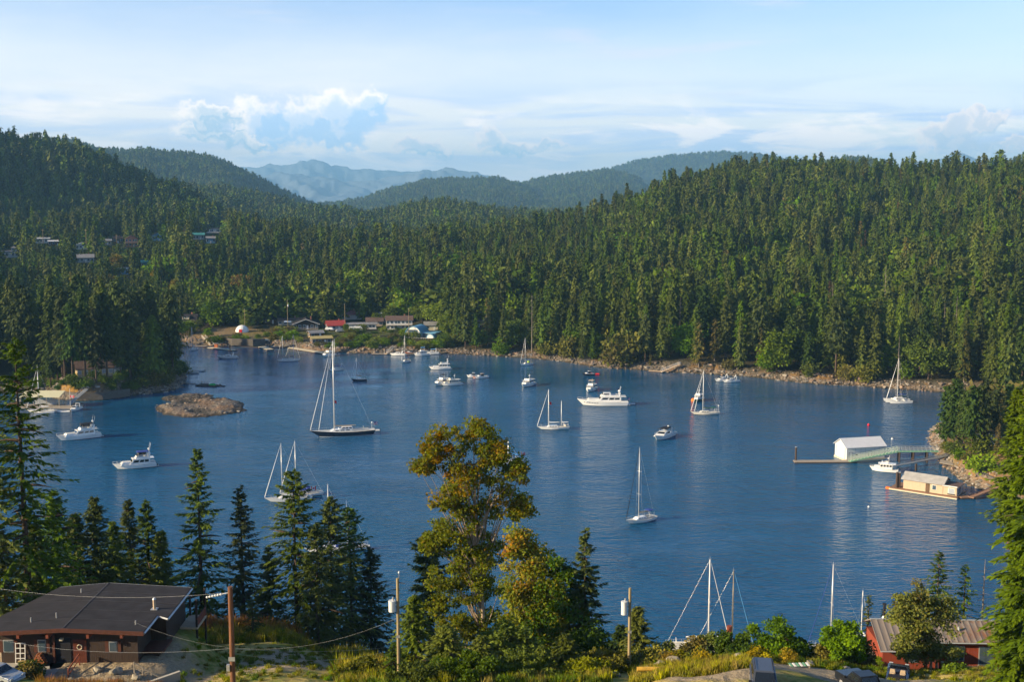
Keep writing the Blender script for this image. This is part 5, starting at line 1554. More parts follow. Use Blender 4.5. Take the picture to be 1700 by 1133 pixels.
    motor_yacht(716, 588.5, 185, 'long white motorboat at the right end of the float', 7.6, 2.6, 'sport', canopy=M_LBLUE, k=0.85)
    motor_yacht(654, 583, 180, 'white runabout behind the sport boat at the float', 5.5, 2.2, 'open', rail=False)
    sailboat(838, 770, 190, 'white sloop mostly hidden behind the tall maple, blue canvas and a red flag aft', 9.5, mastH=6.5, boomm=True, bimini=M_LBLUE, coverm=M_BLUEC, flagk='maple', mast_at=-0.1, stays=0)
    motor_yacht(1467, 783, 160, 'white trawler moored behind the houseboat, beside the lower ramp', 7.6, 2.9, 'trawler', name='trawler')
    buoy(1442, 707, M_RED, 'red mooring buoy off the wooded promontory', 0.45)
    buoy(1481, 730, M_GEL, 'white mooring buoy between the boathouse and the promontory', 0.35)
    buoy(1442, 843, M_GEL, 'tiny white float in open water left of the houseboat', 0.25)
    buoy(567, 606, M_GEL, 'small white buoy by the sloop near the long dock', 0.45)
    # near shore, behind the roadside shrubs
    sailboat(1158, 1080, 0, 'sailing boat behind the shrubs, tall white mast with two stays', 11, mastH=15.6, mast_at=0.16, mastm=M_GEL, mr=0.11, spread=1)
    sailboat(1201, 1079, 0, 'sailing boat behind the shrubs, dark bronze mast with a blue stay', 10, mastH=13.6, mast_at=0.14, mastm=mat('bronze_mast', (0.20, 0.17, 0.12), 0.4, metal=0.3), mr=0.10, stay_mat=M_LBLUE, spread=1)
    sailboat(1392, 1081, 180, 'white sailing boat behind the leafy shrub, grey mast with a navy stay', 10.5, mastH=14.8, mast_at=0.13, mr=0.10, stay_mat=M_BLUEC, coverm=M_BLUEC, spread=1)
    sailboat(1429, 1072, 100, 'sailing boat behind the red cabin deck, slim white mast', 8.5, mastH=9.4, mast_at=0.0, mastm=M_GEL, spread=0, stays=0)
    motor_yacht(1196, 1086, 150, 'white motorboat hidden below the roadside shrubs, radar dome showing', 9, 3.2, 'trawler')
fleet()
# ------------------------------------------------------------------ buildings
M_WHITEW = mat('white_siding', (0.72, 0.71, 0.67), 0.7, var=0.06, scale=2, stretch=(1, 1, 8))
M_CREAMW = mat('cream_siding', (0.60, 0.53, 0.38), 0.7, var=0.08, scale=2, stretch=(1, 1, 8))
M_TANW = mat('tan_siding', (0.50, 0.39, 0.27), 0.8, var=0.10, scale=1.6, stretch=(6, 6, 0.6))
M_YELW = mat('yellow_siding', (0.50, 0.36, 0.13), 0.8, var=0.1)
M_DBROWN = mat('dark_brown_boards', (0.050, 0.033, 0.026), 0.85, var=0.35, scale=3, stretch=(6, 6, 0.4), bump=0.4)
M_BROWNW = mat('brown_boards', (0.14, 0.085, 0.05), 0.85, var=0.25, scale=2, stretch=(5, 5, 0.5))
M_REDW = mat('red_boards', (0.23, 0.045, 0.022), 0.8, var=0.2, scale=2, stretch=(6, 6, 0.5), bump=0.3)
M_GREYW = mat('grey_siding', (0.33, 0.35, 0.37), 0.8, var=0.12)
M_BLUEW = mat('blue_siding', (0.16, 0.34, 0.48), 0.6, var=0.12)
M_TEALW = mat('teal_siding', (0.05, 0.22, 0.22), 0.7, var=0.12)
M_BRICK = mat('brick_wall', (0.42, 0.17, 0.10), 0.9, var=0.25, scale=6)
M_RDARK = mat('charcoal_roof', (0.024, 0.022, 0.026), 0.9, var=0.35, scale=0.8)
M_RGREY = mat('grey_roof', (0.24, 0.24, 0.25), 0.7, var=0.2, scale=1)
M_RBROWN = mat('brown_roof', (0.13, 0.085, 0.07), 0.85, var=0.25, scale=1)
M_RRED = mat('red_roof', (0.36, 0.055, 0.045), 0.6, var=0.15)
M_RPINK = mat('maroon_roof', (0.30, 0.085, 0.10), 0.6, var=0.12)
M_RWHITE = mat('pale_metal_roof', (0.60, 0.62, 0.66), 0.45, var=0.06, scale=1)
M_RBLUE = mat('blue_metal_roof', (0.15, 0.38, 0.56), 0.4, var=0.10, scale=1)
M_TRIM = mat('white_trim', (0.75, 0.74, 0.70), 0.6, var=0.04)
M_REDTRIM = mat('rust_trim', (0.10, 0.035, 0.022), 0.8, var=0.2)
M_WIN = mat('window_glass', (0.06, 0.09, 0.12), 0.08, spec=0.8)
M_CURT = mat('curtained_glass', (0.35, 0.38, 0.42), 0.15, spec=0.6, var=0.15)
M_CONC = mat('concrete', (0.38, 0.36, 0.32), 0.9, var=0.15, scale=2, bump=0.2)
M_STONE = mat('stone_wall', (0.12, 0.105, 0.088), 0.95, var=0.45, scale=3.0, bump=0.9)
M_PLANK = mat('weathered_planks', (0.34, 0.29, 0.23), 0.9, var=0.22, scale=3, stretch=(0.5, 6, 1))
M_REDPLK = mat('reddish_planks', (0.26, 0.15, 0.095), 0.85, var=0.25, scale=3, stretch=(0.5, 6, 1))
M_DARKWD = mat('dark_timber', (0.07, 0.05, 0.04), 0.95, var=0.3, scale=5, stretch=(4, 4, 0.5))
M_RAILG = mat('green_paint', (0.17, 0.36, 0.23), 0.6, var=0.15)
M_POLEB = mat('brown_pole_wood', (0.17, 0.075, 0.038), 0.9, var=0.35, scale=4, stretch=(5, 5, 0.2), bump=0.4)
M_POLEG = mat('grey_pole_wood', (0.30, 0.235, 0.13), 0.9, var=0.25, scale=4, stretch=(5, 5, 0.2), bump=0.4)
M_STEEL = mat('galvanised_steel', (0.45, 0.46, 0.47), 0.45, metal=0.5, var=0.15)
M_TRANSF = mat('transformer_paint', (0.66, 0.68, 0.68), 0.45, var=0.06)

def gable_house(root, w, d, h, roof_m, wall_m, rise=1.8, axis='x', over=0.6, win=4, rows=1, flat=False, door=True, deck=0, win_m=None, chimney=True, roof_t=0.22, sides=True, fascia=None):
    """house with its front at -y; local origin at the middle of the plot, floor z = 0"""
    wm = MB()
    x0, x1, y0, y1 = -w / 2, w / 2, -d / 2, d / 2
    if flat: rise = 0.5
    if axis == 'x':      # ridge along x
        wm.extr_y = None
        prof = [(y0, -1.5), (y1, -1.5), (y1, h), ((y0 + y1) / 2, h + rise), (y0, h)]
        vs = [(x0, y, z) for y, z in prof] + [(x1, y, z) for y, z in prof]
    else:
        prof = [(x0, -1.5), (x1, -1.5), (x1, h), ((x0 + x1) / 2, h + rise), (x0, h)]
        vs = [(x, y0, z) for x, z in prof] + [(x, y1, z) for x, z in prof]
    n = 5
    wm.add(vs, [tuple(range(n)), tuple(reversed(range(n, 2 * n)))] + [(i, (i + 1) % n, n + (i + 1) % n, n + i) for i in range(n)])
    wm.build('wall', wall_m, root)
    rf = MB(); e = over; t = roof_t
    if axis == 'x':
        hy = d / 2; sl = rise / hy
        for sg in (-1, 1):
            a = [(x0 - e, sg * (hy + e), h - sl * e + 0.03), (x1 + e, sg * (hy + e), h - sl * e + 0.03), (x1 + e, 0, h + rise + 0.03), (x0 - e, 0, h + rise + 0.03)]
            rf.hexa(a, [(x, y, z + t) for x, y, z in a])
    else:
        hx = w / 2; sl = rise / hx
        for sg in (-1, 1):
            a = [(sg * (hx + e), y0 - e, h - sl * e + 0.03), (sg * (hx + e), y1 + e, h - sl * e + 0.03), (0, y1 + e, h + rise + 0.03), (0, y0 - e, h + rise + 0.03)]
            rf.hexa(a, [(x, y, z + t) for x, y, z in a])
    r_ = rf.build('roof', roof_m, root)
    if fascia:
        fm = MB()
        if axis == 'y':
            for sg in (-1, 1):
                fm.hexa([(0, y0 - e - 0.08, h + rise - 0.02), (sg * (w / 2 + e), y0 - e - 0.08, h - sl * e - 0.02), (sg * (w / 2 + e), y0 - e - 0.002, h - sl * e - 0.02), (0, y0 - e - 0.002, h + rise - 0.02)],
                        [(0, y0 - e - 0.08, h + rise + 0.3), (sg * (w / 2 + e), y0 - e - 0.08, h - sl * e + 0.3), (sg * (w / 2 + e), y0 - e - 0.002, h - sl * e + 0.3), (0, y0 - e - 0.002, h + rise + 0.3)])
        else:
            fm.box(x0 - e, x1 + e, y0 - e - 0.08, y0 - e - 0.002, h - rise / (d / 2) * e - 0.02, h - rise / (d / 2) * e + 0.28)
        fm.build('fascia', fascia, r_)
    if chimney:
        MB().box(w * 0.18, w * 0.18 + 0.7, 0.2, 0.9, h + rise * 0.3, h + rise + 1.0).build('chimney', M_BRICK if chimney is True else chimney, r_)
    wmm = win_m or M_WIN
    rh = h / rows
    for r in range(rows):
        for i in range(win):
            xc = x0 + w * (i + 0.5 + 0.12 * ((i * 7 + r * 3) % 3 - 1)) / win
            ww = min(1.7, w / win * 0.6); zb = r * rh + rh * 0.34; zt = r * rh + rh * 0.80
            if door and r == 0 and i == win // 2:
                f = MB().box(xc - 0.5, xc + 0.5, y0 - 0.06, y0 - 0.003, 0.05, 2.1).build('door', M_TRIM, root)
                MB().box(xc + 0.3, xc + 0.38, y0 - 0.11, y0 - 0.062, 1.0, 1.12).build('handle', M_STEEL, f)
                continue
            f = MB().box(xc - ww / 2 - 0.1, xc + ww / 2 + 0.1, y0 - 0.07, y0 - 0.003, zb - 0.1, zt + 0.1).build('window', M_TRIM, root)
            MB().box(xc - ww / 2, xc + ww / 2, y0 - 0.09, y0 - 0.073, zb, zt).build('pane', wmm, f)
    if sides:
        for sg in (-1, 1):
            for k in (0.3, 0.7):
                yc = y0 + d * k; xx = sg * w / 2
                f = MB().box(min(xx + sg * 0.003, xx + sg * 0.07), max(xx + sg * 0.003, xx + sg * 0.07), yc - 0.7, yc + 0.7, h * 0.35, h * 0.78).build('window', M_TRIM, root)
                MB().box(min(xx + sg * 0.073, xx + sg * 0.09), max(xx + sg * 0.073, xx + sg * 0.09), yc - 0.6, yc + 0.6, h * 0.38, h * 0.75).build('pane', wmm, f)
    if deck:
        z = h / rows * (rows - 1) if rows > 1 else 0.1
        dk = MB().box(x0, x1, y0 - deck, y0 - 0.1, z - 0.15, z).build('deck', M_PLANK, root)
        g = MB(); g.box(x0, x1, y0 - deck, y0 - deck + 0.06, z + 0.9, z + 0.98)
        for i in range(int(w / 1.2) + 1):
            xx = x0 + i * w / (int(w / 1.2)) - (0.05 if i else 0)
            g.box(xx, xx + 0.06, y0 - deck + 0.003, y0 - deck + 0.057, z, z + 0.9)
        g.box(x0, x1, y0 - deck + 0.015, y0 - deck + 0.045, z + 0.4, z + 0.46)
        g.build('deck_rail', M_TRIM, root)
        s = MB()
        for i in range(4):
            xx = x0 + 0.1 + (w - 0.4) * i / 3
            s.box(xx, xx + 0.2, y0 - deck + 0.1, y0 - deck + 0.3, -2.5, z - 0.152)
        s.build('deck_post', M_DARKWD, root)

def house(key, label, w, d, h, roof_m, wall_m, yaw=0, name='house', **kw):
    p = PLOT[key]
    # front (-y local) faces the camera; yaw turns it
    a = math.atan2(p.x, p.y)
    e = empty(name, (p.x + math.sin(a) * d / 2, p.y + math.cos(a) * d / 2, p.z), -a + math.radians(yaw))
    tag(e, label, 'house')
    gable_house(e, w, d, h, roof_m, wall_m, **kw)
    return e

def village():
    e = house('v_grey', 'cream cottage with a steep dark roof at the left end of the village', 11, 8, 3.0, M_RDARK, M_CREAMW, yaw=-18, rise=3.6, axis='x', win=4, win_m=M_CURT)
    dm = MB(); dm.box(-1.8, 1.8, -3.4, -0.6, 4.2, 5.6); q = dm.build('dormer', M_CREAMW, e)
    MB().tier(-2.1, 2.1, 0.01, 0, -2.1, 2.1, 0.01, 0)
    MB().hexa([(-2.2, -3.9, 5.602), (2.2, -3.9, 5.602), (2.2, 0.2, 6.1), (-2.2, 0.2, 6.1)], [(-2.2, -3.9, 5.75), (2.2, -3.9, 5.75), (2.2, 0.2, 6.25), (-2.2, 0.2, 6.25)]).build('dormer_roof', M_RDARK, q)
    MB().box(-1.1, 1.1, -3.48, -3.403, 4.5, 5.3).build('window', M_CURT, q)
    p = PLOT['v_grey']
    f = empty('board_fence', (p.x + 9.5, p.y - 1, p.z), 0.1); tag(f, 'reddish-brown board fence right of the cottage with the steep dark roof', 'fence')
    MB().box(-5, 5, -0.06, 0.06, -1, 2.3).build('boards', M_BROWNW, f)
    ps = MB()
    for i in range(5): ps.box(-5 + i * 2.45, -4.85 + i * 2.45, -0.15, -0.063, -1, 2.5)
    ps.build('post', M_DARKWD, f)
    e = house('v_beige', 'low beige house with a blue-white awning among the firs', 13, 7, 2.5, M_RBROWN, M_CREAMW, rise=0.9, win=5)
    MB().hexa([(-3.5, -6.2, 1.9), (0.5, -6.2, 1.9), (0.5, -3.53, 2.4), (-3.5, -3.53, 2.4)], [(-3.5, -6.2, 1.98), (0.5, -6.2, 1.98), (0.5, -3.53, 2.48), (-3.5, -3.53, 2.48)]).build('awning', mat('pale_awning', (0.45, 0.58, 0.75), 0.7), e)
    house('v_darkgable', 'dark brown house with a wide charcoal gable and a white-railed deck', 13, 10, 2.9, M_RDARK, M_DBROWN, rise=2.5, axis='y', win=6, deck=2.2, fascia=M_TRIM, over=1.0)
    house('v_redroof', 'small house with a bright red roof and a shady porch', 9.5, 7, 2.4, M_RRED, M_GREYW, rise=2.2, win=4, deck=1.8, yaw=8)
    house('v_pinkroof', 'pale house with a long maroon metal roof behind the red-roofed one', 12, 7, 3.0, M_RPINK, M_WHITEW, rise=1.7, win=4, yaw=12)
    house('v_flat', 'long low house with a flat grey roof and a raised timber deck', 16, 7, 2.7, M_RGREY, M_WHITEW, flat=True, win=7, deck=2.6, over=0.9, chimney=False)
    house('v_smallwhite', 'small white gabled house half hidden by trees', 9, 8, 3.2, M_RGREY, M_WHITEW, rise=2.4, axis='y', win=3, chimney=False, fascia=M_TRIM)
    house('v_white', 'white two-storey house with a brown roof and a full-width balcony', 14, 9, 5.2, M_RBROWN, M_WHITEW, rise=1.8, win=7, rows=2, deck=1.6)
    house('v_brown', 'small brown cabin with a pale roof edge deep in the trees', 10, 7, 3.2, M_RBROWN, M_BROWNW, flat=True, win=4, chimney=False, fascia=M_CREAMW, over=0.9)
    house('v_dockhouse', 'brown boathouse with a yellowish roof beside the docks', 10, 7, 2.8, mat('straw_roof', (0.42, 0.34, 0.14), 0.8, var=0.2), M_BROWNW, rise=0.8, win=4, deck=2.0, yaw=10, chimney=False)
    house('v_shed', 'small weathered shed above the brown boathouse', 7, 5, 2.4, M_RGREY, M_BROWNW, rise=1.0, win=2, chimney=False, yaw=15)
    house('v_tan', 'little tan house between the flat-roofed and the small white one', 9, 7, 2.8, M_RBROWN, M_TANW, rise=1.6, win=3, chimney=False)
    house('v_olive', 'brown cottage under the firs left of the awning house', 9, 7, 2.7, M_RDARK, M_BROWNW, rise=2.0, win=3, yaw=-10)
    house('v_hut', 'small cream hut behind the right wing of the blue arched house', 7, 6, 2.8, M_RGREY, M_CREAMW, rise=1.4, win=2, chimney=False)
    # blue arched house
    p = PLOT['v_blue']; a = math.atan2(p.x, p.y)
    e = empty('arched_house', (p.x, p.y + 5, p.z), -a + math.radians(-24)); tag(e, 'pale blue house with a rounded arched roof above the motorboat float', 'house')
    def arch(x0, R, y0, y1, nm, m_, t=0.18, h0=1.0):
        mb = MB(); vs = []; n = 16
        for i in range(n + 1):
            w_ = math.pi * i / n
            for rr_ in (R, R - t):
                for y in (y0, y1): vs.append((x0 + rr_ * math.cos(w_), y, h0 + rr_ * math.sin(w_)))
        fs = []
        for i in range(n):
            o = i * 4
            fs += [(o, o + 1, o + 5, o + 4), (o + 2, o + 6, o + 7, o + 3), (o, o + 4, o + 6, o + 2), (o + 1, o + 3, o + 7, o + 5)]
        mb.add(vs, fs); return mb.build(nm, m_, e)
    arch(-3.2, 4.4, -5, 6, 'arched_roof', M_RBLUE, h0=1.6)
    pr = [( -3.2 + 4.1 * math.cos(math.pi * i / 14), 1.6 + 4.1 * math.sin(math.pi * i / 14)) for i in range(15)]
    MB().extr([(x, z) for x, z in pr] + [(-7.3, -2), (0.9, -2)], -4.6, 5.6).build('wall', M_WHITEW, e)
    MB().box(-6.2, -0.6, -4.68, -4.603, 2.0, 4.2).build('window', M_WIN, e)
    MB().box(-6.2, -0.4, -4.68, -4.603, -0.6, 1.2).build('window', M_CURT, e)
    MB().box(1.2, 8.5, -3, 4, -2, 2.6).build('wing', M_GREYW, e)
    MB().box(1.0, 8.9, -3.4, 4.4, 2.602, 2.85).build('wing_roof', M_RBLUE, e)
    for i in range(4): MB().box(1.6 + i * 1.6, 2.9 + i * 1.6, -3.08, -3.003, 0.2, 2.2).build('window', M_WIN, e)
    pr = [(7.2 + 2.2 * math.cos(math.pi * i / 10), 0.4 + 2.2 * math.sin(math.pi * i / 10)) for i in range(11)]
    MB().extr(pr, -6.5, -3.1).build('porch_arch', M_BLUEW, e)
    MB().extr([(7.2 + 1.7 * math.cos(math.pi * i / 10), 0.5 + 1.7 * math.sin(math.pi * i / 10)) for i in range(11)], -6.6, -6.503).build('window', M_TRIM, e)
    MB().box(-9, 9.5, -8.0, -5.1, -0.5, -0.3).build('deck', M_PLANK, e)
    g = MB(); g.box(-9, 9.5, -8.0, -7.94, 0.6, 0.68)
    for i in range(15): g.box(-9 + i * 1.31, -8.93 + i * 1.31, -7.99, -7.95, -0.3, 0.6)
    g.build('deck_rail', M_TRIM, e)
    MB().box(-9, -4, -7.8, -5.2, -3.5, -0.502).build('lower_wall', M_CREAMW, e)
    # camper, dome tent, parked cars seen small
    q = hit(591, 552); e = empty('motorhome', q, 0.05); tag(e, 'white motorhome parked on the village road below the flat-roofed house', 'motorhome')
    MB().box(-3.6, 2.6, -1.2, 1.2, 0.7, 3.2).build('body', M_GEL, e, bevel=0.1)
    MB().hexa([(2.6, -1.15, 0.6), (4.0, -1.1, 0.6), (4.0, 1.1, 0.6), (2.6, 1.15, 0.6)], [(2.6, -1.15, 3.1), (3.2, -1.1, 2.7), (3.2, 1.1, 2.7), (2.6, 1.15, 3.1)]).build('cab', M_GEL, e, bevel=0.08)
    for x in (-2.6, -0.8, 1.0): MB().box(x, x + 1.0, -1.26, -1.203, 1.7, 2.4).build('window', M_WIN, e)
    MB().box(-3.6, 2.6, -1.25, -1.203, 1.2, 1.35).build('stripe', M_TAN, e)
    for x in (-2.2, 2.9):
        for y in (-1.15, 1.15): MB().bar((x, y - 0.12, 0.42), (x, y + 0.12, 0.42), 0.42, 12).build('wheel', M_BLACKC, e)
    q = hit(402, 551); e = empty('dome_shelter', q, 0); tag(e, 'white dome tent on bare ground left of the village houses', 'tent')
    d_ = MB(); d_.ball((0, 0, 0), 3.6, 16, 12, 1.0); d_.build('dome', M_GEL, e, smooth=False)
    MB().box(-0.8, 0.8, -3.9, -3.2, 0, 1.5).build('entrance', M_RED, e)
    for i, (u, v, m_, lab) in enumerate([(547, 549, M_GEL, 'white van-sized trailer by the red-roofed house'), (565, 552, M_GREYW, 'grey covered boat trailer beside the village road'), (441, 568, M_CREAM, 'cream upturned skiffs beside the dock shore')]):
        q = hit(u, v); e = empty('boat_trailer', q, 0.3 * i); tag(e, lab, 'trailer')
        MB().tier(-2.6, 2.6, 1.0, 0.4, -2.0, 1.6, 0.7, 1.6).build('cover', m_, e, bevel=0.2)
        for y in (-1, 1): MB().bar((0, y - 0.1, 0.35), (0, y + 0.1, 0.35), 0.35, 10).build('wheel', M_BLACKC, e)

def hill_houses():
    spec = {
        'white_tower': ('white house with a little roof turret at the left edge of the hillside', 15, 8, 3.6, M_RGREY, M_WHITEW, dict(flat=True, win=5, deck=1.5)),
        'longwhite': ('long white house with a flat roof high on the left hillside', 17, 7, 3.0, M_RWHITE, M_WHITEW, dict(rise=0.8, win=6)),
        'blue_awning': ('low house with a pale roof right of the long white one', 15, 7, 2.6, M_RWHITE, M_BROWNW, dict(rise=1.0, win=4)),
        'whitegable': ('white gabled house beside the hillside utility pole', 13, 8, 2.8, M_RWHITE, M_WHITEW, dict(rise=1.6, axis='y', win=4, fascia=M_TRIM)),
        'greyroof': ('blue-grey house with a broad grey roof below the white gabled one', 16, 9, 2.6, M_RGREY, M_GREYW, dict(rise=2.4, win=5)),
        'tanroof': ('low house with a tan-grey roof left of the brick one', 12, 8, 2.6, M_RGREY, M_TANW, dict(rise=1.7, win=4)),
        'darkwood': ('dark wooden house tucked beside the brick one', 10, 8, 3.6, M_RBROWN, M_BROWNW, dict(rise=1.4, win=3)),
        'brick': ('tall brick-coloured house with a timber deck in the middle of the hillside', 13, 9, 6.0, M_RBROWN, M_BRICK, dict(rise=2.6, axis='y', win=4, rows=2, deck=2.4, fascia=M_REDTRIM)),
        'bluelow': ('low pale blue house with a flat roof below the brick one', 14, 6, 3.0, M_RWHITE, M_BLUEW, dict(flat=True, win=5)),
        'teal': ('teal house with a sloping roof among the firs', 9, 8, 4.0, M_TEALW, M_TEALW, dict(rise=1.4, win=3)),
        'bluegable': ('dark house with a blue-grey gable right of the brick one', 13, 8, 4.2, M_RDARK, M_BLUEW, dict(rise=2.2, axis='y', win=4)),
        'teal2': ('green-roofed house below the modern flat-roofed one', 13, 8, 3.2, M_TEALW, M_GREYW, dict(rise=1.8, win=4)),
        'modern': ('wide modern house with white panels and tall glass at the top of the clearing', 24, 8, 3.6, M_RDARK, M_WHITEW, dict(flat=True, win=8, win_m=M_WIN, chimney=False, deck=2)),
        'grey2': ('grey-blue house peeping out below the modern one', 10, 7, 3.4, M_RGREY, M_BLUEW, dict(rise=1.4, win=3)),
        'orange': ('tiny orange-sided house on the wooded ridge', 6, 5, 3.2, M_RBROWN, M_BRICK, dict(rise=1.0, win=2)),
    }
    for k, (lab, w, d, h, rm, wm, kw) in spec.items():
        e = house(k, lab, w * .78, d, h + 1.2, rm, wm, **kw)
        if k == 'white_tower':
            MB().box(1, 5, -2, 2, 5.4, 7.6).build('turret', M_WHITEW, e)
            c = MB().add([(.5, -2.5, 7.6), (5.5, -2.5, 7.6), (5.5, 2.5, 7.6), (.5, 2.5, 7.6), (3, 0, 9.0)], [(3, 2, 1, 0), (0, 1, 4), (1, 2, 4), (2, 3, 4), (3, 0, 4)]); c.build('turret_roof', M_RGREY, e)
            MB().box(1.6, 4.4, -2.08, -2.003, 6.0, 7.1).build('window', M_WIN, e)
    # slope poles
    for (u, v, r, h, lab) in ((72, 404, None, 13, 'utility pole by the long white hillside house'), (144, 420, None, 20, 'tall utility pole beside the white gabled house'), (194, 408, None, 10, 'utility pole by the dark wooden house')):
        q = hit(u, v); e = empty('utility_pole', q); tag(e, lab, 'utility pole')
        MB().bar((0, 0, -1), (0, 0, h), 0.22, 6, 0.15).build('pole', M_POLEG, e); MB().box(-1.2, 1.2, -0.1, 0.1, h - 1.2, h - 0.95).build('crossarm', M_POLEG, e)
    for (u, v, h, lab) in ((407, 551, 12, 'bare wooden pole by the white dome tent'), (478, 547, 16, 'utility pole with a transformer left of the dark gabled house'), (573, 552, 15, 'utility pole left of the motorhome'),
                           (679, 562, 15, 'utility pole left of the blue arched house'), (649, 530, 15, 'utility pole above the small white gabled house')):
        q = hit(u, v); e = empty('utility_pole', q); tag(e, lab, 'utility pole')
        MB().bar((0, 0, -1), (0, 0, h), 0.17, 6, 0.12).build('pole', M_POLEG, e)
        if 'transformer' in lab: MB().bar((0.4, -0.2, h - 3.6), (0.4, -0.2, h - 2.4), 0.3, 10).build('transformer', M_TRANSF, e)
        MB().bar((0, 0, h), (0, 0, h + 0.4), 0.06, 5).build('insulator', M_TRANSF, e)

def headland():
    p = PLOT['headland']; a = math.atan2(p.x, p.y)
    e = empty('house', (p.x, p.y + 4, p.z), -a + 0.1); tag(e, 'yellow-tan house under dark firs above the headland lawn', 'house')
    gable_house(e, 13, 8, 3.0, M_RBROWN, M_YELW, rise=2.4, axis='x', win=6, win_m=M_CURT, deck=2.5)
    MB().box(6.6, 9.8, -3.6, 2, -2, 2.6).build('side_wing', M_GREYW, e)
    MB().box(7.0, 9.4, -3.7, -3.603, 0.2, 2.1).build('window', M_TRIM, e)
    p = PLOT['headcabin']
    e = empty('cabin', (p.x, p.y + 3, p.z), 0.5); tag(e, 'dark little cabin with a low pyramid roof near the headland tip', 'cabin')
    MB().box(-4, 4, -3, 3, -2, 2.6).build('wall', M_BROWNW, e)
    MB().add([(-5, -4, 2.6), (5, -4, 2.6), (5, 4, 2.6), (-5, 4, 2.6), (0, 0, 4.4)], [(3, 2, 1, 0), (0, 1, 4), (1, 2, 4), (2, 3, 4), (3, 0, 4)]).build('roof', M_RGREY, e)
    MB().box(-2.8, -0.6, -3.08, -3.003, 0.5, 2.0).build('window', M_RED, e)
    # terrace wall and lawn edge
    a_, b_ = hit(98, 650), hit(216, 645)
    def run(pts, h0, h1, t, m_, name, label, cat):
        e = empty(name, (pts[0][0], pts[0][1], 0)); tag(e, label, cat); e['kind'] = 'thing'
        mb = MB()
        for i in range(len(pts) - 1):
            A = Vector((pts[i][0] - pts[0][0], pts[i][1] - pts[0][1])); B = Vector((pts[i + 1][0] - pts[0][0], pts[i + 1][1] - pts[0][1]))
            d = (B - A).normalized(); nn = Vector((-d.y, d.x)) * t
            zz = h1[i] if isinstance(h1, (list, tuple)) else h1
            za = h0[i] if isinstance(h0, (list, tuple)) else h0
            mb.hexa([(A.x, A.y, za), (B.x, B.y, za), (B.x + nn.x, B.y + nn.y, za), (A.x + nn.x, A.y + nn.y, za)], [(A.x, A.y, zz), (B.x, B.y, zz), (B.x + nn.x, B.y + nn.y, zz), (A.x + nn.x, A.y + nn.y, zz)])
        mb.build('stones', m_, e)
        return e
    P = [W(97, 652, 2.6), W(128, 655, 2.6), W(170, 654, 2.6), W(216, 648, 2.6)]
    run([(q.x, q.y) for q in P], 0.2, 3.1, 0.6, M_STONE, 'retaining_wall', 'grey stone retaining wall below the headland lawn', 'wall')
    P = [W(440, 570, 1.5), W(420, 571, 1.5), W(385, 570, 1.5), W(362, 568, 1.5)]
    run([(q.x, q.y) for q in reversed(P)], 0.2, 3.8, 1.0, M_STONE, 'retaining_wall', 'rubble seawall below the bare ground at the small dock', 'wall')
    P = [hit(1618, 792), hit(1640, 800), hit(1672, 806)]
    run([(q.x, q.y) for q in P], [P[0].z - 1] * 2, [P[0].z + 1.6] * 2, 0.8, M_STONE, 'retaining_wall', 'low dry-stone wall above the cobble beach right of the houseboat', 'wall')
    # floating shed with cream canopy, dock, gangway, flag
    c = W(72, 676, 0)
    e = empty('floating_shed', c, math.radians(-2)); tag(e, 'open floating boat shed with a cream canopy roof beside the headland', 'boat shed')
    MB().hexa([(-7.4, -2.6, 3.9), (7.2, -2.6, 3.9), (7.2, 2.6, 5.4), (-7.4, 2.6, 5.4)], [(-7.4, -2.6, 4.1), (7.2, -2.6, 4.1), (7.2, 2.6, 5.6), (-7.4, 2.6, 5.6)]).build('canopy_roof', mat('cream_canopy', (0.58, 0.55, 0.36), 0.8, var=0.05), e)
    for x in (-7.2, -2.4, 2.4, 7.0):
        for y in (-2.5, 2.5): MB().box(x - 0.08, x + 0.08, y - 0.08, y + 0.08, 0.4, 3.95 if y < 0 else 5.4).build('post', M_PLANK, e)
    MB().box(-8.5, 13.5, -3.4, 3.0, -0.2, 0.45).build('float_deck', M_PLANK, e)
    MB().box(-4, 4, 2.0, 2.3, 0.46, 2.4).build('back_wall', M_GREYW, e)
    for i, x in enumerate((-8.8, -7.9)): 
        pp = empty('piling', (c.x + x, c.y - 1.5 + i, 0)); tag(pp, ['weathered piling at the left corner of the floating shed', 'second weathered piling behind the first at the floating shed'][i], 'piling')
        MB().bar((0, 0, -2), (0, 0, 3.2), 0.32, 9).build('post', M_PLANK, pp); MB().bar((0, 0, 3.2), (0, 0, 3.35), 0.36, 9).build('cap', M_STEEL, pp)
    g0 = Vector((c.x + 8.6, c.y + 0.5, 0.5)); g1 = W(117, 650, 3.9)
    ramp('gangway', g0, Vector((c.x + 11.4, c.y + 12, 4.6)), 1.6, 'pale metal gangway curving down from the headland to the floating shed', M_STEEL, M_STEEL)
    e = empty('flagpole', (c.x + 10.3, c.y - 1.2, 0.45)); tag(e, 'white flagpole with a red and white maple leaf flag at the floating shed', 'flagpole')
    MB().bar((0, 0, 0), (0, 0, 6.4), 0.07, 6).build('pole', M_TRIM, e)
    def ff(m_, a, b, z0, z1, t, nm):
        MB().hexa([(a, -t, z0 - a * 0.1), (b, -t, z0 - b * 0.1), (b, t, z0 - b * 0.1), (a, t, z0 - a * 0.1)], [(a, -t, z1 - a * 0.1), (b, -t, z1 - b * 0.1), (b, t, z1 - b * 0.1), (a, t, z1 - a * 0.1)]).build(nm, m_, e)
    ff(M_WHITEC, 0.08, 1.5, 3.2, 4.1, 0.01, 'flag'); ff(M_RED, 0.08, 0.46, 3.2, 4.1, 0.02, 'flag_band'); ff(M_RED, 1.12, 1.5, 3.2, 4.1, 0.02, 'flag_band'); ff(M_RED, 0.6, 0.98, 3.42, 3.88, 0.025, 'flag_emblem')

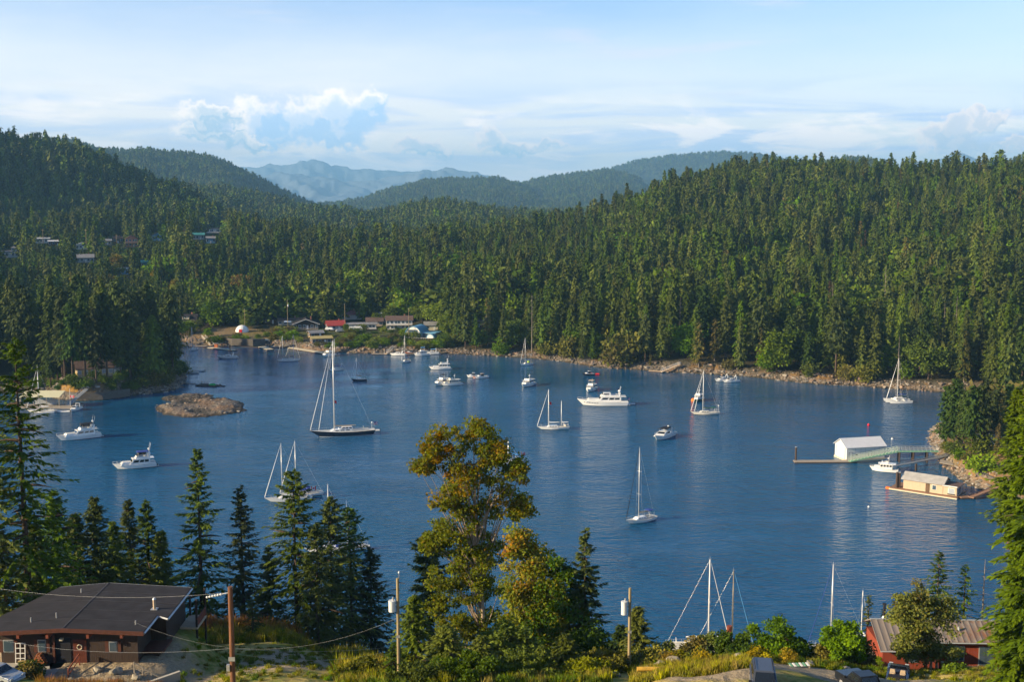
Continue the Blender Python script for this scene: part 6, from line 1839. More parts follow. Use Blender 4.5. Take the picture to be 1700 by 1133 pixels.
def ramp(name, a, b, w, label, m_deck, m_rail, n=9, h=1.0, truss=False, cat='gangway'):
    e = empty(name, a); tag(e, label, cat)
    d = b - a; hz = Vector((d.x, d.y, 0)).normalized(); s = Vector((-hz.y, hz.x, 0)) * w / 2
    c = [-s, d - s, d + s, s]
    MB().hexa([q + Vector((0, 0, -0.2)) for q in c], c).build('walkway', m_deck, e)
    for sg in (1, -1):
        mb = MB(); o = s * sg * 0.97
        mb.path([o + Vector((0, 0, h)), o + d + Vector((0, 0, h))], 0.06, 5)
        mb.path([o + Vector((0, 0, h * 0.5)), o + d + Vector((0, 0, h * 0.5))], 0.035, 4)
        for i in range(n + 1):
            q = o + d * (i / n); mb.bar(q, q + Vector((0, 0, h)), 0.045, 4)
            if truss and i < n: q2 = o + d * ((i + 1) / n); mb.bar(q, q2 + Vector((0, 0, h)), 0.035, 4)
        mb.build('handrail', m_rail, e)
    return e

def dock(name, pts, w, label, m_=None, z=0.45, floatm=None, cat='dock'):
    """floating dock through water points"""
    a = pts[0]
    e = empty(name, (a.x, a.y, 0)); tag(e, label, cat)
    for i in range(len(pts) - 1):
        p, q = pts[i] - a, pts[i + 1] - a
        d = (q - p).normalized(); s = Vector((-d.y, d.x, 0)) * w / 2
        c = [p - s, q - s, q + s, p + s]
        c = [Vector((v_.x, v_.y, 0)) for v_ in c]
        MB().hexa([v_ + Vector((0, 0, z - 0.14)) for v_ in c], [v_ + Vector((0, 0, z)) for v_ in c]).build('planking', m_ or M_PLANK, e)
        c2 = [v_ * 1 for v_ in c]
        MB().hexa([Vector((v_.x, v_.y, -0.3)) * 1.0 for v_ in c2], [Vector((v_.x, v_.y, z - 0.142)) for v_ in c2]).build('float', floatm or M_DARKWD, e)
    return e

def piling(pos, h, label, r=0.22, m_=None, cap=True, group=None):
    e = empty('piling', (pos.x, pos.y, 0)); tag(e, label, 'piling', group)
    MB().bar((0, 0, -3), (0, 0, h), r, 9).build('post', m_ or M_DARKWD, e)
    if cap: MB().bar((0, 0, h), (0, 0, h + 0.12), r * 1.15, 9).build('cap', M_STEEL, e)

def docks():
    dock('dock', [W(345, 578), W(390, 583)], 3.2, 'short pale dock below the brown gangway', M_CREAMW)
    dock('dock', [W(300, 575), W(345, 576)], 1.6, 'thin grey dock running left to the moored sloop')
    dock('dock', [W(390, 575.5), W(434, 577.5), W(510, 578)], 1.4, 'long thin boom of logs joining the two pale docks', M_DARKWD, z=0.25)
    dock('dock', [W(434, 577), W(449, 582)], 3.4, 'stubby pale dock between the small dock and the long one', M_CREAMW)
    dock('dock', [W(482, 579), W(538, 588)], 3.2, 'long pale concrete dock ending at the white trawler', M_CREAMW, z=0.6)
    ramp('gangway', W(352, 574, 0.5), hit(338, 562) + Vector((0, 0, 0.6)), 2.0, 'brown wooden gangway with white rails at the small dock', M_TAN, M_TRIM)
    e = empty('fuel_hut', W(359, 577, 0.4)); tag(e, 'little orange hut on the small pale dock', 'hut')
    MB().box(-0.8, 0.8, -0.8, 0.8, 0, 1.9).build('wall', mat('orange_paint', (0.55, 0.17, 0.06), 0.8, var=0.2), e); MB().box(-1, 1, -1, 1, 1.902, 2.05).build('roof', M_RGREY, e)
    dock('dock', [W(617, 589), W(722, 588)], 3.0, 'wooden float below the blue house where the motorboats lie', M_PLANK)
    ramp('gangway', W(640, 588, 0.5), W(655, 577, 2.4), 1.4, 'pale gangway from the bank to the motorboat float', M_TAN, M_TRIM)
    for i, (u, v, lab) in enumerate([(351, 575, 'thin piling at the brown gangway'), (382, 583, 'dark piling with a cap at the end of the small dock'), (448, 578, 'thick piling at the stubby pale dock'), (492, 577, 'dark piling beside the long pale dock'), (640, 589, 'piling at the left of the motorboat float')]):
        piling(W(u, v), 3.4, lab, 0.25)
    # low wooden raft with gear off the headland
    c = W(346, 641, 0); e = empty('raft', c, -0.25); tag(e, 'dark low raft cluttered with a green tarp and a kayak off the headland', 'raft')
    MB().box(-4.5, 4.5, -2.4, 2.4, -0.2, 0.4).build('float_deck', M_DARKWD, e); MB().box(4.5, 7.2, -0.8, 0.8, -0.1, 0.25).build('plank', M_DARKWD, e)
    MB().tier(0.6, 3.0, 1.0, 0.4, 1.0, 2.6, 0.5, 1.0).build('tarp', mat('bright_green_tarp', (0.05, 0.42, 0.10), 0.7), e, bevel=0.08)
    MB().path([(-0.5, 1.4, 0.6), (1, 1.5, 0.65), (4, 1.4, 0.6)], 0.28, 7).build('kayak', M_GEL, e)
    for x in (-3.6, -2.4, -1.2): MB().bar((x, 0.6, 0.4), (x + 0.3, 0.9, 1.6), 0.12, 5).build('bollard', M_BLACKC, e)
    dock('boom_log', [W(306, 637.5), W(327, 638.5)], 0.5, 'thin walkway log from the headland to the raft', M_PLANK, z=0.2)
    # far rocky shore: float and gangway
    dock('dock', [W(1078, 617), W(1111, 619)], 2.6, 'small tan float under the gangway on the rocky shore', M_TAN)
    ramp('gangway', W(1098, 617.5, 0.5), hit(1129, 612) + Vector((0, 0, 1.6)), 1.4, 'arched pale gangway on the rocky shore', M_TAN, M_TRIM)
    # ---- white boathouse and its pier
    c = W(1434, 766, 0); th = math.radians(2)
    e = empty('boathouse', c, th); tag(e, 'white floating boathouse with a pale metal roof at the end of the green pier', 'boathouse')
    Lh, Dh, hh = 12.2, 6.5, 4.0
    e.rotation_euler = (0, 0, math.radians(14)); e.location = (c.x, c.y + 4.2, 0)
    MB().box(-Lh / 2, Lh / 2, -Dh / 2, Dh / 2, 0.45, hh).build('wall', M_WHITEW, e)
    gb = MB()
    for sx in (-1, 1): gb.hexa([(sx * Lh / 2, -Dh / 2, hh), (sx * (Lh / 2 - 0.15), -Dh / 2, hh), (sx * (Lh / 2 - 0.15), Dh / 2, hh), (sx * Lh / 2, Dh / 2, hh)],
                               [(sx * Lh / 2, -0.02, hh + 1.9), (sx * (Lh / 2 - 0.15), -0.02, hh + 1.9), (sx * (Lh / 2 - 0.15), 0.02, hh + 1.9), (sx * Lh / 2, 0.02, hh + 1.9)])
    gb.build('gable', M_WHITEW, e)
    rf = MB()
    for sg in (-1, 1):
        a = [(-Lh / 2 - 0.5, sg * (Dh / 2 + 0.4), hh - 0.2), (Lh / 2 + 0.5, sg * (Dh / 2 + 0.4), hh - 0.2), (Lh / 2 + 0.5, 0, hh + 1.98), (-Lh / 2 - 0.5, 0, hh + 1.98)]
        rf.hexa(a, [(x, y, z + 0.12) for x, y, z in a])
        for i in range(24):
            x = -Lh / 2 - 0.4 + i * (Lh + 0.8) / 23
            rf.bar((x, sg * (Dh / 2 + 0.4), hh - 0.07), (x, 0, hh + 2.11), 0.035, 4)
    rf.build('roof', M_RWHITE, e)
    MB().box(-Lh / 2 - 0.2, Lh / 2 + 0.2, -Dh / 2 - 0.2, Dh / 2 + 0.2, -0.3, 0.44).build('float', M_CREAMW, e)
    for x, ww, zz in ((-5.3, 1.0, 2.5), (1.0, 0.9, 2.6)):
        f = MB().box(x, x + ww, -Dh / 2 - 0.06, -Dh / 2 - 0.003, 0.5, zz).build('door', M_TRIM, e)
        MB().box(x - 0.06, x, -Dh / 2 - 0.07, -Dh / 2 - 0.003, 0.5, zz + 0.06).build('door_frame', M_DARKWD, f); MB().box(x + ww, x + ww + 0.06, -Dh / 2 - 0.07, -Dh / 2 - 0.003, 0.5, zz + 0.06).build('door_frame', M_DARKWD, f)
        MB().box(x, x + ww, -Dh / 2 - 0.07, -Dh / 2 - 0.003, zz, zz + 0.06).build('door_frame', M_DARKWD, f)
    for x in (-3.4, -1.6, -0.1, 2.9, 4.3): MB().box(x, x + 0.05, -Dh / 2 - 0.03, -Dh / 2 - 0.003, 0.5, hh - 0.3).build('batten', M_GREYW, e)
    MB().box(-3.2, -2.6, -Dh / 2 - 0.05, -Dh / 2 - 0.003, 1.6, 1.9).build('sign_plate', M_DARKWD, e)
    MB().box(-Lh / 2 - 0.06, -Lh / 2 - 0.003, -2.4, 2.4, 0.5, 3.6).build('end_door', M_WHITEW, e); MB().box(-Lh / 2 - 0.1, -Lh / 2 - 0.063, -2.5, -2.38, 0.5, 3.7).build('end_door_frame', M_DARKWD, e)
    MB().box(-Lh / 2 - 0.1, -Lh / 2 - 0.063, 2.38, 2.5, 0.5, 3.7).build('end_door_frame', M_DARKWD, e)
    dock('dock', [W(1318, 768.5), W(1421, 768)], 2.4, 'long low dock running left from the white boathouse', M_PLANK)
    piling(W(1321, 767), 4.2, 'tall dark piling at the outer end of the boathouse dock', 0.28)
    h0 = 3.4
    a, b, c2 = W(1410, 766, 0.6), W(1490, 748, 0), W(1555, 748, 0)
    P1 = W(1491, 749.5, 3.2); P2 = W(1557, 749.0, 3.4)
    ramp('gangway', a, P1, 1.5, 'green gangway with braced white rails down to the boathouse', M_RAILG, mat('pale_green_rail', (0.55, 0.62, 0.5), 0.6), n=14, h=1.3, truss=True)
    ramp('pier', P1, P2, 1.6, 'green pier deck with white rails on dark timber piles', M_RAILG, M_STEEL, n=10, h=1.2, cat='pier')
    for i, u in enumerate((1492, 1515, 1538)):
        for k in (-0.9, 0.9):
            q = W(u, 749.5, 3.2)
            piling(Vector((q.x + (0.2 if k > 0 else 0), q.y + k, 0)), 3.0, f'dark timber pile under the green pier, {["outer", "middle", "inner"][i]} pair', 0.24, cap=False, group='piles under the green pier')
    e = empty('lower_ramp', (0, 0, 0)); COL.objects.unlink(e); bpy.data.objects.remove(e)
    A = W(1483, 774, 0.9); B = hit(1572, 762) + Vector((0, 0, 0.9))
    ramp('gangway', A, B, 1.1, 'thin grey lower ramp beside the moored trawler', M_STEEL, M_STEEL, h=0.35)
    for k, u in enumerate((1520, 1523)):
        q = W(u, 783, 0); piling(Vector((q.x, q.y + k, 0)), 2.0, ['front timber pile under the lower grey ramp', 'rear timber pile under the lower grey ramp'][k], 0.22, cap=False)
    # ---- houseboat
    p0 = W(1476, 813, 0); p1 = W(1588, 830.5, 0)
    d = (p1 - p0); th = math.atan2(d.y, d.x)
    Lf = d.length
    e = empty('houseboat', p0, th); tag(e, 'tan floating cabin with a grey metal roof on a long reddish deck', 'houseboat')
    MB().box(0, Lf + 0.0, 0, 7.5, 0.30, 0.5).build('deck', M_REDPLK, e)
    MB().box(-0.05, Lf + 0.05, -0.05, 7.55, 0.02, 0.298).build('float_edge', M_CREAMW, e)
    nf = 9
    for i in range(nf): MB().box(0.4 + i * (Lf - 1) / nf, 1.3 + i * (Lf - 1) / nf, -0.02, 2, -0.4, 0.018).build('float', M_DARKWD, e)
    MB().box(-1.0, -0.06, 0.2, 1.2, 0.0, 0.45).build('bumper', M_ORANGE, e)
    x0, x1 = 3.2, 13.2; y0, y1 = 1.3, 6.0; zt = 3.3
    MB().box(x0, x1, y0, y1, 0.502, zt).build('wall', M_TANW, e)
    gb = MB()
    for x in (x0, x1 - 0.12): gb.hexa([(x, y0, zt), (x + 0.12, y0, zt), (x + 0.12, y1, zt), (x, y1, zt)], [(x, 3.63, zt + 1.15), (x + 0.12, 3.63, zt + 1.15), (x + 0.12, 3.67, zt + 1.15), (x, 3.67, zt + 1.15)])
    gb.build('gable', M_TANW, e)
    rf = MB()
    for (ya, yb) in ((y0 - 0.7, 3.65), (y1 + 0.6, 3.65)):
        sl = 1.15 / 2.35
        za = zt + 1.2 - abs(ya - 3.65) * sl
        a = [(x0 - 0.5, ya, za), (x1 + 0.5, ya, za), (x1 + 0.5, yb, zt + 1.2), (x0 - 0.5, yb, zt + 1.2)]
        rf.hexa(a, [(x, y, z + 0.1) for x, y, z in a])
        for i in range(18):
            x = x0 - 0.4 + i * (x1 - x0 + 0.8) / 17; rf.bar((x, ya, za + 0.11), (x, yb, zt + 1.31), 0.03, 4)
    rf.build('roof', mat('grey_metal_roof', (0.42, 0.40, 0.37), 0.5, var=0.15, scale=0.7), e)
    MB().box(x1 + 0.002, x1 + 3.4, y0 + 0.1, y1 - 0.2, 0.502, 2.9).build('annex', M_TANW, e)
    MB().box(x1 - 0.3, x1 + 4.0, y0 - 0.5, y1 + 0.2, 2.902, 3.06).build('annex_roof', M_RBROWN, e)
    MB().box(x1 + 0.0, x1 + 3.7, y0 - 0.56, y0 - 0.503, 2.86, 3.1).build('fascia', M_TRIM, e)
    for (xa, xb, za, zb, m_) in ((9.0, 9.8, 0.55, 2.6, M_BROWNW), (10.6, 11.5, 1.4, 2.5, M_WIN), (14.6, 16.0, 1.0, 2.3, M_CURT)):
        yy = y0 if xa < 13 else y0 + 0.1
        f = MB().box(xa - 0.1, xb + 0.1, yy - 0.05, yy - 0.003, za - 0.05, zb + 0.1).build('window_frame' if m_ is not M_BROWNW else 'door', M_TRIM if m_ is not M_BROWNW else M_DARKWD, e)
        MB().box(xa, xb, yy - 0.08, yy - 0.053, za, zb).build('pane', m_, f)
    MB().box(14.4, 16.2, y0 - 0.25, y0 + 0.05, 0.75, 0.95).build('flower_box', M_DARKWD, e)
    f = MB().box(x1 + 3.403, x1 + 3.46, 2.2, 4.6, 0.55, 2.5).build('glass_door', M_TRIM, e)
    MB().box(x1 + 3.463, x1 + 3.49, 2.4, 3.3, 0.7, 2.4).build('pane', M_WIN, f); MB().box(x1 + 3.463, x1 + 3.49, 3.5, 4.4, 0.7, 2.4).build('pane', M_WIN, f)
    for k, (dx, dy) in enumerate(((1.6, 1.0), (2.1, 1.5), (1.5, 1.9))):
        q = e.matrix_basis @ Vector((dx, dy - 0.3 + 1.2, 0)); q = p0 + Vector((math.cos(th) * dx - math.sin(th) * dy, math.sin(th) * dx + math.cos(th) * dy, 0))
        piling(q, 4.6 - 0.2 * k, 'black leaning pile of the dolphin at the left end of the houseboat', 0.3, M_DARKWD, cap=False, group='dolphin piles at the houseboat')
    A = W(1590, 827, 0.5); B = W(1638, 821, 0.7)
    dock('dock', [W(1592, 828), W(1616, 827)], 2.2, 'small reddish landing float right of the houseboat', M_REDPLK)
    ramp('gangway', W(1612, 826, 0.6), hit(1655, 812) + Vector((0, 0, 0.3)), 1.6, 'reddish plank ramp from the houseboat float to the beach', M_REDPLK, M_REDPLK, h=0.15)
    q = hit(1575, 773); e = empty('upturned_float', q + Vector((0, 0, 0.5)), 0.5); tag(e, 'weathered wooden platform lying tilted on the cobble beach', 'platform')
    o = MB().box(-2.4, 2.4, -1.4, 1.4, 0, 0.2).build('planking', M_PLANK, e); e.rotation_euler = (0.12, 0.1, -0.4)
    MB().box(-2.3, 2.3, -1.2, -1.0, -0.4, -0.002).build('beam', M_DARKWD, e)

village(); hill_houses(); headland(); docks()
# ------------------------------------------------------------------ near hillside: dark house, red cabin, vehicles, poles
def on(u, v, r=None):
    """ground point seen at column u at range r (or where the sight line meets the ground)"""
    if r is None: return hit(u, v, r0=40, r1=260)
    p = WR(u, v, r); return Vector((p.x, p.y, gz(p.x, p.y)))
def dark_house():
    e = empty('dark_house', (HO.x, HO.y, 33.3), math.atan2(-HL.y, -HL.x)); tag(e, 'large dark brown house with a low charcoal roof in the left foreground', 'house')
    # local frame: x to the right along the front (0 at the right eave corner, negative left), y to the back
    W_, D_ = 13.5, 12.2
    z1 = 3.0
    apx = -7.2; rz = 0.34
    def zr(x): return z1 + rz * (1 - abs(x - apx) / 7.2)
    MB().box(-13.2, -0.9, 1.0, D_ - 0.8, -0.4, z1 - 0.3).build('wall', M_DBROWN, e)
    MB().box(-13.2, -4.6, 0.99, 1.0, -0.4, z1 - 0.3)
    MB().box(-0.898, 0.55, 4.9, D_ - 0.82, -6.0, z1 - 0.32).build('side_wall', M_DBROWN, e)
    MB().box(-3.2, 0.5, 2.6, 4.898, -6.0, 0.35).build('lower_wall', M_DBROWN, e)
    MB().box(-3.4, 1.0, 2.2, 5.2, 0.352, 0.55).build('lean_to_roof', M_REDTRIM, e)
    rf = MB(); t = 0.26
    def plate(poly):
        n = len(poly)
        vs = [(x, y, zr(x)) for x, y in poly] + [(x, y, zr(x) + t) for x, y in poly]
        rf.add(vs, [tuple(reversed(range(n))), tuple(range(n, 2 * n))] + [(i, (i + 1) % n, n + (i + 1) % n, n + i) for i in range(n)])
    plate([(-14.4, 0), (apx, 0), (apx, D_), (-11.9, D_ - 0.6), (-14.4, 4)])
    plate([(apx, 0), (0, 0), (0, 4.2), (1.1, 3.6), (1.1, D_ - 0.3), (apx, D_)])
    r_ = rf.build('roof', M_RDARK, e)
    fs = MB()
    for (a, b, m) in (((-14.4, 0), (apx, 0), 0), ((apx, 0), (0, 0), 0)):
        za, zb = zr(a[0]), zr(b[0])
        fs.hexa([(a[0], -0.08, za - 0.1), (b[0], -0.08, zb - 0.1), (b[0], -0.002, zb - 0.1), (a[0], -0.002, za - 0.1)], [(a[0], -0.08, za + t + 0.02), (b[0], -0.08, zb + t + 0.02), (b[0], -0.002, zb + t + 0.02), (a[0], -0.002, za + t + 0.02)])
    fs.build('fascia', M_REDTRIM, r_)
    ed = MB()
    for (a, b) in (((0, 0), (0, 4.2)), ((1.1, 3.6), (1.1, D_ - 0.3)), ((0.0, 4.2), (1.1, 3.6))):
        za, zb = zr(a[0]) + t * 0.4, zr(b[0]) + t * 0.4
        ed.bar((a[0] + 0.04, a[1], za), (b[0] + 0.04, b[1], zb), 0.11, 4)
    ed.bar((apx, D_ + 0.03, zr(apx) + 0.2), (1.1, D_ - 0.27, zr(1.1) + 0.2), 0.07, 4); ed.bar((apx, D_ + 0.03, zr(apx) + 0.2), (-11.9, D_ - 0.57, zr(-11.9) + 0.2), 0.07, 4)
    ed.build('drip_edge', M_STEEL, r_)
    sm = MB()
    for y in (2.4, 4.8, 7.2, 9.6):
        for (a, b) in ((-14.2, apx), (apx, -0.1 if y < 5 else 1.7)):
            sm.hexa([(a, y, zr(a) + t + 0.003), (b, y, zr(b) + t + 0.003), (b, y + 0.05, zr(b) + t + 0.003), (a, y + 0.05, zr(a) + t + 0.003)], [(a, y, zr(a) + t + 0.02), (b, y, zr(b) + t + 0.02), (b, y + 0.05, zr(b) + t + 0.02), (a, y + 0.05, zr(a) + t + 0.02)])
    sm.hexa([(apx - 0.08, 0, zr(apx) + t + 0.004), (apx + 0.08, 0, zr(apx) + t + 0.004), (apx + 0.08, D_, zr(apx) + t + 0.004), (apx - 0.08, D_, zr(apx) + t + 0.004)],
            [(apx - 0.08, 0, zr(apx) + t + 0.03), (apx + 0.08, 0, zr(apx) + t + 0.03), (apx + 0.08, D_, zr(apx) + t + 0.03), (apx - 0.08, D_, zr(apx) + t + 0.03)])
    sm.build('seam', mat('roof_seam', (0.045, 0.043, 0.05), 0.8, var=0.2), r_)
    z = zr(-0.7) + t
    c = MB(); c.bar((-0.7, 5.6, z), (-0.7, 5.6, z + 0.95), 0.13, 10); c.build('stove_pipe', M_TAN, r_)
    MB().bar((-0.7, 5.6, z + 0.952), (-0.7, 5.6, z + 1.12), 0.19, 10, 0.1).build('pipe_cap', M_STEEL, r_); MB().box(-1.0, -0.4, 5.3, 5.9, z + 0.0, z + 0.06).build('flashing', M_STEEL, r_)
    for x, y, h in ((-10.8, 2.0, .45), (-8.8, 2.8, .5), (-1.2, 1.6, .4), (-9.0, 9.6, .4)):
        zz = zr(x) + t; MB().bar((x, y, zz), (x, y, zz + h), 0.06, 6).build('vent_pipe', M_STEEL, r_)
    # front openings and trim posts
    for (x0, x1, za, zb) in ((-12.9, -12.1, 1.1, 2.1), (-9.8, -9.2, 1.1, 2.1), (-3.4, -2.8, 1.1, 1.9)):
        f = MB().box(x0 - 0.08, x1 + 0.08, 0.93, 0.997, za - 0.08, zb + 0.08).build('window', M_STEEL, e)
        MB().box(x0, x1, 0.90, 0.927, za, zb).build('pane', M_WIN, f)
        for s in (x0 - 0.42, x1 + 0.1): MB().box(s, s + 0.3, 0.94, 0.997, za - 0.1, zb + 0.1).build('shutter', M_REDTRIM, f)
    MB().box(-8.3, -6.9, 1.0 - 0.05, 0.997, 0.0, 2.3).build('entry_shade_panel', M_BLACKC, e)  # flat black panel on the wall, standing in for the shade of the entry
    f = MB().box(-6.7, -5.5, 0.92, 0.997, 0.0, 2.2).build('front_door', mat('dark_red_door', (0.11, 0.03, 0.018), 0.6, var=0.2), e)
    MB().path([(-6.1 + 0.22 * math.cos(a), 0.9, 1.5 + 0.22 * math.sin(a)) for a in np.linspace(0, 6.283, 13)], 0.05, 6).build('wreath', M_CREAMW, f)
    MB().box(-7.8, -7.5, 0.6, 0.9, 2.2, 2.4).build('porch_lamp', M_CREAMW, e)
    for x in (-11.2, -8.6, -5.0, -2.0): MB().box(x - 0.12, x + 0.12, -0.05, 0.99, z1 - 0.32 + 0.0, z1 + 0.0).build('beam_end', mat('rust_red_beam', (0.20, 0.055, 0.03), 0.8, var=0.2), e)
    MB().box(-8.5, -8.3, 0.8, 0.99, -0.2, 2.65).build('post', M_REDTRIM, e)
    # porch slab, steps, rail
    MB().box(-14.5, -7.5, -2.2, 0.98, -0.4, 0.0).build('patio', M_CONC, e)
    MB().hexa([(-7.4, -2.4, -0.5), (-6.1, -2.4, -0.5), (-6.1, 0.9, -0.3), (-7.4, 0.9, -0.3)], [(-7.4, -2.4, -0.32), (-6.1, -2.4, -0.32), (-6.1, 0.9, -0.02), (-7.4, 0.9, -0.02)]).build('ramp', M_BROWNW, e)
    g = MB()
    for y, z in ((-2.3, -0.35), (0.4, 0.0)): g.box(-6.05, -5.95, y, y + 0.1, z - 0.3, z + 1.0)
    g.bar((-6.0, -2.3, 0.68), (-6.0, 0.5, 1.02), 0.07, 5); g.bar((-6.0, -2.3, 0.2), (-6.0, 0.5, 0.55), 0.04, 5); g.build('handrail', mat('rust_red_beam'), e)
    # side stair and lower level
    g = MB()
    for i in range(7): g.box(-0.6 + i * 0.32, -0.3 + i * 0.32, -0.8, 0.6, -0.3 - i * 0.2, -0.24 - i * 0.2)
    g.build('stair', M_PLANK, e)
    g = MB(); g.bar((-0.7, -0.85, 0.75), (1.6, -0.85, -0.7), 0.05, 5); g.bar((-0.7, -0.85, 0.3), (1.6, -0.85, -1.15), 0.04, 5)
    for i in range(4): g.box(-0.75 + i * 0.75, -0.65 + i * 0.75, -0.9, -0.8, -0.5 - i * 0.48, 0.8 - i * 0.48)
    g.build('stair_rail', M_PLANK, e)
    # back balcony at the far right corner
    MB().box(0.56, 2.3, 9.2, 12.6, -0.1, 0.1).build('balcony', M_TAN, e)
    g = MB()
    for x, y in ((2.2, 9.3), (2.2, 12.5), (0.7, 12.5)): g.box(x - 0.09, x + 0.09, y - 0.09, y + 0.09, -4.6, 2.9)
    g.build('balcony_post', M_DBROWN, e)
    g = MB(); g.box(2.22, 2.3, 9.2, 12.6, 0.9, 1.0); g.box(2.23, 2.28, 9.25, 12.55, 0.2, 0.8); g.build('balcony_rail', mat('rust_red_beam'), e)
    MB().box(0.56, 2.6, 2.0, 12.2, -4.5, -4.2).build('path_slab', M_CONC, e)
    MB().box(0.555, 0.60, 6.5, 7.0, -2.3, -2.15).build('name_board', M_STEEL, e)
    # things by the door
    q = Vector((0, 0, 0))
    def loc(x, y, z=0.0):
        a = e.rotation_euler[2]
        return Vector((HO.x + x * math.cos(a) - y * math.sin(a), HO.y + x * math.sin(a) + y * math.cos(a), 33.3 + z))
    a = e.rotation_euler[2]
    f = empty('window_frame', loc(-11.9, 0.75), a); f.rotation_euler = (-0.1, 0, a); tag(f, 'old white window frame leaning against the wall of the dark house', 'window frame')
    g = MB()
    for x in (0, 0.42, 0.85): g.box(x, x + 0.07, 0, 0.05, 0, 1.9)
    for z in (0, 0.46, 0.92, 1.38, 1.83): g.box(0.0, 0.92, 0.003, 0.047, z, z + 0.07)
    g.build('frame', M_TRIM, f)
    f = empty('bench', loc(-10.8, 0.2), a); tag(f, 'small yellowish wooden bench by the dark house wall', 'bench')
    MB().box(-0.6, 0.6, -0.25, 0.2, 0.4, 0.47).build('seat', M_YELW, f)
    for x in (-0.5, 0.42): MB().box(x, x + 0.08, -0.2, 0.15, 0, 0.398).build('leg', M_YELW, f)
    f = empty('wood_stack', loc(-9.6, 0.6), a); tag(f, 'reddish stack of split firewood by the dark house door', 'firewood')
    g = MB()
    rg = random.Random(4)
    for r in range(5):
        for c in range(6 - r): g.bar((c * 0.22 + r * 0.11 - 0.6, -0.3, 0.12 + r * 0.2), (c * 0.22 + r * 0.11 - 0.6, 0.3, 0.12 + r * 0.2), 0.11, 6)
    g.build('logs', mat('cut_wood', (0.33, 0.12, 0.05), 0.9, var=0.4, scale=6), f)
    f = empty('flower_pot', loc(-13.4, -1.0), 0); tag(f, 'blue pot with yellow-orange flowers at the edge of the patio', 'flower pot')
    MB().bar((0, 0, 0), (0, 0, 0.45), 0.22, 10, 0.30).build('pot', M_LBLUE, f)
    me, tr = POOL['bush'][0]; o = child('flowers', me, f); o.location = (0, 0, 0.4); o.scale = (0.2, 0.2, 0.3)
    # boulders along the front bed
    for i, (x, y, s) in enumerate(((-3.9, -0.9, 0.5), (-2.2, -1.1, 0.6), (-0.3, -1.6, 0.5), (-8.8, -2.9, 0.4), (-5.6, -2.9, 0.3))):
        p = loc(x, y, 0); p.z = gz(p.x, p.y) + s * 0.2
        rock(p, s, M_BOULDER, ['pale boulder under the dark house wall, first from the steps', 'largest pale boulder under the dark house wall', 'pale boulder at the corner above the side stair', 'small grey stone beside the planting bed', 'small grey stone at the foot of the entry ramp'][i])
    p = loc(-1.2, -3.2)
    f = empty('retaining_wall', (p.x, p.y, 31.5), a + 0.55); tag(f, 'grey concrete retaining wall stepping down at the corner of the dark house', 'wall'); f['kind'] = 'thing'
    MB().hexa([(0, -0.15, -2), (5.2, -0.15, -2), (5.2, 0.15, -2), (0, 0.15, -2)], [(0, -0.15, 0.9), (5.2, -0.15, 1.6), (5.2, 0.15, 1.6), (0, 0.15, 0.9)]).build('concrete', M_CONC, f)

M_BOULDER = mat('pale_boulder', (0.27, 0.24, 0.19), 0.9, var=0.3, scale=2.0, bump=0.6)
def rock_mesh(name, seed, m, flat=0.7, n=2):
    bm = bmesh.new(); bmesh.ops.create_icosphere(bm, subdivisions=n, radius=1.0)
    rg = random.Random(seed)
    from mathutils import noise as mn
    for v in bm.verts:
        c = v.co * 1.3 + Vector((seed * 3.1, 0, 0))
        k = 1 + 0.38 * mn.noise(c) + 0.16 * mn.noise(c * 2.7)
        v.co = Vector((v.co.x * k, v.co.y * k * 0.8, v.co.z * k * flat))
    me = bpy.data.meshes.new(name); bm.to_mesh(me); bm.free(); me.materials.append(m)
    return me
ROCKS = {}
def rock(p, s, m, label, group=None):
    k = (m.name, random.randrange(4))
    if k not in ROCKS: ROCKS[k] = rock_mesh('boulder', 7 + k[1], m)
    o = bpy.data.objects.new('boulder', ROCKS[k]); COL.objects.link(o)
    o.location = p; o.scale = (s, s, s); o.rotation_euler = (0, 0, random.uniform(0, 6)); tag(o, label, 'boulder', group)
    return o

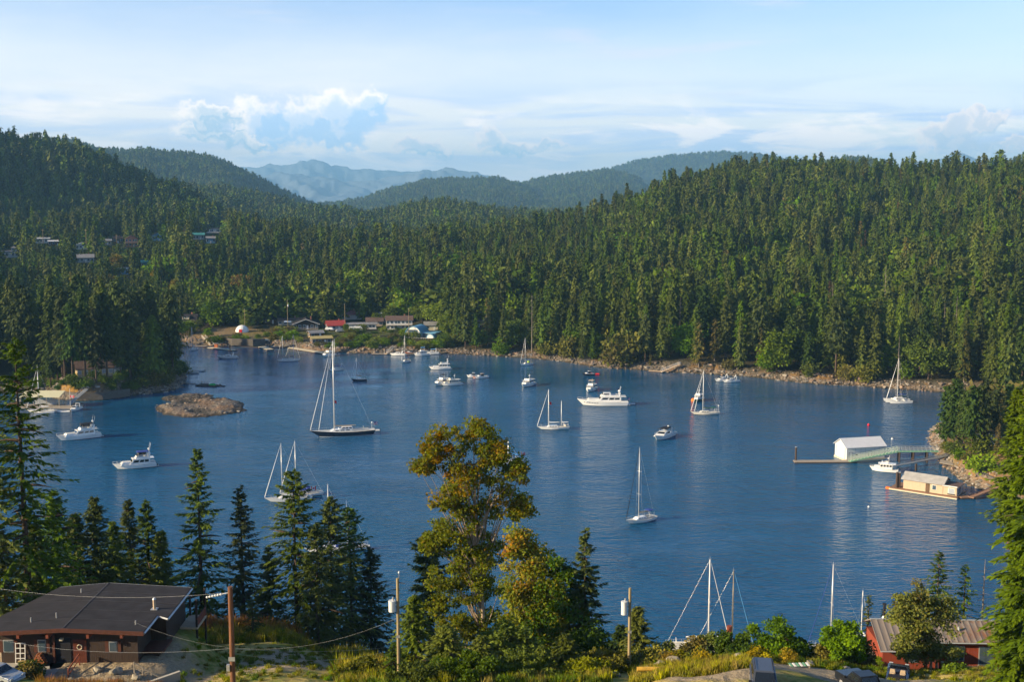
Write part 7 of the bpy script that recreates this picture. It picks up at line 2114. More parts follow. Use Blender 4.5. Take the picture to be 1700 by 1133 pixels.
def red_cabin():
    e = empty('red_cabin', CAB, math.radians(-20) + 0.0); tag(e, 'red cabin with a rusty corrugated metal roof in the right foreground', 'cabin')
    a = -math.atan2(CAB.x, CAB.y); e.rotation_euler = (0, 0, a + math.radians(19))
    M_RUST = bpy.data.materials.new('rusty_corrugated_roof'); M_RUST.use_nodes = True
    N = NT(M_RUST.node_tree); b = N.n['Principled BSDF']; tc = N.new('ShaderNodeTexCoord')
    n1, _ = N.noise(N.mapping(tc.outputs['Object'], (1.2, 0.35, 1)), 1.0, 6, 0.65)
    sx = N.new('ShaderNodeSeparateXYZ'); N.put(sx.inputs[0], tc.outputs['Object'])
    k = N.smooth(N.math('ADD', n1, N.math('MULTIPLY', N.smooth(sx.outputs[0], -2.0, 4.0), 0.12)), 0.52, 0.80)
    N.put(b.inputs['Base Color'], N.mix(k, (0.22, 0.185, 0.16), (0.20, 0.09, 0.045))); b.inputs['Roughness'].default_value = 0.65; b.inputs['Metallic'].default_value = 0.1
    L0, L1 = -6.5, 6.6
    h = 2.6; D_ = 6.0
    MB().box(L0 + 0.3, -0.4, -1.5, D_ - 1, -1.0, h - 0.1).build('wall', M_REDW, e)
    MB().box(-0.398, L1, -0.2, D_ - 1.02, -1.0, h + 0.35).build('wall', M_REDW, e)
    hr = h + 1.75
    def corr(x0, x1, ya, za, yb, zb, nm):
        mb = MB(); n = int((x1 - x0) / 0.16); vs = []; fs = []
        for i in range(n + 1):
            x = x0 + (x1 - x0) * i / n; dz = 0.055 if i % 4 == 0 else (0.0 if i % 2 == 0 else 0.01)
            for (y, z) in ((ya, za), (yb, zb)): vs += [(x, y, z + dz + 0.05), (x, y, z - 0.04)]
        for i in range(n):
            o = i * 4; fs += [(o, o + 4, o + 6, o + 2), (o + 1, o + 3, o + 7, o + 5), (o, o + 1, o + 5, o + 4), (o + 2, o + 6, o + 7, o + 3)]
        fs += [(0, 2, 3, 1), (n * 4, n * 4 + 1, n * 4 + 3, n * 4 + 2)]
        return mb.add(vs, fs).build(nm, M_RUST, e)
    r1 = corr(L0 - 0.1, -0.2, -2.1, h - 0.1, 2.1, hr, 'roof'); r2 = corr(-0.19, L1 + 0.5, -0.8, h + 0.42, 2.1, hr, 'roof')
    corr(L0 - 0.1, L1 + 0.5, 5.3, h + 0.3, 2.12, hr - 0.01, 'back_roof')
    MB().bar((L0 - 0.1, -2.16, h - 0.1), (-0.2, -2.16, h - 0.1), 0.07, 6).build('gutter', M_GREYW, r1); MB().bar((-0.2, -0.86, h + 0.40), (L1 + 0.5, -0.86, h + 0.40), 0.07, 6).build('gutter', M_GREYW, r2)
    MB().box(L0 - 0.1, L1 + 0.5, 1.98, 2.24, hr + 0.06, hr + 0.12).build('ridge_cap', M_GREYW, r1)
    MB().box(L0 + 0.25, L0 + 0.298, -1.45, D_ - 1.05, -1, h - 0.1)
    c = MB(); c.bar((L0 + 1.5, 2.6, hr - 0.4), (L0 + 1.5, 2.6, hr + 1.5), 0.14, 9); c.build('stove_pipe', M_BLACKC, r1)
    MB().bar((L0 + 1.5, 2.6, hr - 0.1), (L0 + 1.5, 2.6, hr + 0.25), 0.3, 9, 0.16).build('flashing', M_STEEL, r1); MB().bar((L0 + 1.5, 2.6, hr + 1.5), (L0 + 1.5, 2.6, hr + 1.62), 0.22, 9).build('pipe_cap', M_BLACKC, r1)
    MB().bar((2.3, 0.7, h + 1.1), (2.3, 0.7, h + 1.6), 0.12, 8).build('roof_vent', M_GREYW, r2)
    for (x0, x1, y, za, zb, s) in ((-3.4, -2.6, -1.5, 1.2, 2.0, 1), (1.0, 2.6, -0.2, 0.9, 2.4, 2), (4.2, 5.6, -0.2, 0.2, 2.35, 2)):
        f = MB().box(x0 - 0.07, x1 + 0.07, y - 0.06, y - 0.003, za - 0.07, zb + 0.07).build('window', M_STEEL, e)
        for i in range(s):
            w_ = (x1 - x0) / s; MB().box(x0 + i * w_ + 0.03, x0 + (i + 1) * w_ - 0.03, y - 0.09, y - 0.063, za, zb).build('pane', M_WIN, f)
    MB().box(0.3, 0.62, -0.5, -0.21, 0.2, 0.75).build('gas_bottle', M_TRIM, e)
    # deck and outside stair at the left end
    MB().box(L0 - 3.6, L0 + 0.2, 0.6, 5.4, 0.75, 0.95).build('deck', M_PLANK, e)
    g = MB()
    for i in range(9): g.box(L0 - 2.4, L0 - 0.5, -2.6 + i * 0.36, -2.2 + i * 0.36, -0.9 + i * 0.19, -0.83 + i * 0.19)
    g.build('stair', M_PLANK, e)
    for x in (L0 - 2.55, L0 - 0.45):
        g = MB(); g.hexa([(x, -2.7, -1.1), (x + 0.1, -2.7, -1.1), (x + 0.1, 0.6, 0.55), (x, 0.6, 0.55)], [(x, -2.7, -0.75), (x + 0.1, -2.7, -0.75), (x + 0.1, 0.6, 0.95), (x, 0.6, 0.95)])
        g.box(x, x + 0.1, -2.7, -2.58, -1, 0.25); g.box(x, x + 0.1, 0.5, 0.62, 0.5, 2.0); g.hexa([(x, -2.7, 0.2), (x + 0.1, -2.7, 0.2), (x + 0.1, 0.6, 1.9), (x, 0.6, 1.9)], [(x, -2.7, 0.32), (x + 0.1, -2.7, 0.32), (x + 0.1, 0.6, 2.02), (x, 0.6, 2.02)]); g.build('stair_rail', M_PLANK, e)
    g = MB(); g.box(L0 - 3.6, L0 + 0.0, 5.3, 5.38, 1.7, 1.8)
    for i in range(6): g.box(L0 - 3.6 + i * 0.7, L0 - 3.5 + i * 0.7, 5.3, 5.38, 0.95, 1.7)
    g.build('deck_rail', M_PLANK, e)
    g = MB()
    for x in (L0 - 3.5, L0 - 1.8): g.box(x, x + 0.15, 0.8, 0.95, -3, 0.75)
    g.build('deck_post', M_DARKWD, e)
    def loc(x, y, z=0.0):
        t = e.rotation_euler[2]
        return Vector((CAB.x + x * math.cos(t) - y * math.sin(t), CAB.y + x * math.sin(t) + y * math.cos(t), CAB.z + z))
    for i, (x, y) in enumerate(((L0 - 0.1, -1.9), (L0 - 0.1, -1.2))):
        f = empty('planter_box', loc(x, y, 0.7 - i * 0.2 * -1), 0); tag(f, ['red planter box with green herbs at the cabin corner', 'second red planter box behind the first at the cabin corner'][i], 'planter')
        MB().box(-0.3, 0.3, -0.2, 0.2, -0.1, 0.25).build('box', M_REDW, f); me, tr = POOL['bush'][1]; o = child('herbs', me, f); o.location = (0, 0, 0.2); o.scale = (0.14, 0.14, 0.16)
    f = empty('wood_stack', loc(3.3, -1.6, -0.3), e.rotation_euler[2]); tag(f, 'long low stack of dark split firewood in front of the red cabin', 'firewood')
    g = MB(); rg = random.Random(3)
    for r in range(5):
        for c in range(22 - r): g.bar((-2.6 + c * 0.25 + r * 0.12, -0.4 + rg.uniform(-.1, .1), r * 0.22 + 0.1), (-2.6 + c * 0.25 + r * 0.12, 0.35 + rg.uniform(-.1, .1), r * 0.22 + 0.1), 0.12, 6)
    g.build('logs', mat('old_logs', (0.11, 0.06, 0.04), 0.95, var=0.5, scale=5), f)

def vehicle(name, p, rz, label, kind, paint):
    """body along x (front at +x)"""
    e = empty(name, p, rz); tag(e, label, {'pickup_truck': 'truck'}.get(name, 'car'))
    L, W_, gz_ = {'suv': (4.5, 1.8, .32), 'pickup': (5.8, 2.0, .42), 'open': (4.5, 1.8, .28), 'sedan': (4.4, 1.72, .26)}[kind]
    w = W_ / 2
    def body(prof, y, m, nm, bev=0.07):
        return MB().extr(prof, -y, y).build(nm, m, e, bevel=bev)
    if kind == 'pickup':
        body([(-2.9, .55), (-2.9, 1.15), (-0.75, 1.18), (-0.75, 1.25), (1.25, 1.25), (2.8, 1.12), (2.9, .6), (2.7, .45), (-2.7, .45)], w, paint, 'body')
        t = (-0.75, 1.35, w * .92, 1.2, -0.45, 0.75, w * .76, 1.85)
        MB().box(-2.8, -0.8, -w * .93, w * .93, 1.19, 1.235).build('bed_cover', M_BLACKC, e, bevel=.01)
    elif kind == 'suv':
        body([(-2.2, .5), (-2.25, 1.05), (1.1, 1.05), (2.15, .95), (2.25, .55), (2.1, .35), (-2.1, .35)], w, paint, 'body')
        t = (-2.2, 1.25, w * .94, 1.0, -2.0, 0.55, w * .78, 1.68)
    elif kind == 'sedan':
        body([(-2.1, .5), (-2.2, .92), (-1.2, .98), (0.9, .95), (2.0, .78), (2.2, .5), (2.1, .3), (-2.1, .3)], w, paint, 'body', 0.09)
        t = (-1.7, 1.05, w * .93, .92, -1.1, 0.35, w * .74, 1.38)
    else:
        body([(-2.15, .5), (-2.25, .92), (-1.35, 1.0), (-1.3, .8), (0.4, .8), (0.5, .95), (2.0, .8), (2.2, .5), (2.1, .3), (-2.1, .3)], w, paint, 'body', 0.08)
        t = None
    if t:
        MB().tier(*t).build('cabin', paint, e, bevel=0.07)
        MB().hexa(*tier_face(t, 'f', .07, .93, .12, .9, .02)).build('windshield', M_GLASS, e)
        MB().hexa(*tier_face(t, 'b', .1, .9, .2, .88, .02)).build('rear_window', M_GLASS, e)
        for f in 'lr':
            for a, b in ((.10, .48), (.53, .90)): MB().hexa(*tier_face(t, f, a, b, .2, .85, .015)).build('side_window', M_GLASS, e)
        for sg in (1, -1): MB().box(1.0 if kind != 'pickup' else 1.05, 1.2, min(sg * w, sg * (w + .22)), max(sg * w, sg * (w + .22)), t[3] + .02, t[3] + .18).build('mirror', M_BLACKC, e, bevel=.03)
        if kind == 'suv':
            for sg in (1, -1): MB().bar((-1.9, sg * w * .7, 1.75), (0.4, sg * w * .7, 1.75), .025, 5).build('roof_rail', M_BLACKC, e)
    else:
        MB().hexa([(0.45, -w * .8, .95), (0.5, -w * .8, .95), (0.5, w * .8, .95), (0.45, w * .8, .95)], [(0.0, -w * .7, 1.38), (0.05, -w * .7, 1.38), (0.05, w * .7, 1.38), (0.0, w * .7, 1.38)]).build('windshield', M_GLASS, e)
        for x in (-0.3, -1.1):
            for y in (-.42, .42): MB().tier(x - .12, x + .12, .25, .8, x - .2, x, .2, 1.2).build('seat', M_TAN, e, bevel=.03).location = (0, y, 0)
        MB().box(-1.9, -1.25, -w * .8, w * .8, .96, 1.12).build('folded_roof', M_BLACKC, e, bevel=.04)
    wx = L * .31
    for x in (-wx, wx):
        for sg in (1, -1):
            wl = MB().bar((x, sg * (w - .18), gz_ + .04), (x, sg * (w + .02), gz_ + .04), gz_ + .04, 16).build('wheel', M_BLACKC, e)
            MB().bar((x, sg * (w + .021), gz_ + .04), (x, sg * (w + .035), gz_ + .04), (gz_ + .04) * .6, 12).build('rim', M_STEEL, wl)
    hz = .7 if kind != 'pickup' else .85
    xf = L / 2 - .02; 
    for sg in (1, -1):
        MB().box(xf - .08, xf + .04, min(sg * w * .55, sg * w * .92), max(sg * w * .55, sg * w * .92), hz - .08, hz + .08).build('headlight', M_CURT, e, bevel=.02)
        MB().box(-xf - .06, -xf + .08, min(sg * w * .6, sg * w * .93), max(sg * w * .6, sg * w * .93), hz - .05, hz + .12).build('tail_light', M_RED, e, bevel=.02)
    MB().box(-xf - .05, -xf + .02, -w * .9, w * .9, .42, .56).build('rear_bumper', M_STEEL, e, bevel=.02)
    MB().box(xf - .02, xf + .07, -w * .9, w * .9, .36, .52).build('front_bumper', paint, e, bevel=.02)
    return e

def pole(name, u, v, r, dia, m, label, **kw):
    p = WR(u, v, r); z0 = gz(p.x, p.y)
    e = empty(name, (p.x, p.y, z0)); tag(e, label, 'utility pole')
    MB().bar((0, 0, -1), (0, 0, p.z - z0), dia * .55, 12, dia * .45).build('pole', m, e)
    H = p.z - z0
    if kw.get('trans'):
        x, dz, hh, rr = kw['trans']
        MB().bar((x, -.1, H - dz - hh), (x, -.1, H - dz), rr, 14).build('transformer', M_TRANSF, e)
        MB().bar((x, -.1, H - dz + .001), (x, -.1, H - dz + .1), rr * 1.06, 14).build('transformer_lid', M_TRANSF, e)
        MB().bar((x + .08, -.1, H - dz + .1), (x + .08, -.1, H - dz + .38), .08, 6).build('bushing', M_STEEL, e)
        MB().box(min(x, 0), max(x, 0), -.05, .05, H - dz - .35, H - dz - .25).build('bracket', M_STEEL, e)
    if kw.get('top'):
        MB().bar((.12, 0, H - .1), (.12, 0, H + .45), .02, 5).build('bracket', M_STEEL, e)
        MB().bar((.12, 0, H + .45), (.12, 0, H + .6), .09, 8, .05).build('insulator', M_TRANSF, e)
        MB().bar((.1, 0, H - .35), (.6, 0, H - .45), .035, 5).build('arm', M_DARKWD, e)
    if kw.get('box'): MB().box(-.3, -.12, -.2, -.02, .6 + H * .3, .95 + H * .3).build('meter_box', M_STEEL, e)
    e2 = MB().box(-dia * .6, dia * .6, -dia * .56, -dia * .5, H * .45, H * .45 + .25).build('tag_plate', M_STEEL, e)
    return p
def cable(a, b, sag, r, label, m=None):
    pts = []
    for i in range(17):
        t = i / 16; q = a + (b - a) * t; pts.append((q.x - a.x, q.y - a.y, q.z - a.z - sag * 4 * t * (1 - t)))
    e = MB().path(pts, r, 5).build('power_cable', m or M_CABLE, None); e.location = a
    tag(e, label, 'cable')
M_CABLE = mat('pale_cable', (0.36, 0.36, 0.34), 0.6, var=0.05)

def near_things():
    dark_house(); red_cabin()
    A = pole('utility_pole', 382, 975, 63, .30, M_POLEB, 'thick reddish-brown utility pole in front of the meadow', box=True)
    B = pole('utility_pole', 660, 961, 93, .27, M_POLEG, 'greenish utility pole with a white transformer left of the tall maple', trans=(-.48, 2.0, .85, .29), top=True)
    C = pole('utility_pole', 1046, 977, 98, .27, M_POLEG, 'utility pole with a pale transformer right of the dark conifer', trans=(-.50, 1.3, 1.1, .27))
    cable(WR(-30, 974, 80), WR(380, 985, 63), .5, .003, 'upper thin cable from the left edge to the brown pole', M_STEEL)
    w0 = WR(222, 1034, 103)
    cable(w0, WR(658, 1028, 93), 2.6, .006, 'pale twisted service cable from the dark house to the greenish pole')
    cable(WR(380, 1085, 63), WR(658, 1078, 93), .7, .006, 'lowest cable between the brown pole and the greenish pole')
    cable(WR(382, 1078, 63.2), WR(659, 1074, 93), .3, .006, 'thin middle cable between the brown pole and the greenish pole')
    cable(WR(-20, 1060, 88), WR(381, 1078, 63), .6, .0035, 'lower thin cable crossing in front of the dark house', M_STEEL)
    cable(WR(661, 1000, 93), WR(1046, 1000, 98), 3.2, .003, 'faint cable between the two poles with transformers', M_DARKWD)
    # insulator string where the upper cable meets the pole
    i0 = WR(380, 985, 63); s = empty('insulator_string', i0); tag(s, 'string of pale insulators beside the top of the brown pole', 'insulator')
    a = WR(342, 993, 64) - i0
    for k in range(6): MB().ball(tuple(a * (0.35 + k * .12)), .07, 8, 5).build('disc', M_TRANSF, s)
    MB().path([(0, 0, 0), tuple(a)], .02, 4).build('link', M_STEEL, s)
    p = on(0, 1112, 100.5); vehicle('parked_car', Vector((p.x - .2, p.y, gz(p.x, p.y))), math.radians(-22), 'silver car at the left edge beside the dark house', 'sedan', mat('silver_paint', (0.50, 0.53, 0.58), 0.25, metal=0.4, coat=0.6))
    p = on(1268, 1130, 80); vehicle('parked_car', p, math.radians(-90 + 4) - math.atan2(p.x, p.y), 'dark grey-blue estate car facing the camera on the gravel, roof rails', 'suv', mat('slate_paint', (0.075, 0.085, 0.11), 0.3, metal=0.2, coat=0.3))
    p = on(1437, 1140, 88); vehicle('pickup_truck', Vector((p.x, p.y, p.z)), math.radians(104), 'dark pickup truck seen from behind beside the red cabin', 'pickup', mat('charcoal_paint', (0.018, 0.020, 0.024), 0.3, metal=0.2, coat=0.3))
    p = on(1490, 1133, 100); vehicle('convertible', p, math.radians(90 - 2) - math.atan2(p.x, p.y), 'open-topped dark car with tan seats parked right of the pickup', 'open', mat('dark_blue_paint', (0.03, 0.04, 0.07), 0.25, metal=0.3, coat=0.6))
    p = on(1592, 1150, 86); vehicle('parked_car', p, math.radians(0), 'white car of which only the roof shows at the bottom edge', 'sedan', mat('white_paint', (0.6, 0.66, 0.68), 0.25, coat=0.6))
    # odds and ends along the gravel edge
    for i, (u, v, r, s, lab) in enumerate([(1095, 1113, 95, .7, 'pale round boulder beside the yellow log'), (1118, 1112, 96, .75, 'larger grey boulder right of the pale round one'), (1080, 1111, 95, .55, 'small pale boulder just right of the second pole'),
                                        (1023, 1122, 93, .5, 'small grey boulder left of the second pole'), (1225, 1108, 97, .6, 'grey block half buried left of the estate car'), (1405, 1113, 98, .55, 'dark boulder left of the pickup'), (1345, 1110, 97, .5, 'flat stone behind the estate car')]):
        p = on(u, v, r); rock(p + Vector((0, 0, s * .25)), s, M_BOULDER, lab)
    p = on(1100, 1121, 91); e = empty('barrier_log', p, -0.05); tag(e, 'yellow painted log lying along the gravel edge', 'log')
    MB().bar((-2.1, 0, .2), (1.5, .2, .25), .2, 9, .16).build('log', mat('yellow_log', (0.55, 0.33, 0.05), 0.7, var=0.25), e)
    p = on(1327, 1112, 95); e = empty('canoe_stack', p, 0.1); tag(e, 'green-white striped folded loungers on a low pallet behind the estate car', 'loungers')
    e.scale = (.6, .6, .6)
    for i in range(6): MB().box(-1.4 + i * .48, -1.05 + i * .48, -.6, .6, .32, .42).build('slat', M_TRIM if i % 2 else M_RAILG, e, bevel=.03)
    for x in (-1.3, 1.2): MB().box(x, x + .15, -.6, .6, 0, .318).build('pallet', M_PLANK, e)
    for k, (u, v, r, h, lab) in enumerate(((1211, 1040, 186, 0, 'rust-red steel pile behind the shrubs, left one'), (1307, 1044, 186, 0, 'rust-red steel pile behind the bright shrubs'))):
        p = WR(u, v, 172); piling(Vector((p.x, p.y, 0)), max(2.5, p.z), lab, .4, mat('rust_steel', (0.25, 0.06, 0.035), 0.9, var=0.3), cap=False)
    # heap of earth
    p = on(1180, 1128, 86); me = rock_mesh('dirt_mound', 23, mat('bare_earth', (0.15, 0.11, 0.07), 0.95, var=0.3, scale=3, bump=0.6), 0.35, 3)
    o = bpy.data.objects.new('dirt_mound', me); COL.objects.link(o); o.location = (p.x, p.y, p.z - .1); o.scale = (1.4, 0.8, 0.6); tag(o, 'low heap of bare earth left of the estate car', 'dirt mound')
near_things()
# ------------------------------------------------------------------ planting: near trees one by one, village trees, promontory, shrubs, shore rocks
def near_conifer(u, vtop, r, wpx, label, seed, m=None, nb=210, ns=26, leaf=.62, bare=.12, droop=.45, gap=.2, power=.8, onesided=0, wide=.34, lean=.01, vbase=None, name='fir_tree', core=0.0, dead=14, roundtop=0.0, dipm=-0.35):
    top = WR(u, vtop, r); z0 = gz(top.x, top.y) if vbase is None else WR(u, vbase, r).z
    H = top.z - z0; R = wpx * .5 * r / F * 1.5; R *= 1.22 if 300 < u < 640 else 1; nb = int(nb * 1.4); ns = int(ns * 1.15); leaf *= 1.12; gap *= .7
    e = empty(name, (top.x, top.y, z0 - .3), seed * 1.7); tag(e, label, 'tree')
    me = conifer_mesh('crown', seed, H, R, nb, ns, leaf, m or M_FIR, bare=bare, droop=droop, gap=gap, power=power, onesided=onesided, wide=wide, core=core, roundtop=roundtop, dipm=dipm)
    child('crown', me, e)
    child('trunk', trunk_mesh('trunk', H, max(.14, H * .0125), M_BARK, lean=lean, seed=seed, branches=dead, blen=R * .8), e)
    return e
def near_broad(u, vtop, r, label, seed, RX, H=None, n_leaf=16000, leaf=.30, n_limb=110, m=None, autumn=0.0, lobes=None, crown_lo=None, bark=None, tr=.22, name='maple_tree', cat='tree', z0=None, rag=.35):
    top = WR(u, vtop, r); z0 = gz(top.x, top.y) if z0 is None else z0
    H = H or top.z - z0
    e = empty(name, (top.x, top.y, z0 - .2)); tag(e, label, cat)
    (v, f, ti, tp), (wv, wf) = broadleaf(seed, H, crown_lo if crown_lo is not None else H * .2, RX, leaf, n_limb, n_leaf, autumn=autumn, lobes=lobes, trunk_r=tr, ragged=rag)
    child('crown', np_mesh('crown', v, f, [m or M_LEAF], {'tint': ti, 'tip': tp}), e)
    child('trunk', np_mesh('trunk', wv, wf, [bark or M_BARK], smooth=True), e)
    return e

def near_trees():
    # the big fir at the left edge and the grove behind the dark house
    near_conifer(24, 555, 126, 150, 'tallest fir at the left edge with long drooping boughs and gaps', 1, m=M_CEDAR, nb=150, ns=44, leaf=.62, bare=.10, droop=.55, gap=.22, power=.55, lean=.02, dead=26)
    near_conifer(-34, 590, 124, 120, 'fir half cut off by the left edge beside the tallest one', 2, m=M_FIR, nb=150, ns=34, leaf=.6, power=.6)
    near_conifer(2, 870, 124, 70, 'young yellow-green fir at the left edge below the tallest one', 41, m=M_CEDAR, nb=110, ns=18, leaf=.5)
    T = [(88, 812, 134, 140, 3), (122, 850, 139, 110, 4), (155, 822, 140, 130, 5), (186, 862, 143, 100, 6), (212, 826, 146, 96, 7), (242, 828, 150, 112, 8), (266, 878, 147, 90, 9), (56, 868, 130, 110, 10)]
    labs = ['bushy fir behind the left part of the dark roof, just right of the tallest fir', 'low fir between two bushier ones behind the dark roof', 'broad dark fir behind the middle of the dark roof', 'short fir filling the gap behind the dark roof ridge',
            'left of the pair of pointed firs behind the dark roof', 'right of the pair of pointed firs behind the dark roof', 'small fir at the right foot of the pointed pair', 'low fir under the boughs of the tallest one']
    for (u, v, r, w, s), lab in zip(T, labs):
        near_conifer(u, v, r, w, lab, s, m=M_FIR if s in (4, 7, 8, 5) else M_CEDAR, nb=170, ns=26, leaf=.66, gap=.12, core=.10, bare=.05)
    near_conifer(326, 741, 146, 104, 'tall pointed dark fir with open boughs right of the dark house', 11, m=M_FIR, nb=150, ns=40, leaf=.66, power=.85, gap=.22, droop=.4, bare=.08)
    near_conifer(398, 803, 146, 84, 'slimmer dark fir just left of the brown pole top', 12, m=M_FIRD, nb=150, ns=32, leaf=.6, power=.8, gap=.2, bare=.10)
    near_conifer(487, 778, 140, 118, 'olive-tinged fir in front of the rafted sloops', 13, m=M_CEDAR, nb=150, ns=42, leaf=.62, power=.62, gap=.28, bare=.08, droop=.5)
    near_conifer(445, 905, 141, 62, 'low dark fir between the slim fir and the olive-tinged one', 14, m=M_FIRD, nb=110, ns=22)
    near_conifer(548, 822, 146, 124, 'dark fir with a forked top, left trunk of the dense clump', 15, m=M_FIR, nb=180, ns=34, leaf=.66, power=.7, gap=.15, bare=.06)
    near_conifer(580, 840, 150, 116, 'dark fir forming the right shoulder of the dense clump', 16, m=M_FIRD, nb=160, ns=30, leaf=.66, power=.7)
    near_conifer(524, 868, 138, 104, 'fir at the left foot of the dense clump', 17, m=M_FIR, nb=140, ns=26, leaf=.6)
    near_conifer(614, 905, 148, 100, 'rightmost dark fir of the dense clump, sloping outwards', 18, m=M_FIRD, nb=150, ns=28, leaf=.62)
    near_conifer(418, 990, 124, 26, 'thin young tree in the meadow edge below the slim fir', 19, m=M_CEDAR, nb=50, ns=8, leaf=.4, vbase=1052)
    near_conifer(712, 893, 130, 92, 'dark ragged pine with a bare lower trunk left of the tall maple', 20, m=M_FIRD, nb=90, ns=40, leaf=.62, bare=.42, power=.35, gap=.3, droop=.1)
    near_conifer(688, 985, 103, 96, 'bright green young cedar just right of the greenish pole', 21, m=M_CEDAR, nb=190, ns=26, leaf=.42, gap=.08, bare=.02, core=.1)
    near_conifer(740, 1035, 98, 110, 'bushy young cedar in front of the tall maple trunk', 22, m=M_CEDAR, nb=190, ns=26, leaf=.42, gap=.08, bare=.02, core=.1)
    near_conifer(655, 1062, 97, 60, 'small cedar sapling at the foot of the greenish pole', 23, m=M_CEDAR, nb=110, ns=16, leaf=.36, bare=.02)
    near_conifer(800, 1052, 97, 84, 'low cedar right of the tall maple foot', 42, m=M_CEDAR, nb=150, ns=22, leaf=.4, bare=.02, core=.1)
    # the tall maple: leaning column crown that widens at the top
    r = 108; k = r / F
    zt = WR(780, 688, r).z
    def LB(u, v, ru, rv): return ((u - 780) * k, 0, WR(780, v, r).z - z0_, ru * k, rv * k)
    p = WR(780, 688, r); z0_ = gz(p.x, p.y)
    lob = [LB(740, 725, 34, 26), LB(790, 715, 40, 24), LB(830, 745, 30, 28), LB(715, 750, 24, 18), LB(770, 770, 52, 34), LB(840, 800, 36, 34), LB(862, 775, 16, 14), LB(750, 830, 36, 30), LB(800, 850, 48, 34), LB(765, 790, 50, 36),
           LB(735, 880, 26, 24), LB(790, 905, 46, 34), LB(745, 950, 40, 34), LB(800, 970, 44, 34), LB(770, 1020, 52, 32), LB(725, 1005, 26, 20), LB(700, 770, 14, 12), LB(775, 860, 44, 40), LB(790, 930, 44, 36), LB(760, 985, 46, 30), LB(715, 900, 16, 16), LB(860, 840, 22, 20), LB(780, 1062, 50, 26), LB(745, 1040, 34, 26), LB(815, 1030, 36, 28)]
    near_broad(780, 688, r, 'tall maple with orange-tinged upper crown, pale trunk, in the centre foreground', 77, 5, n_leaf=44000, leaf=.27, n_limb=400, m=M_MAPLE, autumn=.13, lobes=lob, bark=M_PALEBARK, tr=.30)
    r = 118; k = r / F; p = WR(880, 880, r); z0_ = gz(p.x, p.y)
    def LC(u, v, ru, rv): return ((u - 880) * k, 0, WR(880, v, r).z - z0_, ru * k, rv * k)
    near_broad(880, 872, r, 'reddish-brown tinged maple leaning against the right side of the tall one', 78, 4, n_leaf=17000, leaf=.34, n_limb=130, m=M_MAPLE, autumn=.03,
               lobes=[LC(860, 905, 24, 30), LC(885, 930, 28, 30), LC(850, 965, 36, 40), LC(890, 1000, 36, 40), LC(850, 1040, 40, 34), LC(905, 1050, 30, 30)], bark=M_PALEBARK)
    near_broad(925, 928, 116, 'round green maple with a yellowish top left of the dark conifer', 79, 2.9, n_leaf=13000, leaf=.34, n_limb=80, m=M_LEAF, autumn=.12)
    near_broad(848, 1040, 104, 'low green maple thicket below the reddish maple', 80, 3.2, n_leaf=9000, leaf=.32, n_limb=60, m=M_LEAF, name='maple_shrub', cat='shrub', crown_lo=.2)
    near_broad(985, 1035, 110, 'dark leafy thicket at the foot of the dark conifer', 81, 3.0, n_leaf=8000, leaf=.32, n_limb=60, m=M_LEAF, name='leafy_shrub', cat='shrub', crown_lo=.2)
    near_conifer(972, 872, 116, 100, 'pointed dark conifer right of the maples with tiered boughs', 24, m=M_FIRD, nb=110, ns=42, leaf=.6, power=.85, gap=.3, droop=.15, bare=.06)
    near_conifer(938, 1048, 97, 74, 'bright green young cedar below the dark conifer', 25, m=M_CEDAR, nb=150, ns=24, leaf=.4, bare=.02, core=.1)
    near_conifer(900, 1068, 95, 60, 'small bright cedar left of the taller young one', 26, m=M_CEDAR, nb=120, ns=20, leaf=.36, bare=.02, core=.1)
    near_conifer(1060, 1004, 106, 66, 'dark bushy cedar behind the second pole', 27, m=M_CEDAR, nb=170, ns=24, leaf=.45, bare=.02, core=.15, power=.65)
    near_conifer(1030, 1035, 108, 60, 'low dark cedar left of the second pole', 28, m=M_FIRD, nb=130, ns=20, leaf=.45, bare=.02, core=.15, power=.65)
    # right edge
    near_conifer(1728, 585, 86, 112, 'huge yellow-green cedar filling the right edge', 29, m=M_CEDAR, nb=330, ns=44, leaf=.46, power=.62, gap=.05, bare=.02, core=.12, droop=.7, vbase=1150)
    near_conifer(1690, 900, 92, 60, 'lower cedar boughs right of the red cabin', 30, m=M_CEDAR, nb=200, ns=28, leaf=.42, power=.6, bare=.02, core=.12)
    near_conifer(1690, 640, 150, 62, 'yellow-green conifer behind the huge cedar', 31, m=M_CEDAR, nb=190, ns=26, leaf=.7, vbase=900, core=.1)
    near_conifer(1560, 912, 128, 66, 'thin open young fir behind the madrona', 32, m=M_CEDAR, nb=70, ns=18, leaf=.42, bare=.25, gap=.25, power=.7)
    near_conifer(1604, 934, 130, 50, 'spindly young fir right of the thin open one', 33, m=M_CEDAR, nb=60, ns=14, leaf=.38, bare=.2, gap=.3, power=.7)
    near_conifer(1443, 984, 132, 36, 'spindly fir beside the cabin stove pipe', 34, m=M_CEDAR, nb=60, ns=12, leaf=.36, bare=.1, gap=.2)
    near_conifer(1466, 1008, 133, 24, 'small sapling right of the spindly fir behind the cabin', 35, m=M_CEDAR, nb=40, ns=10, leaf=.34, bare=.1)
    p = WR(1636, 925, 131); z0 = gz(p.x, p.y)
    e = empty('dead_tree', (p.x, p.y, z0)); tag(e, 'bare dead trunk standing behind the right end of the cabin', 'dead tree'); child('trunk', trunk_mesh('trunk', p.z - z0, .11, M_DEAD, seed=8, branches=26, blen=1.3), e)
    # madrona in front of the cabin
    r = 112; k = r / F; p = WR(1540, 962, r); z0_ = gz(p.x, p.y)
    def LM(u, v, ru, rv): return ((u - 1540) * k, 0, WR(1540, v, r).z - z0_, ru * k, rv * k)
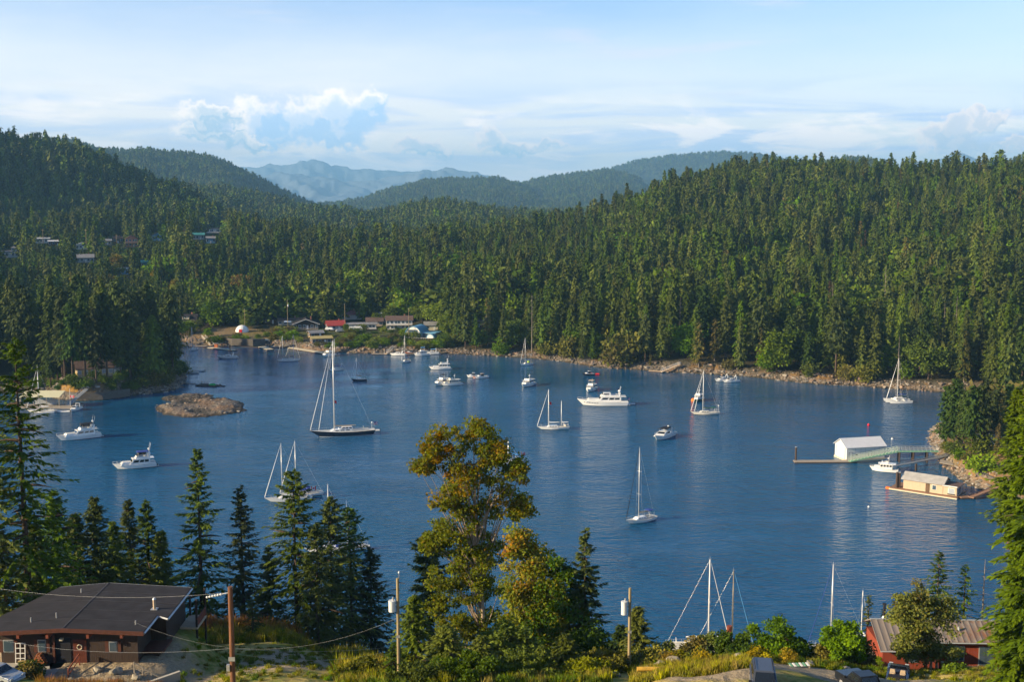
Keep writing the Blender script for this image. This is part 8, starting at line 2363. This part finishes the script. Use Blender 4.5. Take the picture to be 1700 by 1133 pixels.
    e = near_broad(1540, 962, r, 'round-crowned madrona with red and pale trunks before the red cabin', 90, 3, n_leaf=17000, leaf=.25, n_limb=160, m=M_MADR, autumn=.05,
               lobes=[LM(1530, 990, 36, 24), LM(1570, 1010, 32, 26), LM(1505, 1010, 24, 22), LM(1540, 1030, 52, 26), LM(1525, 1060, 36, 20), LM(1560, 1075, 36, 20), LM(1515, 1080, 24, 12)], bark=M_REDBARK, tr=.2, name='madrona_tree')
    for dx, h in ((.85, 2.6), (1.25, 2.4)):
        o = child('stem', trunk_mesh('stem', h, .20, M_PALEBARK, seed=int(dx * 10), lean=.02), e); o.location = (dx, .1, 0)
    # shrubs along the gravel edge
    S = [(1290, 1030, 104, 1.9, M_BRIGHT, 'fresh green young maple in the middle of the shrub row'), (1404, 1028, 103, 1.7, M_BRIGHT, 'bright yellow-green young maple left of the cabin stair'), (1232, 1040, 106, 1.9, M_LEAF, 'dark green leafy shrub left of the fresh green one'),
         (1190, 1056, 106, 2.1, M_LEAF, 'broad dark shrub under the white mast'), (1150, 1062, 106, 1.9, M_OLIVE, 'purplish-brown shrub at the left end of the row'), (1328, 1060, 104, 1.2, M_BRIGHT, 'small pale shrub right of the fresh green one'),
         (1425, 1062, 106, 1.0, M_OLIVE, 'reddish shrub beside the cabin stair'), (1110, 1072, 105, 1.8, M_LEAF, 'low dark shrub right of the second pole'), (1262, 1068, 103, 1.3, M_LEAF, 'low shrub between two taller ones'), (1376, 1066, 104, 1.1, M_OLIVE, 'orange-brown weeds left of the bright maple'),
         (1085, 1085, 100, 1.5, M_OLIVE, 'low olive bush behind the pale boulders'), (1018, 1085, 98, 1.7, M_GRASS, 'yellow-green weeds left of the second pole'), (965, 1100, 93, 1.8, M_GRASS, 'yellow-green brush under the cedars'), (870, 1095, 92, 2.0, M_BRIGHT, 'bright brush below the low maple thicket'),
         (600, 1100, 98, 1.6, M_GRASS, 'golden brush at the right edge of the meadow'), (1590, 1114, 104, .6, M_BRIGHT, 'low bright shrub in front of the firewood'), (780, 1098, 90, 2.2, M_BRIGHT, 'leafy green brush below the tall maple'), (700, 1105, 90, 1.8, M_CEDAR, 'dark green brush at the bottom beside the greenish pole'),
         (40, 1108, 104, .5, M_OLIVE, 'small dry planting bed by the patio'), (52, 1100, 105, .55, M_LEAF, 'low heather clump beside the patio')]
    for i, (u, v, r, rx, m_, lab) in enumerate(S):
        top = WR(u, v, r); z0 = gz(top.x, top.y); H = max(.8, top.z - z0)
        rx *= 1.35
        near_broad(u, v, r, lab, 300 + i, rx, H=H, n_leaf=int(3600 + 1900 * rx), leaf=.24, n_limb=34, m=m_, crown_lo=.1, tr=.06, name='shrub', cat='shrub', z0=z0, autumn=.2 if m_ is M_OLIVE else 0)
    # goldenrod
    for i, u in enumerate((1112, 1128, 1165, 1262, 1308, 1255)):
        top = WR(u, 1092 + 2 * (i % 3), 97); z0 = gz(top.x, top.y)
        near_broad(u, 1092, 97, ['yellow-flowered weeds left of the purplish shrub', 'yellow-flowered weeds under the purplish shrub', 'yellow-flowered clump under the broad dark shrub', 'yellow weeds behind the estate car roof', 'yellow weeds right of the estate car', 'small yellow weeds by the buried block'][i], 340 + i, .7, H=1.3,
                   n_leaf=900, leaf=.16, n_limb=16, m=M_GOLD, crown_lo=.3, tr=.02, name='flowering_weeds', cat='weeds', z0=z0)
M_GOLD = foliage_mat('goldenrod', (0.16, 0.17, 0.02), (0.60, 0.42, 0.02), trans=0.3)

M_MADR = foliage_mat('madrona_foliage', (0.085, 0.13, 0.02), (0.26, 0.33, 0.06), (0.35, 0.16, 0.03), trans=0.3)
def village_trees():
    rnd = random.Random(12)
    L = [(905, 'fir', 30, 590)]
    V = [ # u, v base, kind, height, label
        (352, 541, 'broad', 13, 'bright round tree right of the cream cottage'), (398, 540, 'broad_leaf', 17, 'broad dark leafy tree behind the bare ground'), (372, 538, 'fir', 20, 'dark fir behind the board fence'),
        (425, 538, 'fir', 26, 'tall fir right of the dome tent'), (442, 536, 'fir', 30, 'tall fir at the beige house, left one'), (455, 533, 'dark', 28, 'tall fir behind the beige house'), (411, 546, 'broad', 8, 'small pale willow by the bare pole'),
        (540, 540, 'fir', 17, 'slim fir between the dark gabled house and the red-roofed one'), (470, 530, 'dark', 27, 'dark fir behind the awning'), (495, 528, 'fir', 25, 'fir behind the dark gabled house'), (520, 527, 'dark', 26, 'round-topped fir behind the dark gabled house'),
        (576, 552, 'broad', 5, 'small bright bush in front of the flat-roofed house'), (625, 540, 'broad_leaf', 7, 'leafy tree between the flat-roofed and the white house'), (615, 522, 'broad', 12, 'bright leafy tree behind the flat-roofed house'), (566, 520, 'broad_leaf', 15, 'leafy tree behind the maroon roof'),
        (628, 515, 'broad', 18, 'large pale-green tree above the small white house'), (672, 528, 'broad', 14, 'broad round tree behind the white two-storey house'), (700, 535, 'broad', 11, 'leafy tree right of the white two-storey house'), (655, 508, 'broad', 20, 'tall light green tree high behind the white house'),
        (590, 500, 'broad_leaf', 20, 'leafy tree on the slope above the maroon roof'), (690, 505, 'broad', 18, 'round green tree on the slope above the blue house'), (720, 520, 'fir', 24, 'fir behind the blue arched house'), (735, 545, 'broad', 16, 'green leafy tree right of the blue house, taller'),
        (748, 560, 'broad', 12, 'green leafy tree right of the blue house, lower'), (763, 572, 'autumn', 7, 'yellowish bush on the bank right of the blue house'), (762, 520, 'autumn', 14, 'orange-tinged tree above the blue house'), (780, 566, 'broad', 7, 'bright green bush on the bank below the brown cabin'),
        (775, 545, 'fir', 26, 'tall fir left of the brown cabin'), (815, 560, 'fir', 24, 'fir right of the brown cabin'), (800, 575, 'broad_leaf', 8, 'dark bush on the bank below the brown cabin'), (740, 575, 'broad_leaf', 7, 'rounded dark bush below the blue house deck'),
        (330, 548, 'broad', 6, 'leafy shrub below the cream cottage'), (318, 553, 'broad', 7, 'low leafy clump left of the gangway'), (345, 560, 'broad', 5, 'bush at the top of the brown gangway'), (305, 556, 'broad_leaf', 8, 'dark shrub near the headland gap'),
        (641, 465, 'autumn', 16, 'orange maple on the slope behind the village'), (290, 500, 'autumn', 14, 'rusty tree above the headland'), (402, 505, 'autumn', 18, 'olive-orange maple above the cottage'), (357, 520, 'thin', 18, 'grey-brown conifer above the cottage')]
    for (u, v, k, h, lab) in V:
        p = hit(u, v); plant(k, p - Vector((0, 0, .4)), h, {'fir': 'fir_tree', 'dark': 'fir_tree', 'thin': 'thin_conifer'}.get(k, 'leafy_tree' if h > 6 else 'bush'), lab, 'tree' if h > 6 else 'bush', None, rnd, width=1.15 if k.startswith('b') else 1.0)
    # bank shrubs below the road
    i = 0
    for (u0, u1, v0, v1, n) in ((425, 500, 556, 572, 16), (520, 690, 560, 578, 46), (690, 765, 568, 580, 14), (340, 420, 560, 570, 9)):
        for j in range(n):
            u = u0 + (u1 - u0) * (j + rnd.random()) / n; v = rnd.uniform(v0, v1)
            p = hit(u, v); h = rnd.uniform(1.8, 3.6)
            if 500 < u < 560: h *= .7
            zone = 'below the village road' if u < 690 and u > 500 else ('below the blue house' if u >= 690 else 'above the small docks')
            plant(rnd.choice(['bush', 'darkbush', 'bush', 'olivebush', 'darkbush']), p - Vector((0, 0, .3)), h, 'bush', f'leafy bush on the bank {zone}', 'bush', f'bushes {zone}', rnd, width=.9)
    for j in range(22):
        u = rnd.uniform(405, 765); v = rnd.uniform(516, 536)
        p = hit(u, v); plant(rnd.choice(['broad', 'broad', 'broad_leaf']), p - Vector((0, 0, .4)), rnd.uniform(7, 13), 'leafy_tree', 'light green leafy tree at the wood edge behind the village houses', 'tree', 'leafy trees behind the village', rnd, width=1.1)
    for j in range(34):
        u = rnd.uniform(425, 745); v = rnd.uniform(545, 556)
        p = hit(u, v); plant(rnd.choice(['bush', 'darkbush', 'olivebush']), p - Vector((0, 0, .3)), rnd.uniform(1.5, 3.4), 'bush', 'garden bush among the village houses', 'bush', 'garden bushes in the village', rnd, width=1.1)
    # shore bushes and single trees on the right shore
    R_ = [(1290, 618, 'broad', 17, 'bright green maple standing at the water behind the rafted boats'), (1275, 622, 'broad', 11, 'lower bright green maple left of the taller one'), (1262, 612, 'thin', 18, 'brown-tinged leaning conifer by the bright maple'), (1040, 600, 'olivebush', 13, 'tall brown-olive shrub at the rocky shore'),
          (1022, 603, 'olivebush', 9, 'brown-olive shrub left of the taller one'), (985, 598, 'fir', 15, 'young pointed fir at the shore, right of its twin'), (966, 597, 'fir', 14, 'young pointed fir at the shore, left of its twin'), (944, 592, 'olivebush', 9, 'olive bush at the shore left of the young firs'),
          (1080, 608, 'thin', 9, 'small brown cypress-shaped tree above the rocks'), (1160, 610, 'thin', 20, 'pale dead-topped fir beside the gangway'), (1432, 633, 'olivebush', 6, 'olive bush at the pink rocks, left'), (1405, 628, 'olivebush', 5, 'low olive bush left of the larger one at the pink rocks'), (1345, 622, 'darkbush', 5, 'dark shore bush right of the bright maple'),
          (1490, 640, 'snag', 21, 'grey dead tree at the shore behind the three-hulled boat'), (1540, 630, 'broad_leaf', 17, 'open-branched madrona on the right shore'), (1645, 636, 'fir', 25, 'pointed fir on the far shore near the right edge'), (1565, 590, 'snag', 24, 'pale dead trunk in the wood above the madrona'),
          (1585, 585, 'snag', 26, 'pale dead trunk with twigs right of the other'), (1468, 520, 'snag', 26, 'pale dead top rising from the wood'), (1172, 560, 'snag', 26, 'grey dead trunk in the wood, left of its pair'), (1186, 560, 'snag', 27, 'grey dead trunk in the wood, right of its pair'), (1128, 585, 'snag', 27, 'bare grey trunk in the wood above the gangway'),
          (883, 585, 'snag', 30, 'bare grey trunk rising behind the far pale sloop'), (1380, 545, 'snag', 24, 'grey dead trunk beside the rusty fir'), (1376, 530, 'thin', 20, 'rusty red dying fir in the wood'), (905, 590, 'olivebush', 6, 'olive bush at the shore behind the far pale sloop'), (830, 588, 'darkbush', 5, 'dark bush at the stony shore'), (1210, 612, 'olivebush', 4, 'low bush above the grey rock outcrop')]
    for (u, v, k, h, lab) in R_:
        p = hit(u, v)
        e = plant(k, p - Vector((0, 0, .4)), h, {'fir': 'fir_tree', 'thin': 'thin_conifer', 'snag': 'dead_tree', 'broad': 'leafy_tree', 'broad_leaf': 'leafy_tree'}.get(k, 'bush'), lab, 'bush' if 'bush' in k else 'tree', None, rnd, width=.8 if 'bush' in k else 1)
        if 'rusty' in lab:
            for c in e.children:
                if c.name.startswith('crown'): c.data = c.data.copy(); c.data.materials[0] = M_RUSTF
    # headland bank and tip
    for j in range(34):
        u = rnd.uniform(225, 300); v = rnd.uniform(600, 640) 
        p = hit(u, v)
        if p.z < 1: continue
        plant(rnd.choice(['darkbush', 'darkbush', 'olivebush']), p - Vector((0, 0, .3)), rnd.uniform(3, 5.5), 'bush', 'dark bush covering the steep tip of the headland', 'bush', 'bushes on the headland tip', rnd)
    for (u, v, h, lab) in ((297, 603, 13, 'small leaning pine at the very tip of the headland'), (284, 600, 15, 'open pine second from the headland tip'), (268, 598, 18, 'open pine third from the headland tip'), (250, 600, 19, 'dark pine left of the open ones near the headland tip')):
        p = hit(u, v); plant('dark', p - Vector((0, 0, .4)), h, 'pine_tree', lab, 'tree', None, rnd, width=1.1)
    for j in range(40):
        u = rnd.uniform(20, 225); v = rnd.uniform(624, 650)
        p = hit(u, v)
        if p.z < 1.5: continue
        plant('darkbush', p - Vector((0, 0, .3)), rnd.uniform(1.5, 3.0), 'bush', 'low dark shrub in the garden of the tan headland house', 'bush', 'garden shrubs at the headland house', rnd)
    # promontory on the right
    Pm = [(1568, 746, 24, 'left-hand fir of the tall group on the promontory, leaning trunk'), (1583, 744, 26, 'tall fir just right of the leaning one on the promontory'), (1600, 748, 22, 'round-topped fir in the middle of the promontory group'), (1612, 755, 25, 'broad fir with a bare orange trunk on the promontory'),
          (1630, 752, 27, 'tallest fir of the promontory group, right side'), (1650, 735, 20, 'dark fir behind the right end of the promontory group'), (1672, 742, 23, 'fir at the right end of the promontory beside the cedar'), (1590, 728, 22, 'fir at the back of the promontory group'), (1625, 725, 20, 'second fir at the back of the promontory group')]
    for (u, v, h, lab) in Pm:
        p = hit(u, v, r1=420); plant('dark', p - Vector((0, 0, .4)), h * .8, 'fir_tree', lab, 'tree', None, rnd, width=1.0)
    for (u, v, k, h, lab) in ((1637, 752, 'bush', 5, 'bright young tree behind the grass of the promontory'), (1583, 752, 'darkbush', 3.4, 'dark round bush under the promontory firs'), (1628, 783, 'bush', 4.6, 'round yellow-green bush above the dry-stone wall'), (1612, 770, 'olivebush', 3, 'reddish bush left of the round yellow-green one'),
                              (1598, 762, 'bush', 2.6, 'yellow-green weeds on the promontory slope'), (1572, 748, 'olivebush', 2.4, 'dry bush at the inner end of the green pier'), (1656, 760, 'thin', 10, 'pale twiggy tree right of the promontory firs'), (1662, 700, 'olivebush', 12, 'olive tree behind the promontory')):
        p = hit(u, v, r1=420); plant(k, p - Vector((0, 0, .3)), h, 'bush' if 'bush' in k else 'thin_conifer', lab, 'bush' if 'bush' in k else 'tree', None, rnd)
    # summer house seen between the trunks
    p = hit(1640, 738, r1=420); e = empty('white_shed', p, .3); tag(e, 'white shed glimpsed behind the promontory trees', 'shed')
    MB().box(-2.5, 2.5, -2, 2, -1, 2.4).build('wall', M_WHITEW, e); MB().box(-2.8, 2.8, -2.3, 2.3, 2.402, 2.6).build('roof', M_RGREY, e)
    # hillside leafy trees round the houses
    for j in range(16):
        u = rnd.uniform(5, 320); v = rnd.uniform(455, 500)
        p = hit(u, v); plant(rnd.choice(['broad', 'broad_leaf', 'broad_leaf', 'autumn']), p - Vector((0, 0, .4)), rnd.uniform(11, 16), 'leafy_tree', 'leafy tree among the firs of the left hillside below the houses', 'tree', 'leafy trees on the left hillside', rnd)

def scatter_stuff():
    rg = np.random.default_rng(5)
    # boulders of the shore: nobody could count them
    Pp = []
    for poly in (SHORE,):
        n = len(poly)
        for i in range(n):
            a, b = poly[i], poly[(i + 1) % n]
            m_ = (a + b) / 2; r = np.hypot(*m_); az = math.atan2(m_[0], m_[1])
            if r < 215 or r > 660 or abs(az) > math.radians(27): continue
            L = np.hypot(*(b - a)); k = int(L * 6.5)
            t = rg.random(k)[:, None]; d = (b - a) / L; nn = np.array([-d[1], d[0]])
            q = a + (b - a) * t + nn * (rg.normal(0.8, 2.6, (k, 1)))
            Pp.append(q)
            q = a + (b - a) * t + nn * -(rg.normal(0.8, 2.6, (k, 1))); Pp.append(q)
    a_ = rg.random((2600, 2)); lo, hi_ = ISLET.min(0), ISLET.max(0); Pi = lo + a_ * (hi_ - lo); Pi = Pi[sdf(ISLET, Pi[:, 0], Pi[:, 1]) < 1.0]
    P = np.concatenate(Pp)
    s = sdf(SHORE, P[:, 0], P[:, 1]); P = P[(s > -1.2) & (s < 6.5)]
    P = P[rg.permutation(len(P))[:11000]]
    P = np.concatenate([P, Pi[:90]])
    Z = height(P[:, 0], P[:, 1])
    k = Z > -0.6; P, Z = P[k], Z[k]
    S = np.clip(rg.lognormal(-1.0, 0.5, len(P)), .12, 1.3)
    ms = [rock_mesh('shore_rock', 50 + i, rock_mat(i), [.6, .5, .7][i % 3], 1) for i in range(6)]
    gn_forest('shore_rocks', ms, np.stack([P[:, 0], P[:, 1]], 1), Z + .5, S, rg.uniform(0, 6.28, len(P)), rg.integers(0, 6, len(P)), 'broken boulders and rubble along the waterline')
    # undergrowth along the wood edge
    # tall grasses and fireweed on the meadow crest, weeds along the gravel
    def grass_mesh(seed, h, tipc, m_):
        r = np.random.default_rng(seed); k = 60
        p = np.stack([r.normal(0, .28, k), r.normal(0, .28, k), np.zeros(k)], 1)
        d = np.stack([r.normal(0, .28, k), r.normal(0, .28, k), np.ones(k)], 1); d /= np.linalg.norm(d, axis=1, keepdims=True)
        n_ = np.stack([r.normal(0, 1, k), r.normal(0, 1, k), r.normal(0, .2, k)], 1); n_ /= np.linalg.norm(n_, axis=1, keepdims=True)
        L = h * r.uniform(.5, 1.2, k)
        v, f = kites(p, d, n_, L, np.full(k, .09) * r.uniform(.6, 1.6, k))
        return np_mesh('grass_clump', v, f, [m_], {'tint': np.repeat(r.random(k), 4), 'tip': np.tile([0, .3, 1, .3], k) * tipc})
    M_FIRE = foliage_mat('fireweed', (0.08, 0.10, 0.02), (0.24, 0.17, 0.05), (0.36, 0.15, 0.06), trans=.3, tipamt=.7)
    gm = [grass_mesh(1, 1.3, .2, M_GRASS), grass_mesh(2, .9, .0, M_GRASS), grass_mesh(3, 1.7, 1.0, M_FIRE), grass_mesh(4, 1.0, 0, M_BRIGHT), grass_mesh(5, .5, .1, M_GRASS)]
    # (u range, r range, count, kinds)
    out = []
    def strip(u0, u1, r0, r1, n, kinds, smin, smax):
        u = rg.uniform(u0, u1, n); r = rg.uniform(r0, r1, n); az = np.arctan2(*[np.array(x) for x in (((u - 850) / F), np.full(n, math.cos(PITCH) - 0.26 * math.sin(PITCH)))])
        X, Y = r * np.sin(az), r * np.cos(az)
        k = rg.choice(kinds, n); out.append((X, Y, k, rg.uniform(smin, smax, n)))
    strip(318, 640, 122, 139, 2300, [0, 1, 0, 3, 3, 1], .4, .9)
    strip(330, 560, 132, 139, 700, [2, 1, 0, 3], .7, 1.2)
    strip(290, 660, 95, 122, 700, [4, 4, 1, 3], .3, .6)
    strip(560, 1010, 88, 112, 2400, [0, 1, 3, 3, 3], .4, .9)
    strip(1010, 1480, 96, 103, 1500, [4, 1, 3, 4], .3, .7)
    strip(1480, 1700, 94, 112, 500, [4, 1], .25, .5)
    strip(1050, 1250, 84, 96, 900, [4, 1, 0], .35, .7)
    strip(60, 260, 92, 96.5, 600, [4, 1, 3, 2], .3, .6)
    strip(560, 780, 100, 135, 1600, [0, 1, 3], .7, 1.3)
    X = np.concatenate([o[0] for o in out]); Y = np.concatenate([o[1] for o in out]); K = np.concatenate([o[2] for o in out]); S = np.concatenate([o[3] for o in out])
    Z = height(X, Y)
    hc = np.hypot(X - HC.x, Y - HC.y) > 8.5; hc &= np.hypot(X - CAB.x, Y - CAB.y) > 6
    gn_forest('tall_grass', gm, np.stack([X, Y], 1)[hc], (Z + .42)[hc], S[hc], rg.uniform(0, 6.28, hc.sum()), K[hc], 'tall dry grass, fireweed and weeds on the near slope')
def rock_mat(i):
    c = [(0.28, 0.24, 0.19), (0.36, 0.30, 0.24), (0.38, 0.26, 0.18), (0.22, 0.20, 0.18), (0.44, 0.39, 0.33), (0.30, 0.23, 0.17)][i]
    c = tuple(x * .72 for x in c)
    return mat(f'shore_rock_{"abcdef"[i]}', c, 0.9, var=0.45, scale=1.2, bump=0.3)
near_trees(); village_trees(); scatter_stuff()
rnd_ = random.Random(9)
for i, (u, v, h) in enumerate(((108, 628, 34), (121, 632, 30), (142, 630, 35), (160, 632, 28), (178, 628, 33), (96, 632, 27), (200, 626, 27))):
    p = hit(u, v); plant('dark', p - Vector((0, 0, .4)), h, 'fir_tree', 'tall dark fir standing in front of the tan headland house', 'tree', 'firs in front of the tan headland house', rnd_, width=.8)
for o in COL.objects:
    if o.parent is None and o.type in ('MESH', 'EMPTY') and 'kind' not in o: o['kind'] = 'thing'
# ------------------------------------------------------------------ haze: a closed box of even pale air round everything
def build_haze():
    m = bpy.data.materials.new('haze'); m.use_nodes = True
    N = NT(m.node_tree); N.n.clear()
    out = N.new('ShaderNodeOutputMaterial')
    v = N.new('ShaderNodeVolumePrincipled')
    v.inputs['Color'].default_value = (0.29, 0.62, 1.0, 1)
    v.inputs['Density'].default_value = HAZE
    v.inputs['Anisotropy'].default_value = 0.0
    N.l.new(v.outputs[0], out.inputs['Volume'])
    x0, x1, y0, y1, z0, z1 = -12500, 12500, -300, 23500, -12, 900
    vs = [(x0, y0, z0), (x1, y0, z0), (x1, y1, z0), (x0, y1, z0), (x0, y0, z1), (x1, y0, z1), (x1, y1, z1), (x0, y1, z1)]
    fs = np.array([[0, 3, 2, 1], [4, 5, 6, 7], [0, 1, 5, 4], [1, 2, 6, 5], [2, 3, 7, 6], [3, 0, 4, 7]])
    me = np_mesh('haze', vs, fs, [m])
    o = bpy.data.objects.new('haze', me); COL.objects.link(o); o['kind'] = 'stuff'; o['label'] = 'pale blue air between the hills'
HAZE = 0.000075
build_haze()
